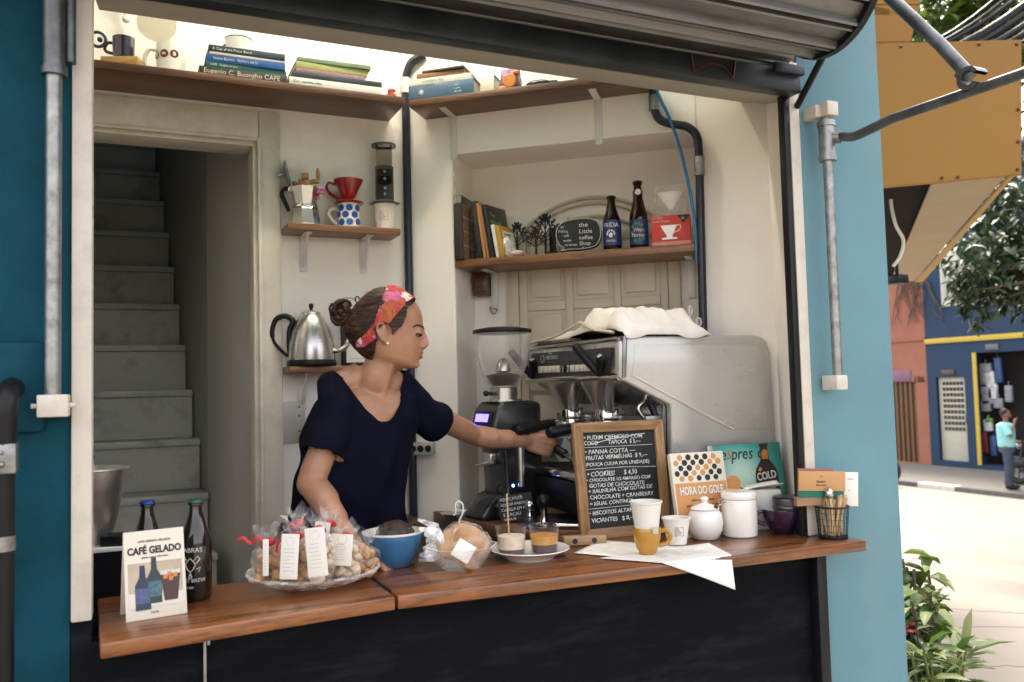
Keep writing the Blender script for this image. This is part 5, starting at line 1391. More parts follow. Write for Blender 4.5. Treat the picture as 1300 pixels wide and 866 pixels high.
m_tag = P('white_printed_tag', (.74, .71, .63), .6, var=.03)
def biscuit_bag(lab, px, Y, H, w, tag_, ribbon, bm_, seed, lean=0., turn=0., dz=.016, tagx=0.):
    r_ = random.Random(seed)
    pt = pos(px, 700, Y, ZC+dz)
    t = thing('biscuit_bag', lab, 'bag', pt, RC+turn, 'ribbon-tied bags of biscuits on the glass plate')
    R_ = M.Rotation(lean, 4, 'Y')
    body = H*.62
    b = MB()
    for k in range(26):
        z = r_.uniform(.008, body*.92); rr = w*.36*(1-.5*(z/body)**3)
        x, y = r_.uniform(-rr, rr), r_.uniform(-rr*.7, rr*.7)
        q = M.Translation((x, y, z)) @ M.Rotation(r_.uniform(-1.2, 1.2), 4, 'Y') @ M.Rotation(r_.uniform(-1, 1), 4, 'X') @ M.Rotation(r_.uniform(0, 3), 4, 'Z')
        if seed % 2: b.ball((0, 0, 0), (.017, .009, .010), 2, mtx=q, noise=.05)
        else: b.ball((0, 0, 0), (.014, .013, .009), 2, mtx=q, noise=.05)
    b.build('biscuits', bm_, t, mtx=R_)
    ph = [r_.uniform(0, 6) for _ in range(6)]
    def f(u, v):
        a = 2*PI*u
        if v < .62: k = math.sin(PI*.5*min(1, .35+v*1.5)); k *= 1-.15*(v/.62)**4; zz = v/.62*body
        elif v < .75: s_ = (v-.62)/.13; k = .85*(1-s_)+.18*s_; zz = body+s_*H*.1
        else: s_ = (v-.75)/.25; k = .18+.42*s_; zz = body+H*.1+s_*H*.26
        wob = 1+.07*math.sin(4*a+ph[0]+6*v)+.06*math.sin(7*a+ph[1]-9*v)+(.25*math.sin(5*a+ph[2]) if v > .8 else 0)
        return V((w*.5*math.cos(a)*k*wob, w*.38*math.sin(a)*k*wob, zz+(.012*math.sin(3*a+ph[3]) if v > .9 else 0)))
    b = MB(); b.grid(f, 30, 30, wrapu=True); b.build('cellophane', m_cell, t, mtx=R_)
    zt_ = body+H*.1
    if ribbon:
        b = MB(); b.tube([V((.012*math.cos(a), .010*math.sin(a), zt_)) for a in [2*PI*i/14 for i in range(14)]], .0045, 8, closed=True)
        b.ball((.004, -.012, zt_+.004), (.012, .007, .010), 2, noise=.05); b.ball((-.008, -.012, zt_-.003), (.008, .006, .007), 2)
        if ribbon > 1:
            c = spline([(.0, -.012, zt_), (-.02, -.016, zt_+.018), (-.034, -.012, zt_+.008), (-.048, -.014, zt_+.022), (-.06, -.012, zt_+.02)] if ribbon == 2 else [(.0, -.012, zt_), (-.014, -.022, zt_+.004), (-.03, -.024, zt_-.008), (-.038, -.02, zt_-.026)], 6)
            b.tube(c, .0038, 6, flat=.35)
        b.build('ribbon', m_ribbon, t, mtx=R_)
    if tag_:
        tw, th_, tz, ty, rot = tag_
        q = R_ @ M.Translation((tagx, ty, tz)) @ M.Rotation(rot, 4, 'Y') @ M.Rotation(rad(-6), 4, 'X')
        b = MB(); b.box((-tw/2, -.0006, -th_), (tw/2, .0006, 0), .0005); tg = b.build('tag', m_tag, t, mtx=q)
        g = MB()
        for i in range(7): g.box((-tw*.32, -.0010, -th_*(.34+.08*i)), (tw*(.1+.2*r_.random()), -.0007, -th_*(.34+.08*i)+.0012), 0)
        g.tube([V((tw*.22*math.cos(a), -.0009, -th_*.16+tw*.22*math.sin(a))) for a in [2*PI*i/20 for i in range(20)]], .0004, 4, closed=True)
        g.build('print', P('faint_print', (.5, .48, .43), .7), tg, mtx=q, smooth=False)
    return t
biscuit_bag('biscuit bag at the left edge of the plate with a curling red ribbon end', 347, .115, .118, .082, (.012, .075, .100, -.040, .12), 2, m_bisc, 2, -.12, .2)
biscuit_bag('biscuit bag with a tall white tag, second from the left', 377, .085, .135, .082, (.037, .092, .110, -.040, .06), 3, m_bisc, 4, -.02, .0)
biscuit_bag('biscuit bag at the back with its twisted top highest at the left', 378, .175, .152, .076, None, 1, m_bisc, 6, .0, .3)
biscuit_bag('biscuit bag with the longest white tag in the middle of the plate', 405, .065, .152, .082, (.042, .100, .122, -.040, -.10), 1, m_bisc2, 7, .0, .0)
biscuit_bag('pale biscuit bag behind the longest tag', 414, .155, .150, .080, (.036, .05, .118, -.034, .05), 1, m_bisc2, 9, .08, -.2)
biscuit_bag('biscuit bag with a squarish white tag at the right of the plate', 437, .090, .120, .080, (.046, .066, .100, -.040, .0), 1, m_bisc2, 12, .06, -.1, tagx=.004)
biscuit_bag('low biscuit bag spilling at the right edge of the plate', 456, .12, .090, .080, None, 0, m_bisc, 13, .22, -.3)
# blue bowl with a dark cake in film
p = posz(503, 720); p.y += .02
t = thing('bowl', 'matt blue bowl with white inside on the counter', 'bowl', p, RC)
b = MB().lathe([(0, .0), (.040, .0), (.043, .002), (.056, .028), (.068, .060), (.0735, .078), (.0725, .083), (.070, .083)], 56); b.build('outside', P('mid_blue_glaze', (.04, .16, .32), .3, coat=.3), t)
b = MB().lathe([(.0705, .0832), (.0745, .083), (.0748, .0805), (.0738, .0785), (.0715, .0835), (.069, .078), (.062, .05), (.045, .018), (0, .012)], 56); b.build('inside', m_china, t)
ck = thing('chocolate_cake', 'dark chocolate cake wrapped in clear film inside the blue bowl', 'cake', p+V((0, 0, .04)), RC)
b = MB().ball((0.004, 0, .035), (.046, .042, .032), 4, noise=.05); b.ball((.012, -.02, .045), (.028, .022, .02), 3, noise=.06); b.build('cake', P('dark_chocolate_crumb', (.028, .011, .007), .5, var=.5, scale=50, bump=.9, bscale=50), ck)
MB().ball((0, 0, .030), (.060, .056, .030), 4, noise=.06).build('film', FILM('cake_film', (1, 1, 1), .035, edge=.22), ck)
b = MB(); b.box((-.045, -.03, .02), (.03, -.02, .03), .004, mtx=M.Rotation(.2, 4, 'Z')); b.build('paper', m_paperw, ck)
# faceted glass bowl with wrapped cookies
p = posz(590, 722); p.y += .02
t = thing('glass_bowl', 'octagonal faceted glass bowl holding wrapped cookies', 'bowl', p, RC+.2)
b = MB().lathe([(0, .0), (.048, .0), (.050, .003), (.086, .050), (.089, .052), (.083, .052), (.047, .009), (0, .007)], 8); b.build('bowl', FILM('faceted_glass', (.92, .92, .90), .10, rough=.03, bump=.0, scale=20., edge=.9), t, angle=15)
m_cook = P('baked_cookie', (.44, .23, .08), .75, var=.3, scale=26, bump=.7, bscale=45)
ckl = [('golden cookie in film lowest in the glass bowl', (.010, -.025, .030), .3, .9), ('golden cookie in film leaning at the left of the glass bowl', (-.022, .0, .054), .9, .3), ('golden cookie in film facing the street in the glass bowl', (.018, -.012, .062), 1.2, -.2), ('golden cookie in film at the back of the glass bowl', (.0, .03, .068), .7, .2), ('golden cookie in film resting at the right of the glass bowl', (.034, .005, .044), .6, -.7)]
for lab, c, ax, ay in ckl:
    k = thing('cookie', lab, 'cookie', p+V((c[0]*math.cos(RC)-c[1]*math.sin(RC), c[0]*math.sin(RC)+c[1]*math.cos(RC), c[2])), RC, 'wrapped cookies in the glass bowl')
    q = M.Rotation(ay, 4, 'Y') @ M.Rotation(ax, 4, 'X')
    b = MB().ball((0, 0, 0), (.037, .037, .012), 4, noise=.035); b.build('cookie', m_cook, k, mtx=q)
    b = MB().ball((0, 0, 0), (.042, .042, .017), 3, noise=.08); b.build('wrap', m_cell, k, mtx=q)
t2_ = thing('cookie_label', 'white diamond paper label stuck on the wrapped cookies', 'label', p+V((-.015, -.055, .048)), RC+.15)
MB().box((-.022, -.0008, -.022), (.022, .0008, .022), .0004).build('paper', m_paperw, t2_, mtx=M.Rotation(rad(-25), 4, 'X') @ M.Rotation(.6, 4, 'Y'))
fl_ = thing('film_twist', 'puffed clear film ends standing out of the glass bowl', 'film', p+V((-.035, .005, .045)), RC)
b = MB()
for k in range(7): b.tube([(0, 0, 0), (-.03-.012*math.sin(k), .01*math.cos(2*k), .012*k-.02), (-.058-.01*math.cos(k), .02*math.cos(2*k), .016*k-.028)], [.006, .012, .004], 6, flat=.3)
b.build('film', FILM('shiny_film', (1, 1, 1), .45), fl_)
hk = thing('price_clip', 'curled white wire price clip standing behind the glass bowl', 'clip', posz(584, 705), RC)
MB().tube(spline([(0, 0, 0), (0, 0, .055), (.0, 0, .085), (.009, 0, .105), (.010, 0, .125), (.0, 0, .135), (-.009, 0, .125), (-.008, 0, .108), (-.014, 0, .10)], 6), .0024, 8).build('wire', m_brk, hk)
MB().lathe([(0, 0), (.015, 0), (.015, .004), (0, .005)], 20).build('foot', m_brk, hk)
# plate with two dessert pots
p = posz(676, 709); p.y += .012
t = thing('saucer_plate', 'white china plate under the two dessert pots', 'plate', p, RC)
MB().lathe([(0, .003), (.052, .003), (.054, 0), (.058, 0), (.060, .004), (.092, .020), (.098, .023), (.097, .025), (.090, .023), (.058, .008), (0, .007)], 64).build('plate', m_china, t)
m_pot = FILM('clear_pot_plastic', (.55, .50, .45), .05, rough=.10, bump=.0, scale=9., edge=.4)
def dessert(lab, px, py, layers, dx):
    q = p+V((dx[0]*math.cos(RC)-dx[1]*math.sin(RC), dx[0]*math.sin(RC)+dx[1]*math.cos(RC), .0085))
    k = thing('dessert_pot', lab, 'dessert', q, RC, 'two layered desserts in clear pots')
    MB().lathe([(0, .0), (.031, .0), (.033, .002), (.037, .062), (.0395, .063), (.0395, .067), (.0360, .067), (.0315, .004), (0, .003)], 44).build('pot', m_pot, k)
    for n_, r0, r1, z0, z1, mt in layers:
        MB().lathe([(0, z0), (r0, z0), (r1, z1), (r1*.6, z1+.001), (0, z1+.001)], 40).build(n_, mt, k)
    return k
m_cream2 = P('pale_cream', (.70, .58, .44), .5, var=.1, scale=40, stain=(.35, .2, .16), stain_amt=.5, stain_scale=60)
m_dk = P('dark_berry', (.045, .015, .02), .3, var=.4, scale=50)
m_car = P('caramel', (.50, .24, .04), .35, var=.2, scale=30)
dessert('layered pale cream dessert pot on the left of the white plate', 0, 0, [('dark_layer', .0305, .0315, .0035, .013, m_dk), ('cream_layer', .0316, .0345, .0142, .045, m_cream2)], (-.046, .010))
dessert('layered caramel dessert pot on the right of the white plate', 0, 0, [('dark_layer', .0305, .032, .0035, .021, m_dk), ('caramel_layer', .0322, .0345, .0222, .044, m_car)], (.036, .018))
sk_ = thing('wooden_stick', 'thin wooden stick standing in the pale dessert pot', 'stick', p+V((-.04, .035, .04)), RC)
MB().box((-.002, -.0015, 0), (.002, .0015, .115), .0006).build('stick', WOOD('pale_stick', (.5, .33, .15), (.7, .5, .28), 2, .6, 3.), sk_, mtx=M.Rotation(-.03, 4, 'Y'))
# loose printed sheets hanging over the edge
t = thing('paper_sheets', 'loose white printed sheets lying over the counter edge', 'paper', (0, 0, 0))
pc = [posz(728, 703), posz(764, 687), posz(903, 695), posz(858, 716)]
def sheet_(u, v):
    p_ = pc[0].lerp(pc[1], v).lerp(pc[3].lerp(pc[2], v), u); p_ = V(p_)
    p_.z = ZC+.0012+.0015*math.sin(5*u+2*v)*.5+.0006
    return p_
b = MB(); b.grid(sheet_, 24, 10); b.build('sheet', m_paperw, t, thick=.0006)
e0, e1, e2 = posz(775, 704), posz(898, 697), posz(856, 712)
e2.y -= .012
def sheet2(u, v):
    A = V((1.03, .03, 0)).lerp(V((1.37, .055, 0)), u); B = V((1.13, -.10, 0)).lerp(V((1.30, -.165, 0)), u)
    q_ = A.lerp(B, v); edge = -.098; over = max(0, edge-q_.y)
    z = ZC+.003+.001*math.sin(4*u)
    if over > 0: z -= over*1.1; q_.y = edge-over*.55
    q_.z = z
    return q_
b = MB(); b.grid(sheet2, 30, 24); b.build('sheet', m_paperw, t, thick=.0006)
g = MB()
for i in range(6):
    for j in range(3): g.box((1.15+.05*j, .02-.014*i, ZC+.0052), (1.15+.05*j+rnd(.02, .045), .022-.014*i, ZC+.0054), 0)
g.build('print', P('faint_print', (.5, .48, .43), .7), t, smooth=False)
# cups at the right
p = posz(828, 707); p.z = ZC+.0045; p.y += .02
t = thing('espresso_cup', 'mustard yellow espresso cup standing on the loose sheets', 'cup', p, RC)
c = MB().lathe([(0, .0), (.019, .0), (.021, .002), (.028, .018), (.033, .040), (.0345, .062), (.0335, .064), (.031, .062), (.0295, .040), (.024, .016), (0, .006)], 44); c.build('body', P('mustard_glaze', (.44, .22, .02), .2, coat=.5), t)
h = MB(); h.tube(spline([(.031, 0, .053), (.046, -.004, .056), (.056, -.006, .044), (.048, -.004, .026), (.028, 0, .02)], 6), .005, 10, flat=1.3); h.build('handle', P('mustard_glaze', (.44, .22, .02), .2), t)
t = thing('paper_cup', 'white paper cup nested in the mustard espresso cup', 'cup', p+V((0, 0, .030)), RC)
MB().lathe([(0, .003), (.024, .003), (.0245, 0), (.0375, .092), (.040, .094), (.040, .098), (.036, .098), (.0235, .004)], 44).build('cup', m_cupw, t)
g = MB(); g.box((.008, -.0335, .028), (.022, -.0330, .046), .0002, mtx=M.Rotation(.14, 4, 'X')); g.build('logo', P('faint_print', (.5, .48, .43), .7), t)
p = posz(866, 694); p.z = ZC+.0045; p.y += .022
t = thing('paper_cup', 'short white paper cup with a grey square logo beside the yellow cup', 'cup', p, RC+.05)
paper_cup(t, .0235, .0345, .066)
p = posz(905, 686); p.y += .03
t = thing('sugar_bowl', 'round white lidded sugar bowl with a spoon slot', 'sugar bowl', p, RC)
MB().lathe([(0, .0), (.030, .0), (.034, .003), (.045, .024), (.0475, .045), (.044, .068), (.036, .078), (0, .078)], 52).build('bowl', m_china, t)
l_ = MB().lathe([(.038, .079), (.039, .081), (.030, .088), (.012, .094), (.007, .097), (.009, .101), (.012, .106), (.008, .112), (0, .113)], 44); l_.build('lid', m_china, t)
MB().tube(spline([(.030, -.005, .084), (.042, -.012, .092), (.052, -.02, .10)], 4), .0022, 8, flat=.6).build('spoon', m_steel, t)
MB().lathe([(0, 0), (.006, 0), (.006, -.002), (0, -.002)], 14, mtx=M.Translation((.024, -.024, .0872)) @ M.Rotation(.6, 4, 'X')).build('slot', m_ink, t)
p = posz(949, 682); p.y += .03
t = thing('canister', 'white porcelain canister with a flat lid', 'canister', p, RC)
MB().lathe([(0, 0), (.043, 0), (.046, .003), (.0475, .03), (.0475, .096), (.046, .100), (0, .100)], 56).build('body', m_china, t)
MB().lathe([(.045, .1005), (.0478, .1015), (.0485, .106), (.048, .116), (.044, .121), (0, .122)], 56).build('lid', m_china, t)
MB().tube(spline([(-.046, -.012, .098), (-.058, -.012, .10), (-.055, -.01, .085)], 4), .002, 6).build('catch', m_steel, t)
q = pos(966, 640, .165, ZC)
t = thing('napkin_stack', 'tall square stack of white paper napkins behind the canister', 'napkins', q, RC)
b = MB().prism([(-.046, -.03), (.048, -.03), (.048, .03), (-.046, .03)], 0, .106, .004); 
b.prism([(-.052, -.032), (.05, -.034), (.052, .03), (-.05, .03)], .06, .112, .005); b.build('paper', m_paperw, t)
b = MB().grid(lambda u, v: V((-.056+.112*u, -.036+.066*v, .1135+.012*u+.005*math.sin(6*v+2*u))), 12, 8); b.build('folded_top', m_paperw, t, thick=.002)
q = V((1.668, .078, ZC))
t = thing('metal_pot', 'dark worn metal pot behind the plum cup', 'pot', q, RC)
MB().lathe([(0, 0), (.036, 0), (.039, .004), (.044, .06), (.0465, .066), (.0465, .072), (.045, .074), (.047, .09), (.046, .094), (.043, .094), (.04, .01), (0, .006)], 48).build('pot', P('dark_tin', (.12, .12, .12), .35, metal=.8, var=.4, scale=14), t)
MB().lathe([(0, .0955), (.044, .0955), (.046, .097), (.03, .101), (0, .103)], 40).build('lid', P('dark_tin', (.12, .12, .12), .35, metal=.8), t)
p = posz(1004, 679); p.y += .03
t = thing('cappuccino_cup', 'glossy plum cappuccino cup with white inside', 'cup', p, RC+PI)
c = MB().lathe([(0, 0), (.024, 0), (.027, .003), (.041, .020), (.052, .046), (.0555, .066), (.0545, .0675)], 52); ring_handle(c, .05, .042, .022, .018, .005)
c.build('body', m_plum, t)
MB().lathe([(.0545, .0676), (.0525, .067), (.0495, .046), (.038, .020), (0, .008)], 52).build('inside', m_china, t)
p = V((1.693, -.052, ZC))
t = thing('stirrer_holder', 'black wire mesh pot full of wooden stirrers at the right end of the counter', 'pot', p, RC)
wm = MB()
for k in range(22):
    a = 2*PI*k/22; wm.tube([(.036*math.cos(a), .036*math.sin(a), .004), (.042*math.cos(a), .042*math.sin(a), .082)], .0007, 5)
for z in (.02, .036, .052, .068): wm.tube([V(((.0357+.006*z/.082)*math.cos(a), (.0357+.006*z/.082)*math.sin(a), z)) for a in [2*PI*i/30 for i in range(30)]], .0006, 4, closed=True)
wm.build('mesh', m_black, t)
b = MB().tube([V((.0425*math.cos(a), .0425*math.sin(a), .083)) for a in [2*PI*i/36 for i in range(36)]], .0028, 8, closed=True); b.lathe([(0, .0), (.037, 0), (.038, .007), (0, .007)], 36); b.build('rim', m_black, t)
st = MB()
for k in range(46):
    a, r0 = rnd(0, 2*PI), rnd(0, .028); a2, r1 = a+rnd(-.7, .7), rnd(.012, .040)
    p0_ = V((r0*math.cos(a), r0*math.sin(a), .008)); p1_ = V((r1*math.cos(a2), r1*math.sin(a2), rnd(.098, .118)))
    d_ = (p1_-p0_); q = M.Translation(p0_) @ d_.to_track_quat('Z', 'Y').to_matrix().to_4x4() @ M.Rotation(rnd(0, 6), 4, 'Z')
    st.box((-.003, -.0008, 0), (.003, .0008, d_.length), .0006, mtx=q)
o = st.build('stirrers', WOOD('stirrer_wood', (.52, .33, .15), (.80, .60, .34), 2, .6, 3., coat=0.), t)
o['kind'] = 'stuff'
MB().ball((-.01, -.012, .118), (.012, .012, .015), 3).build('spoon_bowl', m_chrome, t)
# card holder on the post
q = pos(1010, 615, -.012, 1.158)
t = thing('card_holder', 'wooden holder with orange, green and white cards at the right end of the counter', 'card holder', q, -.30)
T_ = M.Rotation(.05, 4, 'Y')
MB().box((-.004, -.012, -.012), (.135, .010, .012), .002).build('tray', WOOD('holder_wood', (.2, .1, .05), (.42, .25, .14), 0, .5), t)
MB().box((0, -.014, .0125), (.125, -.010, .075), .001).build('green_card', P('deep_green_card', (.012, .16, .11), .5), t, mtx=T_)
b = MB().box((-.002, -.018, .030), (.128, -.0145, .082), .001); oc = b.build('orange_card', P('kraft_orange_card', (.52, .29, .12), .6, var=.05), t, mtx=T_)
write([('BILHETE', .06, .052, .007, dict(align='CENTER', y=-.0185)), ('feito a mao', .06, .044, .006, dict(align='CENTER', y=-.0185)), ('o', .06, .067, .008, dict(align='CENTER', y=-.0185))], m_ink, oc, base=T_)
MB().box((.0, -.009, .0125), (.10, -.004, .088), .001).build('kraft_card', P('kraft_dark', (.3, .12, .08), .6), t, mtx=T_)
b = MB().box((.128, -.012, -.01), (.168, -.010, .080), .001); wc = b.build('white_card', m_paperw, t, mtx=T_)
write([('Menu', .138, .06, .007, dict(y=-.0125)), ('---', .138, .045, .007, dict(y=-.0125)), ('cafe', .136, .03, .006, dict(y=-.0125))], P('faint_print', (.5, .48, .43), .7), wc, base=T_)
# printed book and magazine leaning on the machine
def leaning(name, lab, cat, pL, pR, Y, W, H, T, tilt, mat, zoff=0.):
    a_, c_ = pos(pL[0], pL[1], Y[0], ZC+zoff), pos(pR[0], pR[1], Y[1], ZC+zoff)
    ang = math.atan2(c_.y-a_.y, c_.x-a_.x); Wd = (c_-a_).length
    t = thing(name, lab, cat, a_, ang); Fm = M.Rotation(-tilt, 4, 'X')
    return t, Fm, Wd
t, Fm, Wd = leaning('magazine', 'green magazine with a dark bottle on its cover, leaning on the espresso machine', 'magazine', (916, 640), (1002, 640), (.205, .195), 0, 0, 0, rad(8), None)
Hm = .238
MB().box((0, 0, 0), (Wd, .006, Hm), .0008).build('pages', m_paperw, t, mtx=Fm)
q = Fm @ M.Translation((0, -.0006, 0))
mt, nt, bs = nodes('teal_cover'); tc = N(nt, 'ShaderNodeTexCoord'); gr = N(nt, 'ShaderNodeTexGradient', gradient_type='SPHERICAL')
mp = N(nt, 'ShaderNodeMapping'); mp.inputs['Location'].default_value = (-.085/.17, 0, -.13/.17); mp.inputs['Scale'].default_value = (1/.17, 0, 1/.17)
nt.links.new(tc.outputs['Object'], mp.inputs[0]); nt.links.new(mp.outputs[0], gr.inputs[0])
nt.links.new(ramp(nt, gr.outputs['Fac'], [(0.05, (.012, .17, .155)), (.4, (.06, .36, .32)), (.8, (.50, .70, .58))]), bs.inputs['Base Color']); bs.inputs['Roughness'].default_value = .35
MB().box((.0, -.0003, 0), (Wd, .0006, Hm), .0002).build('cover', mt, t, mtx=q)
write([('e', .016, .194, .050, dict(shear=.25, y=-.0012)), ('pre', .058, .194, .050, dict(shear=.25, y=-.0012, wx=.85)), ('s', .118, .194, .050, dict(shear=.25, y=-.0009, wx=.85)), ('o', .150, .194, .050, dict(shear=.25, y=-.0012, wx=.9))], m_ink, t, base=q)
write([('s', .041, .196, .058, dict(shear=.3, y=-.0014, wx=.8))], P('orange_print', (.55, .2, .03), .4), t, 'lettering', base=q)
bx = Wd*.74
flat([(bx-.040, .0), (bx+.040, .0), (bx+.040, .145), (bx+.036, .162), (bx+.015, .188), (bx+.012, .226), (bx+.015, .228), (bx+.015, .236), (bx-.015, .236), (bx-.015, .228), (bx-.012, .226), (bx-.015, .188), (bx-.036, .162), (bx-.040, .145)], -.0022, -.0014, P('ink_bottle_print', (.02, .012, .012), .35), 'bottle_print', t, q)
flat([(bx-.012, .19), (bx+.012, .19), (bx+.011, .214), (bx, .220), (bx-.011, .21)], -.0026, -.00225, P('orange_print', (.55, .2, .03), .4), 'neck_print', t, q)
flat([(bx-.030, .158), (bx-.022, .168), (bx-.014, .162), (bx-.022, .154)], -.0026, -.00225, P('orange_print', (.55, .2, .03), .4), 'shine_print', t, q)
write([('COLD', bx-.036, .128, .031, dict(y=-.0027, rot=.10, bold=.0008, wx=.82)), ('BREW', bx-.038, .096, .031, dict(y=-.0027, rot=.10, bold=.0008, wx=.80))], m_chalk, t, 'lettering', base=q)
write([('edicao 52', .012, .135, .009, dict(y=-.001)), ('cafe gelado', .012, .105, .009, dict(y=-.001)), ('receitas', .012, .085, .009, dict(y=-.001))], P('dark_teal_print', (.01, .12, .11), .5), t, 'lettering', base=q)
bk2 = thing('magazine', 'dark-backed magazine tucked behind the green one', 'magazine', pos(910, 640, .225, ZC), -.02)
MB().box((0, 0, 0), (.17, .006, .236), .0008).build('pages', m_paperw, bk2, mtx=M.Rotation(-rad(8), 4, 'X')); MB().box((-.0005, .0062, 0), (.1705, .008, .237), .0005).build('cover', m_ink, bk2, mtx=M.Rotation(-rad(8), 4, 'X'))
t, Fm, Wd = leaning('book', 'orange and black patterned book leaning on the espresso machine', 'book', (864, 668), (931, 664), (.150, .140), 0, 0, 0, rad(10), None)
Hb = .228
MB().box((-.001, .0035, 0), (Wd, .018, Hb), .001).build('pages', m_pages, t, mtx=Fm)
MB().box((-.002, .0183, 0), (Wd+.001, .0205, Hb+.001), .0008).build('back_cover', m_ink, t, mtx=Fm)
MB().box((-.002, .0, 0), (Wd+.001, .0032, Hb+.001), .0008).build('cover', P('ivory_print_cover', (.72, .68, .55), .45), t, mtx=Fm)
q = Fm @ M.Translation((0, -.0004, 0))
flat([(.002, .058), (Wd-.002, .058), (Wd-.002, .146), (.002, .146)], -.0004, 0, P('orange_cover', (.56, .27, .09), .5), 'orange_panel', t, q)
blk, orn = [], []
g = MB(); g2 = MB()
for i in range(7):
    for j in range(5):
        x, z = Wd*(i+.5*(j % 2))/6.2, .158+.0145*j
        if x < .006 or x > Wd-.006: continue
        (g if (i*2+j*3) % 5 in (0, 1, 3) else g2).lathe([(0, .0006), (.0085, .0006), (.0085, -.0003), (0, -.0003)], 6 if (i+j) % 2 else 20, mtx=M.Translation((x, 0, z)) @ M.Rotation(PI/2, 4, 'X'))
g.build('black_pattern', m_ink, t, mtx=q); g2.build('orange_pattern', P('orange_cover', (.56, .27, .09), .5), t, mtx=q)
g = MB()
for x, z in ((.012, .012), (.03, .02), (.05, .010), (.07, .022), (.09, .012), (.11, .02), (.13, .01)):
    g.prism([(x-.007, z), (x, z-.008), (x+.007, z), (x, z+.008)], -.0, .0005, 0, mtx=M.Rotation(PI/2, 4, 'X'))
g.build('black_pattern', m_ink, t, mtx=q, smooth=False)
write([('HORA DO GOLE', Wd/2, .114, .031, dict(align='CENTER', y=-.0014, wx=.60, bold=.0008))], m_paperw, t, 'lettering', base=q)
write([('HORA DO GOLE', Wd/2+.001, .113, .031, dict(align='CENTER', y=-.0009, wx=.60, bold=.0008)), ('cafes, cha e drinques', Wd/2, .096, .009, dict(align='CENTER', y=-.0009)), ('ENTRE GOLES & SABORES', Wd/2, .080, .0095, dict(align='CENTER', y=-.0009)), ('receitas', Wd/2, .067, .007, dict(align='CENTER', y=-.0009))], P('brown_print', (.08, .03, .02), .5), t, 'lettering', base=q)
q0 = pos(931, 622, .165, 1.195)
t = thing('round_sticker', 'round orange paper disc beside the patterned book', 'disc', q0, RC)
b = MB().lathe([(0, .0015), (.021, .0015), (.021, 0), (0, 0)], 36, mtx=M.Rotation(PI/2, 4, 'X')); b.box((-.002, .0, -.136), (.002, .002, -.02), .0005); b.build('disc', P('orange_disc', (.5, .22, .06), .5, var=.15), t)
t = thing('wooden_scoop', 'small wooden scoop end lying behind the sugar bowl', 'scoop', pos(880, 668, .14, ZC+.012), RC)
MB().ball((0, 0, .012), (.022, .014, .012), 3).build('scoop', WOOD('scoop_wood', (.25, .12, .04), (.45, .25, .1), 0, .5), t); MB().cyl((.015, 0, .006), (.06, .0, -.004), .005).build('handle', WOOD('scoop_wood', (.25, .12, .04), (.45, .25, .1)), t)
# chalkboard menu
a_, c_ = posz(739, 686), posz(853, 679)
Y0 = .262
a_, c_ = pos(739, 684, Y0, ZC), pos(854, 679, Y0-.004, ZC)
ang = math.atan2(c_.y-a_.y, c_.x-a_.x); Wd = (c_-a_).length; Hd = .318
t = thing('menu_board', 'wood framed chalkboard menu leaning on the espresso machine', 'chalkboard', a_, ang)
Fm = M.Rotation(-rad(5.5), 4, 'X')
fw_ = .028
m_frw = WOOD('frame_wood', (.22, .105, .035), (.48, .27, .11), 0, .45, 1.6, coat=.1); m_frw2 = WOOD('frame_wood_up', (.22, .105, .035), (.48, .27, .11), 2, .45, 1.6, coat=.1, seed=4.)
XZ = M.Rotation(PI/2, 4, 'X')
for pts, mt in (([(0, 0), (Wd, 0), (Wd-fw_, fw_), (fw_, fw_)], m_frw), ([(0, Hd), (fw_, Hd-fw_), (Wd-fw_, Hd-fw_), (Wd, Hd)], m_frw), ([(0, 0), (fw_, fw_), (fw_, Hd-fw_), (0, Hd)], m_frw2), ([(Wd, 0), (Wd, Hd), (Wd-fw_, Hd-fw_), (Wd-fw_, fw_)], m_frw2)):
    MB().prism(pts, -.016, -.0, .0012, mtx=XZ).build('frame', mt, t, mtx=Fm)
MB().box((fw_-.004, .009, fw_-.004), (Wd-fw_+.004, .012, Hd-fw_+.004), 0).build('slate', m_slate, t, mtx=Fm)
q = Fm @ M.Translation((fw_+.004, .0087, fw_))
Hi = Hd-2*fw_; Wi = Wd-2*fw_-.008
L_ = [('• PUDIM CREMOSO COM', .0, .942, .0165), ('COCO        TAPIOCA  $ 5,—', .0, .885, .0160), ('• PANNA COTTA —', .0, .790, .0175), ('FRUTAS VERMELHAS  $ 9,—', .002, .728, .0160), ('(POUCA CULPA POR UNIDADE)', .0, .662, .0140),
      ('• COOKIES!      $ 4,50', .003, .555, .0190), ('• CHOCOLATE 1/2 AMARGO COM', .0, .500, .0130), ('GOTAS DE CHOCOLATE', .006, .440, .0155), ('+ BAUNILHA COM GOTAS DE', .002, .380, .0150), ('CHOCOLATE + CRANBERRY', .006, .318, .0155), ('= IGUAL CONTINUA', .004, .252, .0145),
      ('• BISCOITOS ALTAMENTE', .0, .155, .0150), ('VICIANTES   $ 8,—', .006, .078, .0165)]
ls = []
for i, (s_, x, zf, sz) in enumerate(L_):
    wd_ = len(s_)*sz*.60; wx = min(1.0, Wi*.97/wd_)
    ls.append((s_, x, zf*Hi-.004, sz, dict(wx=wx*1.03, shear=.12 if i % 3 else .03, jitter=.05, bold=.0001, rot=rnd(-.012, .012))))
write(ls, m_chalk, t, base=q)
g = MB()
def stroke(pts, r=.0009): g.tube([V((x, 0, z)) for x, z in pts], r, 6, flat=.5)
stroke([(.0, .845*Hi), (Wi*.4, .842*Hi), (Wi*.98, .84*Hi)]); stroke([(.0, .615*Hi), (Wi*.5, .618*Hi), (Wi, .60*Hi)], .0011); stroke([(.002, .205*Hi), (Wi*.6, .21*Hi), (Wi, .205*Hi)])
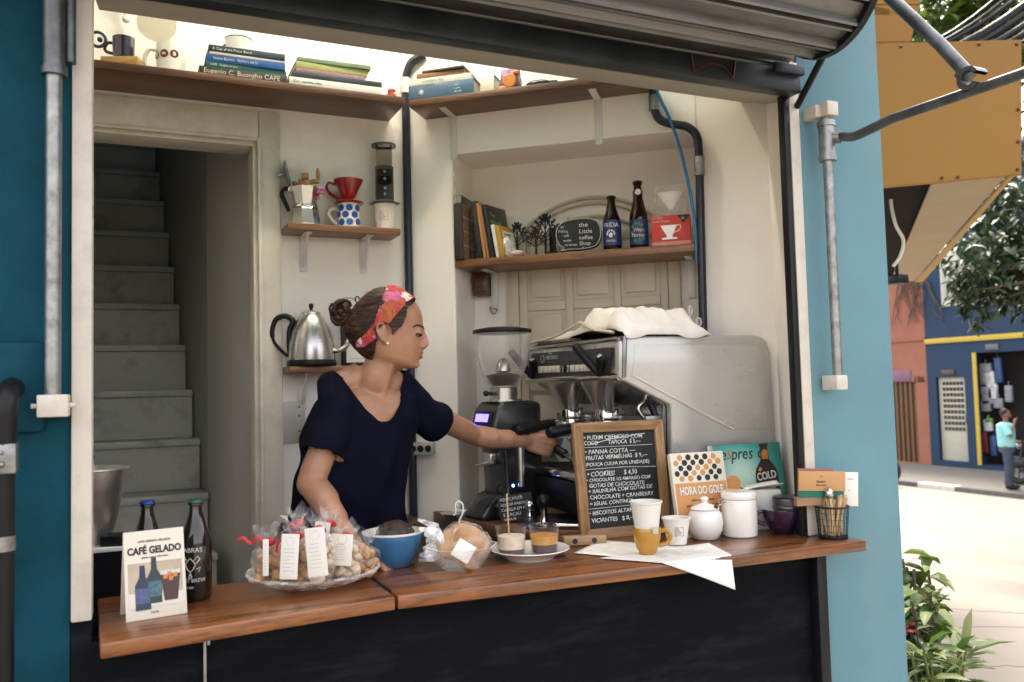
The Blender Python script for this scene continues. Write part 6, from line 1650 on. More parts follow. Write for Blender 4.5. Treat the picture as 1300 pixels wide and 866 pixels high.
stroke([(.018, .875*Hi), (Wi*.4, .925*Hi), (Wi*.88, .965*Hi)], .0016)
g.build('chalk_lines', m_chalk, t, mtx=q)
# wooden bar with black holes in front of the board
a_, c_ = posz(716, 694), posz(766, 694)
t = thing('wooden_bar', 'pale wooden bar with black holes lying in front of the menu board', 'bar', a_, -.28)
MB().box((0, 0, .0), (.115, .03, .024), .003).build('bar', WOOD('pale_bar', (.35, .2, .09), (.58, .38, .2), 0, .5), t)
b = MB()
for x in (.03, .082): b.cyl((x, -.001, .012), (x, .004, .012), .007)
b.build('hole', m_ink, t)

# ------------------------------------------------------------------ espresso machine
OM = V((1.274, .29, 1.06))
em = thing('espresso_machine', 'large grey two-group espresso machine with a cloth on top', 'espresso machine', OM)
def ms(px, py, y=0.):
    p = at(px, py, Y=OM.y+y)-OM; return (p.x, p.z)
def mf(px, py, x=0.):
    p = at(px, py, X=OM.x+x)-OM; return (p.y, p.z)
m_grey = P('satin_grey_panel', (.50, .495, .465), .26, metal=.3, var=.04, scale=3, stain=(.42, .41, .36), stain_amt=.4, coat=.2)
m_edge = P('dark_chrome_trim', (.22, .235, .245), .25, metal=.85, var=.1)
m_cpan = P('dark_control_panel', (.035, .036, .038), .35, var=.1)
XZm = M.Rotation(PI/2, 4, 'X')      # prism (x,z) -> upright, y = -depth
out = [ms(*q) for q in ((797, 427), (955, 425.5), (967, 427.5), (975, 435), (978, 447), (986, 560))]
out += [(ms(987, 600)[0], .035), (ms(853, 600)[0], .035), ms(852, 514), ms(786, 480), ms(786, 436)]
MB().prism(out, -.028, 0, .007, mtx=XZm, seg=3).build('side_panel', m_grey, em)
inn = [ms(*q) for q in ((806, 438), (948, 437), (960, 438.5), (966, 445), (968, 455), (974, 545), (930, 545), (802, 476))]
MB().prism(inn, -.001, .0015, .0012, mtx=XZm).build('inset_panel', P('satin_grey_inset', (.54, .535, .50), .28, metal=.25, var=.03, scale=3), em)
hl = [V((x, -.002, z)) for x, z in [ms(802, 476), ms(870, 513), ms(930, 545)]]
MB().tube(hl, .0035, 8).build('panel_highlight', P('painted_highlight', (.72, .71, .66), .3, metal=.3), em)  # pale raised line paints the diagonal highlight on the side panel
o2 = [(x, z) for x, z in out]
Wm = mf(670, 447)[0]
H0 = ms(786, 480)[1]; HT = ms(797, 427)[1]
hd = [(.0, H0+.004), (.004, HT-.006), (.012, HT), (.46, HT), (.46, H0), (.165, ms(851, 514)[1]), (.155, ms(851, 514)[1])]
b = MB(); b.prism([(-.002, H0+.006), (.006, HT-.008), (.018, HT-.001), (.30, HT-.001), (.30, HT-.05), (.155, ms(851, 516)[1]), (.015, H0+.002)], -Wm, -.0285, .006, mtx=XZm, seg=3); b.build('head', P('chrome_head', (.62, .61, .58), .25, metal=.8, var=.08), em)
b = MB(); b.prism([(.155, .03), (.50, .03), (.44, .11), (.40, .30), (.30, .45), (.155, .52)], .035, HT-.03, .004); b.build('body', m_edge, em)
for y0, y1 in ((.0285, .04),):
    MB().prism([(-.006, H0), (.002, HT+.001), (.016, HT+.003), (.016, HT-.01), (.008, H0+.001)], -.028, .004, .003, mtx=XZm).build('front_trim', m_edge, em)
# control panel
c4 = [mf(*q) for q in ((677.3, 449), (780.3, 440.8), (775.2, 476.7), (673, 480))]
ctl = MB(); ctl.slab(*[V((-.002-.006*(z-H0 < .06), y, z)) for y, z in c4], (-.004, 0, 0)); cp = ctl.build('control_panel', m_cpan, em)
lip = MB().tube([(-.006, .01, H0+.004), (-.008, Wm*.5, H0+.004), (-.006, Wm-.004, H0+.004)], .011, 12); lip.build('front_lip', m_chrome, em)
tl = MB().tube([(.004, .03, HT-.004), (.004, Wm, HT-.004)], .007, 10); tl.build('top_edge', m_chrome, em)
def onp(zx, zy): return mf(660+zx/5.775, 410+zy/5.775)
FX = -.010
b = MB()
for x0, x1 in ((165, 318), (400, 572)):
    for i in range(5):
        f = (x0+(x1-x0)*(i+.08)/5, x0+(x1-x0)*(i+.86)/5)
        ya, za = onp(f[0], 368-.04*(f[0]-165)); yb, zb_ = onp(f[1], 318-.04*(f[1]-165))
        b.box((FX-.008, min(ya, yb), min(za, zb_)), (FX+.004, max(ya, yb), max(za, zb_)), .002)
b.build('buttons', P('cream_buttons', (.62, .58, .5), .4), cp)
ya, za = onp(340, 362); yb, zb_ = onp(380, 308)
MB().box((FX-.004, min(ya, yb), za), (FX+.004, max(ya, yb), zb_), .002).build('switch_frame', m_chrome, cp)
yc, zc_ = (ya+yb)/2, (za+zb_)/2; MB().box((FX-.006, yc-.009, zc_-.012), (FX-.0035, yc+.009, zc_+.012), .001).build('switch', m_black, cp)
tm = MB(); ya, za = onp(212, 270)
tm._add(text_bm('SIMONELLI', .018, .0003), M.Translation((FX-.0015, ya, za)) @ M.Rotation(-PI/2, 4, 'Z') @ UP)
tm._add(text_bm('Nuova', .010, .0003), M.Translation((FX-.0015, ya-.02, za+.017)) @ M.Rotation(-PI/2, 4, 'Z') @ UP)
ya, za = onp(188, 265); tm.tube([V((FX-.0015, ya+.012*math.cos(a), za+.012*math.sin(a))) for a in [2*PI*i/24 for i in range(24)]], .0012, 6, closed=True)
tm.build('lettering', P('silver_print', (.5, .5, .48), .35, metal=.5), cp, smooth=False)
g = MB(); ya, za = onp(105, 300); yb, zb_ = onp(690, 258); g.tube([(FX+.001, ya, za), (FX+.001, yb, zb_)], .0012, 6); g.build('panel_groove', m_edge, cp)
for pts in ([(40, 212), (85, 300), (118, 395)], [(525, 172), (580, 275), (618, 380)]):
    ps = [onp(*q) for q in pts]
    lv = MB()
    lv.tube([(FX-.045, *ps[0]), (FX-.03, *ps[1]), (FX-.004, *ps[2])], [.013, .014, .010], 12)
    p2_ = onp(pts[2][0]+38, pts[1][1]-22); lv.tube([(FX-.02, *p2_), (FX-.012, *onp(pts[2][0]+18, pts[1][1]+50)), (FX-.003, *ps[2])], [.015, .013, .009], 12)
    lv.build('steam_lever', m_black, em)
    MB().cyl((FX-.032, *p2_), (FX-.018, p2_[0], p2_[1]+.006), .006).build('lever_cap', m_chrome, em)
# group heads under the lip: swept chrome horns, rings and portafilters
m_horn = P('brushed_horn', (.62, .61, .59), .25, metal=.9, var=.15, scale=8)
ZG = 1.375-OM.z
for gi, yg in enumerate((.455, .225)):
    b = MB()
    def horn(u, v, yg=yg):
        t_ = v; wtop, wb = .20, .085
        w = wtop*(1-t_)**1.6+wb*(1-(1-t_)**1.6)
        a = PI*u; x = .008+.040*t_**1.2; dep = .10*(1-t_)+.065*t_
        return V((x+dep*(1-math.sin(a)) if False else x+dep*.5*(1-math.sin(a)**.7), yg-w*.5*math.cos(a), H0+.0-(H0-ZG-.02)*t_))
    b.grid(horn, 22, 14); b.build('group_horn', m_horn, em, thick=.004)
    b = MB().lathe([(0, .03), (.036, .03), (.038, .025), (.038, .0), (.034, -.004), (0, -.004)], 36); b.build('group_head', m_chrome, em, mtx=M.Translation((.075, yg, ZG)))
    pf = MB().lathe([(0, -.006), (.035, -.006), (.036, -.010), (.034, -.035), (.024, -.045), (0, -.047)], 32, mtx=M.Translation((.075, yg, ZG)))
    pf.tube([(.075-.03, yg, ZG-.02), (.075-.075, yg-.012, ZG-.018)], .0085, 12); pf.tube(spline([(.075, yg, ZG-.045), (.075, yg, ZG-.06), (.06, yg, ZG-.075)], 4), .008, 10)
    pfo = pf.build('portafilter', m_chrome, em)
    hh = MB().tube([(.0, yg-.012, ZG-.018), (-.02, yg-.016, ZG-.019), (-.07, yg-.026, ZG-.024), (-.135, yg-.038, ZG-.032), (-.150, yg-.041, ZG-.034)], [.012, .0165, .0155, .0185, .014], 20); hh.build('handle', m_black, pfo)
    hh = MB().tube([(.006, yg-.011, ZG-.018), (-.001, yg-.0122, ZG-.018)], .0155, 20); hh.build('collar', m_chrome, pfo)
# steam wands
for pts in ([(.10, .06, H0-.01), (.105, .05, H0-.06), (.075, .045, ZG+.03), (.13, .04, ZG-.04)],):
    MB().tube(spline(pts, 6), .005, 10).build('steam_wand', m_chrome, em)
    MB().tube([(.118, .046, ZG+.045), (.14, .04, ZG-.012)], .0105, 12).build('wand_grip', m_black, em)
b = MB().tube(spline([(.15, .05, ZG+.06), (.135, .05, ZG+.03), (.135, .05, ZG-.05), (.12, .05, ZG-.12)], 5), .006, 10); b.build('hot_water_tube', m_black, em)
b = MB().box((.09, .03, ZG-.012), (.154, Wm-.03, ZG+.012), .004); b.build('group_bar', m_edge, em)
MB().box((.15, .03, .17), (.1545, Wm-.05, ZG+.11), 0).build('back_splash', m_horn, em)
# drip tray and base
TX0 = -.075
zt_ = 1.222-OM.z
b = MB().box((TX0, .05, zt_-.026), (.154, .575, zt_), .006); tr_ = b.build('drip_tray', m_chrome, em)
g = MB()
for i in range(16): g.box((TX0+.02, .075+.03*i, zt_+.0003), (.14, .075+.03*i+.012, zt_+.0015), .0003)
g.build('grille_slots', m_black, tr_)
b = MB().prism([(TX0+.006, .035), (.154, .035), (.154, zt_-.027), (TX0+.001, zt_-.027)], -.57, -.055, .008, mtx=XZm); b.build('base', m_black, em)
b = MB()
for x, y in ((-.04, .09), (-.04, .53), (.46, .06), (.2, .40)): b.lathe([(0, 0), (.022, 0), (.02, .034), (0, .034)], 20, c=(x, y, 0.0))
b.build('feet', m_black, em)
# steel jug with the hand's milk carton behind
q = OM+V((.03, .13, zt_+.0008))
t = thing('steaming_jug', 'small polished steel milk jug on the drip tray', 'jug', q, RC)
MB().lathe([(0, 0), (.036, 0), (.039, .004), (.038, .05), (.033, .075), (.037, .098), (.0355, .098), (.031, .075), (.036, .05), (.036, .006), (0, .005)], 40).build('jug', m_chrome, t)
h = MB(); ring_handle(h, .037, .05, .03, .03, .004); h.build('handle', m_chrome, t)
p = at(711, 566, Y=.83)
q = V((p.x, .83, OM.z+zt_+.0008))
t = thing('milk_carton', 'blue and white milk carton standing on the drip tray behind the hand', 'carton', q, RC)
MB().box((-.036, -.03, 0), (.036, .03, .085), .002).build('carton', m_paperw, t)
b = MB().prism([(-.034, .080), (.012, .080), (-.01, .02)], .0303, .0309, 0, mtx=XZm); b.build('blue_print', P('milk_blue', (.02, .17, .5), .4), t)
b = MB().prism([(-.036, 0), (-.005, 0), (-.02, .028), (-.036, .035)], .0303, .0308, 0, mtx=XZm); b.build('green_print', P('milk_green', (.03, .3, .12), .4), t)
# white cloth heaped on top
cl = thing('cloth', 'crumpled white cloth heaped on top of the espresso machine', 'cloth', OM+V((.0, .0, HT+.004)))
from mathutils import noise as mnoise
def clo(u, v):
    # u along the machine's width (far to near), v along its depth
    y = Wm-.01-(Wm-.015)*u; x = .010+.30*v
    up = min(1, max(0, (u-.28)/.42)); up = up*up*(3-2*up)
    hgt = .020+.062*up*(1-.25*max(0, (u-.85)/.15))+.012*math.exp(-((u-.25)/.2)**2)
    ed = min(1, (1-u)*9)**.6*min(1, u*7+.15)*min(1, v*8+.12)**.6*min(1, (1-v)*7)**.6
    q = V((x*9, y*9, 3.1))
    n = .020*mnoise.noise(q)+.012*mnoise.noise(q*2.3+V((5, 1, 2)))+.006*mnoise.noise(q*5.1)
    cr = .017*(abs(mnoise.noise(V((x*14+y*9, y*5, 7.7))))-.25)
    z = max(.0015, (hgt+n*up+cr)*ed)
    if u > .97: z -= .012*max(0, math.sin(9*v+1.))*(u-.97)/.03
    return V((x+.010*mnoise.noise(V((y*12, 1, 1))), y-.012*(u > .97)+.012*mnoise.noise(V((x*16, 2, 1)))*u, z))
b = MB(); b.grid(clo, 70, 44)
b.build('cloth', P('white_cotton_cloth', (.80, .78, .72), .85, var=.03, bump=.35, bscale=25, stain=(.68, .62, .54), stain_amt=.5, stain_scale=8), cl, angle=80, thick=.002)
b = MB().tube(spline([(.0, Wm*.95, .012), (.006, Wm*.7, .022), (.012, Wm*.5, .045), (.014, Wm*.42, .055), (.01, Wm*.3, .03), (.01, Wm*.1, .012)], 8), .005, 8); b.build('hem', P('beige_hem', (.62, .52, .40), .8), cl)
b = MB().box((.006, Wm*.52, .001), (.05, Wm*.9, .012), .003); b.build('folded_tray_mat', P('brown_mat', (.18, .12, .08), .6, var=.3), cl)
# spare wire hooks hanging above the machine
p = at(878, 412, Y=.40)
hkx = MB().tube(spline([(0, 0, .035), (.004, 0, .055), (-.006, 0, .06), (-.006, 0, .03), (.0, 0, 0), (.012, 0, -.01)], 5), .003, 8); hkx.tube(spline([(.02, 0, .0), (.02, 0, .022), (.034, 0, .022), (.034, 0, .004), (.022, 0, .0)], 5), .0035, 8)
tag(hkx.build('cable_clip', m_brk, mtx=M.Translation((p.x, .40, p.z-.005))), 'white curled cable clips on the wall above the espresso machine', 'clip')

# ------------------------------------------------------------------ grinder and small tools on the back counter
gr = thing('coffee_grinder', 'tall black coffee grinder with a clear hopper and blue display', 'grinder', (1.125, .80, ZC), rad(8))
b = MB().prism([(-.075, 0), (.10, 0), (.10, .365), (.075, .375), (-.045, .375), (-.072, .350), (-.095, .262), (-.05, .245), (-.04, .08), (-.085, .05)], -.075, .075, .012, mtx=XZm, seg=3); b.build('body', P('satin_black', (.014, .014, .016), .3, var=.15, coat=.2), gr)
b = MB().prism([(-.13, 0), (-.04, 0), (-.04, .085), (-.075, .075), (-.125, .02)], -.06, .06, .012, mtx=XZm); b.build('foot', P('satin_black', (.014, .014, .016), .3), gr)
dq = M.Translation((-.0858, 0, .305)) @ M.Rotation(math.atan2(.023, .088), 4, 'Y')
b = MB().box((-.004, -.055, -.040), (.001, .055, .040), .003, mtx=dq); dp = b.build('display_bezel', m_black, gr)
b = MB().box((-.0055, -.040, .004), (-.0038, .040, .030), .001, mtx=dq); b.build('screen', P('blue_screen', (.02, .02, .2), .2, emit=(.09, .07, .95), estr=1.6), dp)
b = MB()
for y in (-.03, 0, .03): b.box((-.0055, y-.009, -.030), (-.0038, y+.009, -.014), .002, mtx=dq)
b.build('keys', P('blue_keys', (.1, .12, .4), .3, emit=(.15, .2, .9), estr=.5), dp)
# the same display also shows on the side that faces the street
b = MB().lathe([(.043, .376), (.046, .376), (.046, .418), (.043, .42), (0, .42)], 40); b.lathe([(0, .374), (.062, .374), (.062, .38), (0, .38)], 40); b.build('collar', m_steel, gr)
b = MB().cyl((-.05, -.01, .40), (-.075, -.02, .402), .006); b.ball((-.08, -.021, .402), .010, 2); b.build('adjust_lever', m_black, gr)
m_hop = FILM('hopper_plastic', (.95, .95, .9), .09, rough=.06, bump=0., scale=6., edge=1.1)
b = MB().lathe([(.040, .42), (.052, .436), (.067, .460), (.080, .495), (.089, .535), (.093, .598), (.090, .598), (.086, .535), (.077, .497), (.064, .463), (.050, .439), (.038, .422)], 56); b.build('hopper', m_hop, gr)
b = MB().lathe([(0, .600), (.096, .599), (.099, .603), (.097, .611), (.06, .618), (0, .620)], 56); b.build('hopper_lid', m_black, gr)
b = MB().lathe([(0, .425), (.038, .425), (.048, .440), (.060, .460), (.02, .468), (0, .468)], 30); b.build('beans', P('roasted_beans', (.03, .014, .008), .4, var=.6, scale=140, bump=1., bscale=140), gr)
b = MB().lathe([(.02, .469), (.026, .474), (.022, .498), (.012, .515), (0, .519)], 30); b.build('hopper_cone', m_steel, gr)
b = MB().tube([(-.06, -.0, .18), (-.10, -.0, .172), (-.115, 0, .17)], .004, 8); b.tube([(-.06, -.03, .178), (-.11, -.035, .172)], .003, 8); b.box((-.075, -.03, .17), (-.045, .03, .21), .006); b.build('portafilter_fork', m_steel, gr)
b = MB().cyl((.01, -.079, .10), (.01, -.079, .24), .014); b.build('side_chute', m_steel, gr)
MB().ball((-.02, -.077, .105), (.005, .003, .005), 2).build('pilot_light', P('blue_led', (.05, .1, .5), .3, emit=(.1, .25, 1), estr=3), gr)
# knock box
q = at(627, 649, Z=ZC); 
t = thing('knock_box', 'black knock box with a rubber bar in front of the grinder', 'knock box', (q.x+.01, q.y-.10, ZC), rad(-10))
b = MB().prism([(-.05, 0), (.05, 0), (.05, .10), (.035, .12), (-.03, .12), (-.05, .095)], -.06, .06, .008, mtx=XZm, seg=3); b.build('body', m_black, t)
b = MB().cyl((-.0, -.07, .112), (.0, .07, .112), .013); b.build('knock_bar', P('black_rubber', (.012, .012, .012), .7), t)
b = MB().tube([V((-.0, -.0665, .10)), V((.03, -.0665, .06))], .004, 8); b.build('spring_clip', m_steel, t)
# small chalk sign
a_ = at(637, 664, Z=ZC)
t = thing('chalk_sign', 'small tilted black chalk sign with white writing on the back counter', 'chalkboard', (a_.x-.005, a_.y-.01, ZC), RC+.1)
Fs = M.Rotation(rad(-14), 4, 'X') @ M.Rotation(rad(-7), 4, 'Y')
MB().box((0, 0, .001), (.108, .004, .082), .001).build('slate', m_slate, t, mtx=Fs)
write([('ADOCANTE', .006, .066, .013, dict(y=-.0006, jitter=.06)), ('ACUCAR MASCAVO', .006, .050, .011, dict(y=-.0006, wx=.9, jitter=.06)), ('CANELA EM PO', .006, .034, .012, dict(y=-.0006, jitter=.06)), ('E CACAU', .010, .018, .013, dict(y=-.0006, jitter=.06)), ('SIRVA-SE', .010, .005, .010, dict(y=-.0006))], m_chalk, t, base=Fs)
# mat with tampers
q = at(700, 666, Z=ZC)
t = thing('tamping_mat', 'dark blue rubber mat under the tampers', 'mat', (q.x, q.y, ZC), RC+.35)
MB().box((-.09, -.055, 0), (.085, .055, .006), .002).build('mat', P('navy_rubber', (.012, .018, .06), .6), t)
def tamper(lab, px, py, Hh, hm, k=1.):
    q = at(px, py, Z=ZC+.0065)
    t = thing('tamper', lab, 'tamper', (q.x, q.y, ZC+.0065), RC, 'coffee tampers on the blue mat')
    MB().lathe([(0, 0), (.027*k, 0), (.028*k, .003), (.027*k, .010), (.012*k, .016), (.009*k, .03), (.010*k, .055*k), (0, .055*k)], 32).build('base', m_chrome, t)
    MB().ball((0, 0, Hh), (.020*k, .020*k, .021*k), 3).build('knob', hm, t)
tamper('steel tamper with a black ball handle', 691, 669, .075, m_black, 1.0)
tamper('smaller all-steel tamper beside the black handled one', 673, 661, .045, m_chrome, .85)
t = thing('spoon', 'steel spoon lying on the dark back counter', 'spoon', at(716, 668, Z=ZC+.008), RC-.3)
MB().tube([(-.03, 0, .003), (.05, .0, .004)], [.007, .004], 10, flat=.5).build('handle', m_steel, t); MB().ball((-.035, 0, .003), (.016, .011, .004), 2).build('bowl', m_steel, t)
q = at(588, 641, Z=ZC)
t = thing('metal_tray', 'shiny steel tray with a folded cloth at the left end of the back counter', 'tray', (1.005, .905, ZC), rad(-40))
MB().lathe([(0, .002), (.055, .002), (.060, .006), (.0615, .006), (.057, 0), (0, 0)], 48, sx=1.15).build('tray', m_chrome, t)
MB().box((-.03, -.012, .0062), (.035, .012, .016), .005).build('folded_cloth', m_paperw, t)
t = thing('sachet', 'small flat pink and white sachet lying by the chalk sign', 'sachet', at(648, 657, Z=ZC+.0005), .3)
MB().box((-.03, -.012, 0), (.03, .012, .003), .001).build('sachet', P('pink_sachet', (.5, .12, .1), .5), t)
t = thing('folded_paper', 'white folded paper on the bench end behind the barista', 'paper', V((.462, .955, 1.0505)), .2)
b = MB().grid(lambda u, v: V((-.035+.075*u, -.035+.06*v, .03+.010*math.sin(3*u+1)-.012*u+.008*v)), 8, 6); b.build('sheet', m_paperw, t, thick=.002)
MB().box((-.03, -.03, 0), (.035, .03, .024), .003).build('packet', m_black, t)

# ------------------------------------------------------------------ the barista
D0 = 2.30
E1, E2 = V((math.cos(YAW), -math.sin(YAW), 0)), V((math.sin(YAW), math.cos(YAW), 0))
def PB(px, py, b=0.): return at(px, py, D=D0+b)
pe0 = PB(452, 640, .02)
person = thing('person', 'woman in a navy t-shirt and floral headband reaching towards the espresso machine', 'person', (pe0.x, pe0.y, 0), 0)
TL = M.Translation(-V(person.location))
def baked(mb, voxel, smooth=2, fac=.5):
    """one continuous skin: merge all overlapping volumes, return a mesh datablock"""
    me = bpy.data.meshes.new('t'); mb.bm.to_mesh(me); mb.bm.free()
    o = bpy.data.objects.new('t', me); COL.objects.link(o)
    r = o.modifiers.new('r', 'REMESH'); r.mode = 'VOXEL'; r.voxel_size = voxel
    if smooth:
        s = o.modifiers.new('s', 'SMOOTH'); s.iterations = smooth; s.factor = fac
    dg = bpy.context.evaluated_depsgraph_get()
    out = bpy.data.meshes.new_from_object(o.evaluated_get(dg))
    bpy.data.objects.remove(o); bpy.data.meshes.remove(me)
    return out
def finish(me, name, mat, parent):
    me.transform(TL); me.name = name
    o = bpy.data.objects.new(name, me); COL.objects.link(o); o.parent = parent
    me.materials.clear(); me.materials.append(mat)
    me.polygons.foreach_set('use_smooth', [True]*len(me.polygons))
    return o
def lerp_tab(tab, py):
    for (a, va), (b_, vb) in zip(tab, tab[1:]):
        if a <= py <= b_: return va+(vb-va)*(py-a)/(b_-a)
    return tab[0][1] if py < tab[0][0] else tab[-1][1]
def ell_loft(mb, secs, seg=40):
    """secs: (centre, half width, half depth, width direction) stacked bottom to top"""
    b = bmesh.new(); rings = []
    for c, w, d, dr in secs:
        dr = V(dr).normalized(); dp = V((-dr.y, dr.x, 0))
        ring = []
        for k in range(seg):
            a = 2*PI*k/seg; ca, sa = math.cos(a), math.sin(a)
            ring.append(b.verts.new(V(c)+dr*(w*abs(ca)**.85*(1 if ca > 0 else -1))+dp*(d*abs(sa)**.85*(1 if sa > 0 else -1))))
        rings.append(ring)
    for A, B in zip(rings, rings[1:]):
        for k in range(seg): b.faces.new((A[k], A[(k+1) % seg], B[(k+1) % seg], B[k]))
    b.faces.new(rings[0][::-1]); b.faces.new(rings[-1])
    bmesh.ops.recalc_face_normals(b, faces=b.faces)
    mb._add(b)
CH = rad(38)
WD = E1*math.cos(CH)+E2*math.sin(CH)              # across the shoulders, towards her left
FD = E1*math.sin(CH)-E2*math.cos(CH)              # where the chest faces
sk = MB()
# --- head: slices traced in profile; HX forward (towards the machine), HY away from the street
HC = PB(490, 425, .0); sH = F_PX/D0
ha = rad(4); HX = E1*math.cos(ha)+E2*math.sin(ha); HY = E2*math.cos(ha)-E1*math.sin(ha)
def hp(px, py, y=0.): return HC+HX*((px-490)/sH)+V((0, 0, -(py-425)/sH))+HY*y
HS = [(468.6, 525.5, 511, .014), (466.5, 528.3, 500, .028), (463, 529.6, 486, .043), (458, 530.6, 474, .053), (453, 532.2, 465, .0585), (447, 533.4, 459, .063), (441, 534.6, 454, .067), (433, 535.8, 450, .0705), (425, 536.6, 447.5, .073), (415, 537.2, 446, .0755), (405, 536.8, 447, .077), (396, 534.8, 450, .0765), (387, 530, 456, .072), (379, 521.5, 463.5, .063), (373, 511, 472, .048), (369.3, 502, 480, .030), (368, 494, 488, .010)]
def hslice(py):
    for A, B in zip(HS, HS[1:]):
        if A[0] >= py >= B[0]:
            t = (A[0]-py)/(A[0]-B[0]); return [A[i]+(B[i]-A[i])*t for i in range(1, 4)]
    return HS[0][1:] if py > HS[0][0] else HS[-1][1:]
def hsurf(py, a, off=0., off_b=0., off_t=0.):
    """a: 0 = face front, pi = back; negative y side towards the street for a in (0,pi)"""
    xf, xb, hw = hslice(py)
    mid, half = (xf+xb)/2, (xf-xb)/2
    ca, sa = math.cos(a), math.sin(a)
    cx = abs(ca)**.9*(1 if ca > 0 else -1)
    wf = 1-.16*max(0, ca)**1.5
    fr_ = hw*abs(sa)**.88*(1 if sa > 0 else -1)*wf
    o = off*sH
    bk = off_b*sH*max(0, -ca)
    return hp(mid+cx*(half+o)+(-bk), py-off_t*sH, -(fr_+off*(1 if sa > 0 else -1)*min(1, abs(sa)*2)))
b = bmesh.new(); rows = []
pys = [HS[0][0]+(HS[-1][0]-HS[0][0])*i/46 for i in range(47)]
for py in pys: rows.append([b.verts.new(hsurf(py, 2*PI*k/56)) for k in range(56)])
for A, B in zip(rows, rows[1:]):
    for k in range(56): b.faces.new((A[k], A[(k+1) % 56], B[(k+1) % 56], B[k]))
b.faces.new(rows[0][::-1]); b.faces.new(rows[-1]); bmesh.ops.recalc_face_normals(b, faces=b.faces); sk._add(b)
# nose, lips, chin, brow ridge, cheek, ears
sk.tube([hp(535.0, 417.5), hp(536.5, 424), hp(538.2, 431), hp(539.8, 437)], [.0062, .0075, .0092, .0105], 14)
sk.ball(hp(539.9, 438.4), (.0098, .0098, .0082), 3); sk.tube([hp(539.5, 441.3), hp(534, 443.6)], [.006, .007], 10)
for s in (1, -1):
    sk.ball(hp(536.6, 440.3, .0105*s), (.0078, .0062, .0068), 3)
    sk.tube([hp(531.5, 417.2, .037*s), hp(534.8, 416.6, .022*s), hp(536, 417.5, .009*s)], [.006, .007, .006], 10)
for s in (1, -1): sk.ball(hp(531.0, 423.6, .0290*s), (.0125, .0122, .0088), 3)
sk.tube([hp(529.5, 450.4, -.021), hp(533.4, 449.2, -.009), hp(534.2, 449.0, 0), hp(533.4, 449.2, .009), hp(529.5, 450.4, .021)], [.002, .0042, .0046, .0042, .002], 10)
sk.tube([hp(529.2, 451.8, -.020), hp(532.3, 454.2, -.009), hp(533.2, 454.6, 0), hp(532.3, 454.2, .009), hp(529.2, 451.8, .020)], [.002, .0046, .0052, .0046, .002], 10)
sk.ball(hp(526.6, 464.2), (.012, .016, .010), 3)
for s in (1, -1):
    e = spline([hp(493.5, 419, .0775*s), hp(490, 413.8, .0885*s), hp(484.5, 415, .0925*s), hp(482.6, 422, .091*s), hp(485.5, 430, .0865*s), hp(491, 436.5, .0755*s), hp(493.8, 436, .073*s)], 6)
    sk.tube(e, [.0036]*20+[.0042]*17, 8)
    sk.ball(hp(489.0, 424.5, .0780*s), (.013, .0075, .021), 3)
    sk.tube(spline([hp(493.6, 425, .080*s), hp(490.5, 421, .0855*s), hp(487, 424, .087*s), hp(488.5, 431, .084*s)], 5), .0032, 8)
    sk.ball(hp(493.2, 435.6, .0755*s), (.0055, .004, .0065), 2)
# neck, shoulders, torso
NB = PB(468, 498, .015)
sk.tube(spline([hp(492, 445), hp(485, 458), hp(479.5, 470), hp(474, 484), NB, PB(465, 520, .03)], 5), [.048]*6+[.0445]*6+[.0455]*5+[.051]*4+[.058]*3+[.066]*2, 24)
sk.tube([hp(499, 455, -.035), hp(492, 474, -.028), PB(487, 502, -.030)], [.011, .011, .006], 10)       # neck muscle
RS, LS = PB(429, 522, -.085), PB(530, 523, .125)
mid = (RS+LS)/2
TXT = [(480, 469), (503, 467), (520, 464), (550, 456), (590, 448), (640, 444), (700, 441), (770, 440)]
TC = lambda py, dx=0., b=.02: PB(lerp_tab(TXT, py), py, b)
secs = [(TC(770, -6, .03), 0.1450, 0.1049, WD), (TC(700, -7, .03), 0.1423, 0.1021, WD), (TC(640, -3, .02), 0.1247, 0.0912, WD), (TC(590, 1, .01), 0.1335, 0.0985, WD), (TC(550, 4, .01), 0.1450, 0.1021, WD), (TC(520, 6, .015), 0.1476, 0.0893, WD), (TC(503, 6, .02), 0.1230, 0.0729, WD), (TC(493, 6, .02), 0.0747, 0.0547, WD)]
ell_loft(sk, secs)
for s in (1, -1):
    sk.tube([PB(470, 478, .02)+WD*.03*s, PB(466, 492, .02)+WD*.10*s, (RS if s < 0 else LS)+V((0, 0, .010))], [.041, .038, .036], 16)
# arms
for q_ in (RS, LS): sk.ball(q_+V((0, 0, .004)), (.037, .037, .037), 3)
RE, RW = PB(394, 613, -.145), at(449, 694, D=2.045)
RH = at(466, 716, D=2.0)
sk.tube(spline([RS, RS.lerp(RE, .5)+V((0, 0, .0)), RE], 6), [.035]*3+[.037]*4+[.037]*4+[.035]*2, 20)
sk.ball(RE+V((0, 0, -.003)), (.035, .035, .036), 3)
sk.tube(spline([RE, RE.lerp(RW, .25)+E1*.006, RE.lerp(RW, .6), RW], 5), [.0355]*3+[.037]*4+[.0325]*4+[.0265]*3+[.0235]*2, 20)
LE, LW_ = PB(601, 552, .37), PB(671, 561, .44)
sk.tube(spline([LS, LS.lerp(LE, .5)+V((0, 0, .005)), LE], 6), [.035]*3+[.036]*4+[.035]*4+[.033]*2, 20)
sk.ball(LE, (.0325, .0325, .0325), 3)
sk.tube(spline([LE, LE.lerp(LW_, .3)+V((0, 0, -.004)), LE.lerp(LW_, .65), LW_], 5), [.033]*3+[.0350]*4+[.031]*4+[.0255]*3+[.0225]*2, 20)
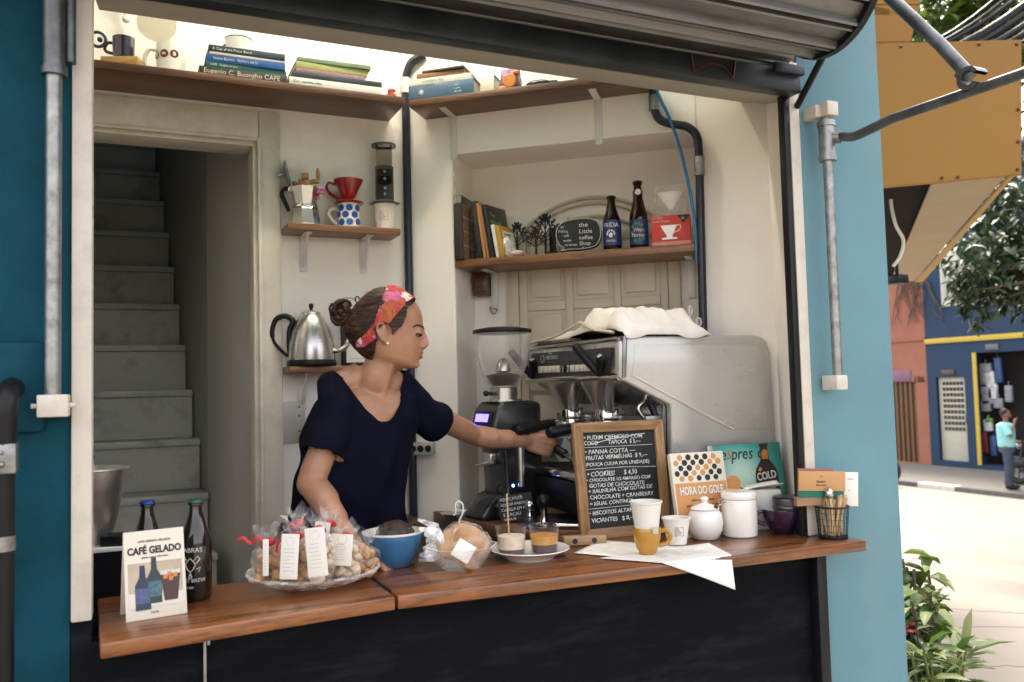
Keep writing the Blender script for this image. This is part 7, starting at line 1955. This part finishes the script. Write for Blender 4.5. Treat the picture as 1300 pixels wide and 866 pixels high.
# left hand: back of the hand towards the street, fingers curled round the portafilter handle
dL = (PB(696, 563, .45)-LW_).normalized(); upv = V((0, 0, 1)); sdv = dL.cross(upv).normalized()   # sdv: towards the street
wr_ = LW_
def hand(wr, fwd, side, up, curl, thumb_dir, spread=.0):
    """fwd along the hand, side out of the back of the hand, up towards the index finger"""
    for k, h_ in enumerate((.027, .010, -.008, -.025)):
        kn = wr+fwd*(.078-.004*abs(k-1))+up*h_+side*.004
        sk.tube([wr+up*h_*.55, wr+fwd*.04+up*h_*.9+side*.004, kn], [.0155, .0135, .0108], 12)
        l = (.043, .048, .044, .035)[k]; p0 = kn; d = fwd.copy(); rr = .0092
        pts = [p0]; rs = [.0102]
        for j, (f_l, an) in enumerate(((1., curl[0]), (.62, curl[1]), (.5, curl[2]))):
            ax = up
            d = M.Rotation(an, 4, ax) @ d; p0 = p0+d*l*f_l+up*spread*(1.5-k)*.004; pts.append(p0); rs.append(rr-.0009*(j+1))
        sk.tube(pts, rs, 12); sk.ball(pts[-1], rs[-1], 2)
        for q_, r_2 in zip(pts[1:-1], rs[1:-1]): sk.ball(q_, r_2*1.05, 2)
    tp = [wr+up*.016+fwd*.015, wr+up*.034+fwd*.042-side*.012, wr+up*.034+fwd*.070-side*.030+thumb_dir*.0, wr+up*.022+fwd*.088-side*.040+thumb_dir*.01]
    sk.tube(tp, [.0155, .0135, .0105, .0088], 12); sk.ball(tp[-1], .0088, 2)
fw_l = (dL+V((0, 0, -.12))).normalized(); up_l = (upv-fw_l*upv.dot(fw_l)).normalized(); sd_l = fw_l.cross(up_l).normalized()
hand(LW_, fw_l, sd_l, up_l, (.95, 1.15, .7), fw_l)
fw_r = (RH-RW).normalized(); fw_r = (fw_r*.8+E1*.5+E2*.1+V((0, 0, .0))).normalized()
up_r = (E2-fw_r*E2.dot(fw_r)).normalized(); sd_r = fw_r.cross(up_r); sd_r = sd_r if sd_r.z > 0 else -sd_r
hand(RW, fw_r, sd_r, up_r, (.25, .3, .2) if M.Rotation(.3, 4, up_r) @ fw_r @ V((0, 0, 1)) < fw_r.z else (-.25, -.3, -.2), fw_r)
# legs (hidden by the counter)
for s in (1, -1):
    hpnt = TC(770, -6, .03)+WD*.085*s
    kn = V((hpnt.x, hpnt.y, .50))+WD*.01*s; an = V((hpnt.x, hpnt.y, .07))+WD*.02*s
    sk.tube([hpnt, kn, an], [.085, .055, .038], 16); sk.tube([an+V((0, 0, -.03)), an+FD*.15+V((0, 0, -.045))], [.036, .026], 12)
bm_skin = baked(sk, .0042, 3, .5)
m_skin = P('barista_skin', (.43, .228, .138), .42, var=.10, scale=22, sss=.08, bump=.25, bscale=190, rvar=.1, stain=(.31, .115, .065), stain_amt=.4, stain_scale=17)
body = finish(bm_skin, 'body', m_skin, person)
# --- face details that differ in colour
g = MB()
for s in (1, -1): g.tube([hp(524.5, 418.2, .0500*s), hp(529.0, 415.4, .0470*s), hp(533.4, 415.2, .0385*s), hp(536.6, 416.8, .0250*s), hp(538.2, 418.4, .0140*s)], [.0012, .0028, .0034, .0034, .0018], 8, flat=.7)
g.build('eyebrow', P('dark_brow_hair', (.02, .011, .007), .7), person, mtx=TL)
g = MB()
for s in (1, -1): g.ball(hp(531.4, 426.2, .0292*s), (.0112, .0108, .0080), 3)
ey = g.build('eye', P('eye_white', (.30, .25, .22), .2), person, mtx=TL)
g = MB()
for s in (1, -1): g.ball(hp(533.0, 426.9, .0322*s), (.0068, .0080, .0056), 3)
g.build('iris', P('dark_iris', (.018, .01, .008), .15), ey, mtx=TL)
g = MB()
for s in (1, -1):
    g.tube([hp(526.6, 426.6, .0405*s), hp(530.6, 425.9, .0425*s), hp(534.2, 426.3, .0375*s), hp(536.4, 428.2, .0300*s)], [.0012, .0026, .0028, .0014], 8, flat=.6)
    g.tube([hp(527.5, 427.4, .0405*s), hp(531.4, 429.4, .0410*s), hp(535.4, 428.6, .0300*s)], [.0006, .0011, .0007], 6)
g.build('eyelashes', P('dark_brow_hair', (.02, .011, .007), .7), person, mtx=TL)
g = MB()
g.tube([hp(529.4, 450.6, -.0212), hp(533.6, 449.4, -.009), hp(534.6, 449.2, 0), hp(533.6, 449.4, .009), hp(529.4, 450.6, .0212)], [.0016, .0040, .0046, .0040, .0016], 10)
g.tube([hp(529.2, 451.8, -.0205), hp(532.7, 454.0, -.009), hp(533.7, 454.4, 0), hp(532.7, 454.0, .009), hp(529.2, 451.8, .0205)], [.0016, .0042, .0050, .0042, .0016], 10)
g.build('lips', P('rosy_lip_skin', (.34, .11, .085), .4, var=.05), person, mtx=TL)
MB().ball(hp(494.6, 438.0, -.0815), .0042, 3).build('earring', P('pearl', (.8, .76, .7), .15, coat=.5), person, mtx=TL)

# --- hair: shell over the skull, bun, headband
HL = [(360, 548), (374, 530), (381, 527.5), (388, 526), (394, 520), (402, 518.5), (410, 516.5), (417, 513), (422, 507.5), (427, 502.5), (431, 498.5), (433, 483), (440, 480), (450, 478), (460, 473), (464, 468)]
def shell(pred, off, name, mat, ny=120, na=200, grooves=0., puff=0., py0=466., thick=.003, py1=368.):
    b = bmesh.new(); rows = []
    for i in range(ny+1):
        py = py0+(py1-py0)*i/ny; row = []
        for k in range(na):
            a = 2*PI*k/na
            back = max(0, -math.cos(a))
            low = math.exp(-((py-418)/18)**2)
            fr = math.sin(a)
            gr = 0
            if grooves:
                ph = (py*.36+22*math.cos(a)) ; gr = grooves*(math.sin(ph*2.3+3*fr)+.6*math.sin(ph*5.1+1.7)+.4*math.sin(ph*9.7+fr*7))
            o = off+gr+puff*back*low+puff*.35*low*abs(fr)
            p = hsurf(py, a, o, .0, .0)
            top = max(0, (381-py)/14); p = p+V((0, 0, (off+gr)*min(1, top)**2*1.0))
            row.append(b.verts.new(p))
        rows.append(row)
    inv = lambda p: (490+(p-HC).dot(HX)*sH, 425-(p-HC).z*sH)
    for i in range(ny):
        for k in range(na):
            q = (rows[i][k], rows[i][(k+1) % na], rows[i+1][(k+1) % na], rows[i+1][k])
            c = (q[0].co+q[1].co+q[2].co+q[3].co)/4; px, py = inv(c)
            if pred(px, py): b.faces.new(q)
    b.faces.new(rows[-1]) if pred(490, 367) else None
    bmesh.ops.delete(b, geom=[v for v in b.verts if not v.link_faces], context='VERTS')
    bmesh.ops.recalc_face_normals(b, faces=b.faces)
    for _ in range(3): bmesh.ops.smooth_vert(b, verts=[v for v in b.verts if v.is_boundary], factor=.5, use_axis_x=True, use_axis_y=True, use_axis_z=True)
    mb = MB(); mb._add(b)
    return mb.build(name, mat, person, mtx=TL, angle=80, thick=thick)
def hairmat():
    mt, nt, bs = nodes('brown_hair'); L = nt.links.new
    tc = N(nt, 'ShaderNodeTexCoord'); mp = N(nt, 'ShaderNodeMapping'); mp.inputs['Rotation'].default_value = (0, .5, YAW); mp.inputs['Scale'].default_value = (12, 60, 190)
    L(tc.outputs['Object'], mp.inputs[0]); no = N(nt, 'ShaderNodeTexNoise', Scale=1., Detail=5.); L(mp.outputs[0], no.inputs['Vector'])
    L(ramp(nt, no.outputs['Fac'], [(.3, (.008, .0045, .003)), (.52, (.034, .017, .009)), (.72, (.13, .066, .033))]), bs.inputs['Base Color'])
    bs.inputs['Roughness'].default_value = .55; bs.inputs['Specular IOR Level'].default_value = .3
    bp = N(nt, 'ShaderNodeBump', Strength=.5, Distance=.002); L(no.outputs['Fac'], bp.inputs['Height']); L(bp.outputs[0], bs.inputs['Normal'])
    return mt
m_hair = hairmat()
ear = lambda px, py: ((px-490.5)/9.6)**2+((py-426)/13.6)**2 < 1
hair = shell(lambda px, py: px < lerp_tab(HL, py) and not ear(px, py), .0062, 'hair', m_hair, grooves=.0006, puff=.011)
BB = [(367, 493.5), (378, 490.5), (390, 486.5), (402, 482.5), (414, 478.5), (425, 468.5), (435, 455)]
BF = [(367, 545), (381, 526.5), (386, 521), (398, 511), (413, 499), (424, 489), (433, 480), (442, 466)]
def fm():
    mt, nt, bs = nodes('floral_fabric'); L = nt.links.new
    tc = N(nt, 'ShaderNodeTexCoord'); vo = N(nt, 'ShaderNodeTexVoronoi', Scale=34.); no = N(nt, 'ShaderNodeTexNoise', Scale=60., Detail=3.)
    mx = N(nt, 'ShaderNodeMix', data_type='RGBA'); mx.inputs[0].default_value = .06
    L(tc.outputs['Object'], no.inputs['Vector']); L(tc.outputs['Object'], mx.inputs[6]); L(no.outputs['Color'], mx.inputs[7]); L(mx.outputs[2], vo.inputs['Vector'])
    sp = N(nt, 'ShaderNodeSeparateColor'); L(vo.outputs['Color'], sp.inputs[0])
    c = ramp(nt, sp.outputs[0], [(0, (.50, .025, .04)), (.30, (.50, .05, .05)), (.301, (.62, .10, .26)), (.52, (.55, .16, .32)), (.521, (.72, .66, .58)), (.66, (.70, .62, .55)), (.661, (.02, .03, .05)), (.76, (.03, .06, .05)), (.761, (.55, .20, .03)), (.9, (.5, .1, .05))])
    m2 = N(nt, 'ShaderNodeMix', data_type='RGBA', blend_type='MULTIPLY'); m2.inputs[0].default_value = .35; L(c, m2.inputs[6]); L(ramp(nt, no.outputs['Fac'], [(.35, (.4, .4, .4)), (.6, (1, 1, 1))]), m2.inputs[7])
    L(m2.outputs[2], bs.inputs['Base Color']); bs.inputs['Roughness'].default_value = .75
    return mt
hb = shell(lambda px, py: lerp_tab(BB, py) < px < lerp_tab(BF, py) and py < 442 and not ear(px, py), .0135, 'headband', fm(), ny=150, na=260, puff=.006, thick=.002)
bn = MB(); BC = hp(434.5, 396, .0)
rr_ = random.Random(4)
for k in range(11):
    a0 = rr_.uniform(0, 6.28); R1 = rr_.uniform(.014, .024); tilt = rr_.uniform(-.9, .9); off = V((rr_.uniform(-.006, .006), rr_.uniform(-.010, .010), rr_.uniform(-.007, .007)))
    pts = []
    for i in range(17):
        a = a0+i/16*rr_.uniform(4.4, 5.2)*1.0
        pts.append(BC+off+HX*(R1*math.cos(a)*.95)+V((0, 0, R1*math.sin(a)*1.15))+HY*(.016*math.sin(a+tilt*2)+.004*tilt))
    bn.tube(pts, [.0035]+[.0068]*15+[.003], 8)
bn.ball(BC, (.017, .017, .018), 3); bn.tube([BC+HX*.008, hp(449, 402)], [.014, .02], 12)
bn.tube(spline([hp(455, 386), hp(452, 379), hp(455, 375.5), hp(458, 379)], 4), .0018, 6)
bn.tube(spline([hp(424, 384, -.01), hp(420.5, 391, -.012), hp(423, 402, -.008)], 4), .003, 6)
lh = MB()
for k in range(26):
    py = rr_.uniform(371, 440); a = rr_.uniform(1.2, 3.1)
    p0 = hsurf(py, a, .012); p1 = p0+(p0-HC).normalized()*rr_.uniform(.003, .010)+HX*rr_.uniform(-.02, .004); p2 = p1+HX*rr_.uniform(-.02, 0)+V((0, 0, rr_.uniform(-.012, .006)))
    lh.tube(spline([p0, p1, p2], 4), .0006, 4)
bn.build('bun', m_hair, hair, mtx=TL, angle=80)
kind(lh.build('loose_hairs', m_hair, hair, mtx=TL), 'stuff')

# --- t-shirt
m_tee = P('navy_cotton', (.0042, .0055, .0145), .9, spec=.1, var=.3, scale=14, bump=.35, bscale=26)
ts = MB()
fold = lambda p: .0
secs2 = [(TC(745, -8, .03), 0.1722, 0.1295, WD), (TC(700, -8, .03), 0.1669, 0.1258, WD), (TC(650, -5, .02), 0.1564, 0.1185, WD), (TC(600, 0, .012), 0.1529, 0.1185, WD), (TC(560, 3, .01), 0.1546, 0.1148, WD), (TC(530, 5, .012), 0.1564, 0.1021, WD), (TC(508, 6, .02), 0.1406, 0.0839, WD), (TC(496, 6, .02), 0.0966, 0.0638, WD)]
ell_loft(ts, secs2)
for s in (1, -1):
    ts.tube([PB(470, 479, .02)+WD*.03*s, PB(466, 491, .02)+WD*.10*s, (RS if s < 0 else LS)+V((0, 0, .018))], [.047, .047, .048], 16)
for q_ in (RS, LS): ts.ball(q_+V((0, 0, .012)), (.0495, .0495, .0495), 3)
SE_R = PB(409, 578, -.128); SE_L = PB(556, 536, .215)
ts.tube([RS+V((0, 0, .008)), RS.lerp(SE_R, .5), SE_R], [.048, .054, .060], 24)
ts.tube([LS+V((0, 0, .006)), LS.lerp(SE_L, .55), SE_L], [.047, .052, .058], 24)
me = baked(ts, .0065, 4, .5)
b = bmesh.new(); b.from_mesh(me)
# wrinkles pulled from the armpits and hanging down the side
b.normal_update()
for v in b.verts:
    p = v.co; q = p-mid; u_, w_, h_ = q.dot(WD), q.dot(FD), q.z
    amp = .0085*min(1, max(0, (-h_-.02)/.12))
    d = amp*(math.sin(26*u_+9*h_+3*math.sin(5*h_))+.5*math.sin(61*u_-22*h_)+.4*math.sin(38*h_+21*u_))
    d += .005*math.sin(70*(h_+.6*u_))*math.exp(-((u_-.14)/.06)**2-((h_+.03)/.09)**2)
    d += .005*math.sin(60*(h_-.5*u_))*math.exp(-((u_+.15)/.07)**2-((h_+.08)/.09)**2)
    v.co = p+v.normal*d
# neckline, sleeve openings and hem
b.normal_update()
n0, n1, n2 = PB(436, 482, -.045), PB(505, 490, .10), PB(497, 534, -.10)
nn = (n1-n0).cross(n2-n0).normalized(); nn = nn if nn.z > 0 else -nn
ncen = PB(470, 490, .01)
zb_n, zt_n = PB(497, 535, -.10).z, PB(434, 481, -.03).z
ncen = PB(467, 490, .012)
def cut(p, n):
    q = p-ncen; u_, w_ = q.dot(WD), q.dot(FD)
    k = min(1.6, abs(u_)/.090)
    zl = zb_n+(zt_n-zb_n)*k**1.8 if w_ > .02 else zt_n-.030+.030*k**2
    if abs(u_) < .15 and w_ > -.11 and p.z > zl and (abs(u_) < .098 or p.z > zt_n+.02): return True
    for S0, S1, rr in ((RS, SE_R, .10), (LS, SE_L, .09)):
        d = (S1-S0).normalized(); t_ = (p-S1).dot(d)
        if t_ > -.012 and ((p-S1)-d*t_).length < rr and n.dot(d) > .6: return True
    return p.z < TC(735, 0, 0).z
bmesh.ops.delete(b, geom=[f for f in b.faces if cut(f.calc_center_median(), f.normal)], context='FACES')
bmesh.ops.delete(b, geom=[v for v in b.verts if not v.link_faces], context='VERTS')
for _ in range(14): bmesh.ops.smooth_vert(b, verts=[v for v in b.verts if v.is_boundary], factor=.5, use_axis_x=True, use_axis_y=True, use_axis_z=True)
hem_edges = [(e.verts[0].co.copy(), e.verts[1].co.copy()) for e in b.edges if e.is_boundary]
b.to_mesh(me); b.free()
tee = finish(me, 't_shirt', m_tee, person)
md = tee.modifiers.new('thickness', 'SOLIDIFY'); md.thickness = .003; md.offset = 1
key = lambda p: tuple(round(c, 5) for c in p)
adj = {}
for p, q in hem_edges: adj.setdefault(key(p), []).append(q); adj.setdefault(key(q), []).append(p)
left = set(adj)
while left:                                                                     # one stitched hem for each opening
    k0 = left.pop(); todo = [k0]; comp = {k0}
    while todo:
        for q in adj[todo.pop()]:
            if key(q) not in comp: comp.add(key(q)); todo.append(key(q))
    left -= comp
    if len(comp) < 20: continue
    hm = MB()
    for p, q in hem_edges:
        if key(p) in comp: hm.tube([p, q], .0026, 6)
    hm.build('hem', m_tee, tee, mtx=TL)
# --- trousers and shoes
tr_ = MB(); ell_loft(tr_, [(TC(770, -6, .03)+V((0, 0, -.03)), .172, .125, WD), (TC(728, -7, .03), .166, .118, WD)])
for s in (1, -1):
    hpnt = TC(770, -6, .03)+WD*.085*s
    tr_.tube([hpnt, V((hpnt.x, hpnt.y, .50))+WD*.01*s, V((hpnt.x, hpnt.y, .10))+WD*.02*s], [.098, .075, .06], 18)
finish(baked(tr_, .012, 2), 'jeans', P('dark_jeans', (.02, .028, .05), .85, var=.2), person)
sh_ = MB()
for s in (1, -1):
    an = V((TC(770, -6, .03).x, TC(770, -6, .03).y, .0))+WD*.105*s
    sh_.tube([an+V((0, 0, .045))-FD*.03, an+FD*.10+V((0, 0, .04)), an+FD*.20+V((0, 0, .03))], [.05, .05, .034], 14, flat=1.)
finish(baked(sh_, .01, 2), 'shoes', m_black, person)
# the portafilter she holds
hc_ = LW_+fw_l*.088-sd_l*.020
pt = thing('portafilter', 'portafilter with a black handle held in the barista\'s reaching hand', 'portafilter', hc_)
T_ = M.Translation(-hc_)
h1 = PB(729, 585, .38)
ax = (h1-hc_).normalized()
MB().tube([hc_-ax*.045, hc_-ax*.03, hc_+ax*.03, hc_+ax*.062, hc_+ax*.068], [.010, .0150, .0135, .0155, .012], 18, mtx=T_).build('handle', m_black, pt)
b = MB().tube([hc_+ax*.066, hc_+ax*.13], [.008, .008], 12, mtx=T_); b.lathe([(0, -.02), (.024, -.02), (.033, -.008), (.034, .014), (.036, .016), (.036, .021), (.032, .021), (.03, -.004), (0, -.004)], 32, mtx=T_ @ M.Translation(hc_+ax*.155)); b.build('basket', m_chrome, pt)

# ------------------------------------------------------------------ daylight
wd = bpy.data.worlds.new('World'); SC.world = wd; wd.use_nodes = True
nt = wd.node_tree; bg = nt.nodes['Background']
sk = nt.nodes.new('ShaderNodeTexSky'); sk.sky_type = 'NISHITA'; sk.sun_disc = False
EL, AZ = rad(60), rad(38)
sk.sun_elevation = EL; sk.sun_rotation = AZ; sk.air_density = 1.2; sk.dust_density = 3.5
hs = nt.nodes.new('ShaderNodeHueSaturation'); hs.inputs['Saturation'].default_value = .45
nt.links.new(sk.outputs[0], hs.inputs['Color']); tn = nt.nodes.new('ShaderNodeMix'); tn.data_type = 'RGBA'; tn.blend_type = 'MULTIPLY'; tn.inputs[0].default_value = 1; tn.inputs[7].default_value = (1, .915, .865, 1)
nt.links.new(hs.outputs[0], tn.inputs[6]); nt.links.new(tn.outputs[2], bg.inputs['Color'])
bg.inputs['Strength'].default_value = .15
sd = bpy.data.lights.new('sun', 'SUN'); sd.energy = 1.4; sd.angle = rad(16); sd.color = (1, .93, .82)
so_ = bpy.data.objects.new('sun', sd); COL.objects.link(so_)
d = V((math.sin(AZ)*math.cos(EL), math.cos(AZ)*math.cos(EL), math.sin(EL)))
so_.rotation_euler = d.to_track_quat('Z', 'Y').to_euler(); so_.location = d*30
vs = SC.view_settings
vs.view_transform = 'Standard'; vs.look = 'None'; vs.gamma = 1.0; vs.use_curve_mapping = False
vs.exposure = 2.35
SC.cycles.use_denoising = True
SC.cycles.max_bounces = 8; SC.cycles.transparent_max_bounces = 16; SC.cycles.transmission_bounces = 8
SC.cycles.caustics_reflective = False; SC.cycles.caustics_refractive = False
SC.cycles.sample_clamp_indirect = 6
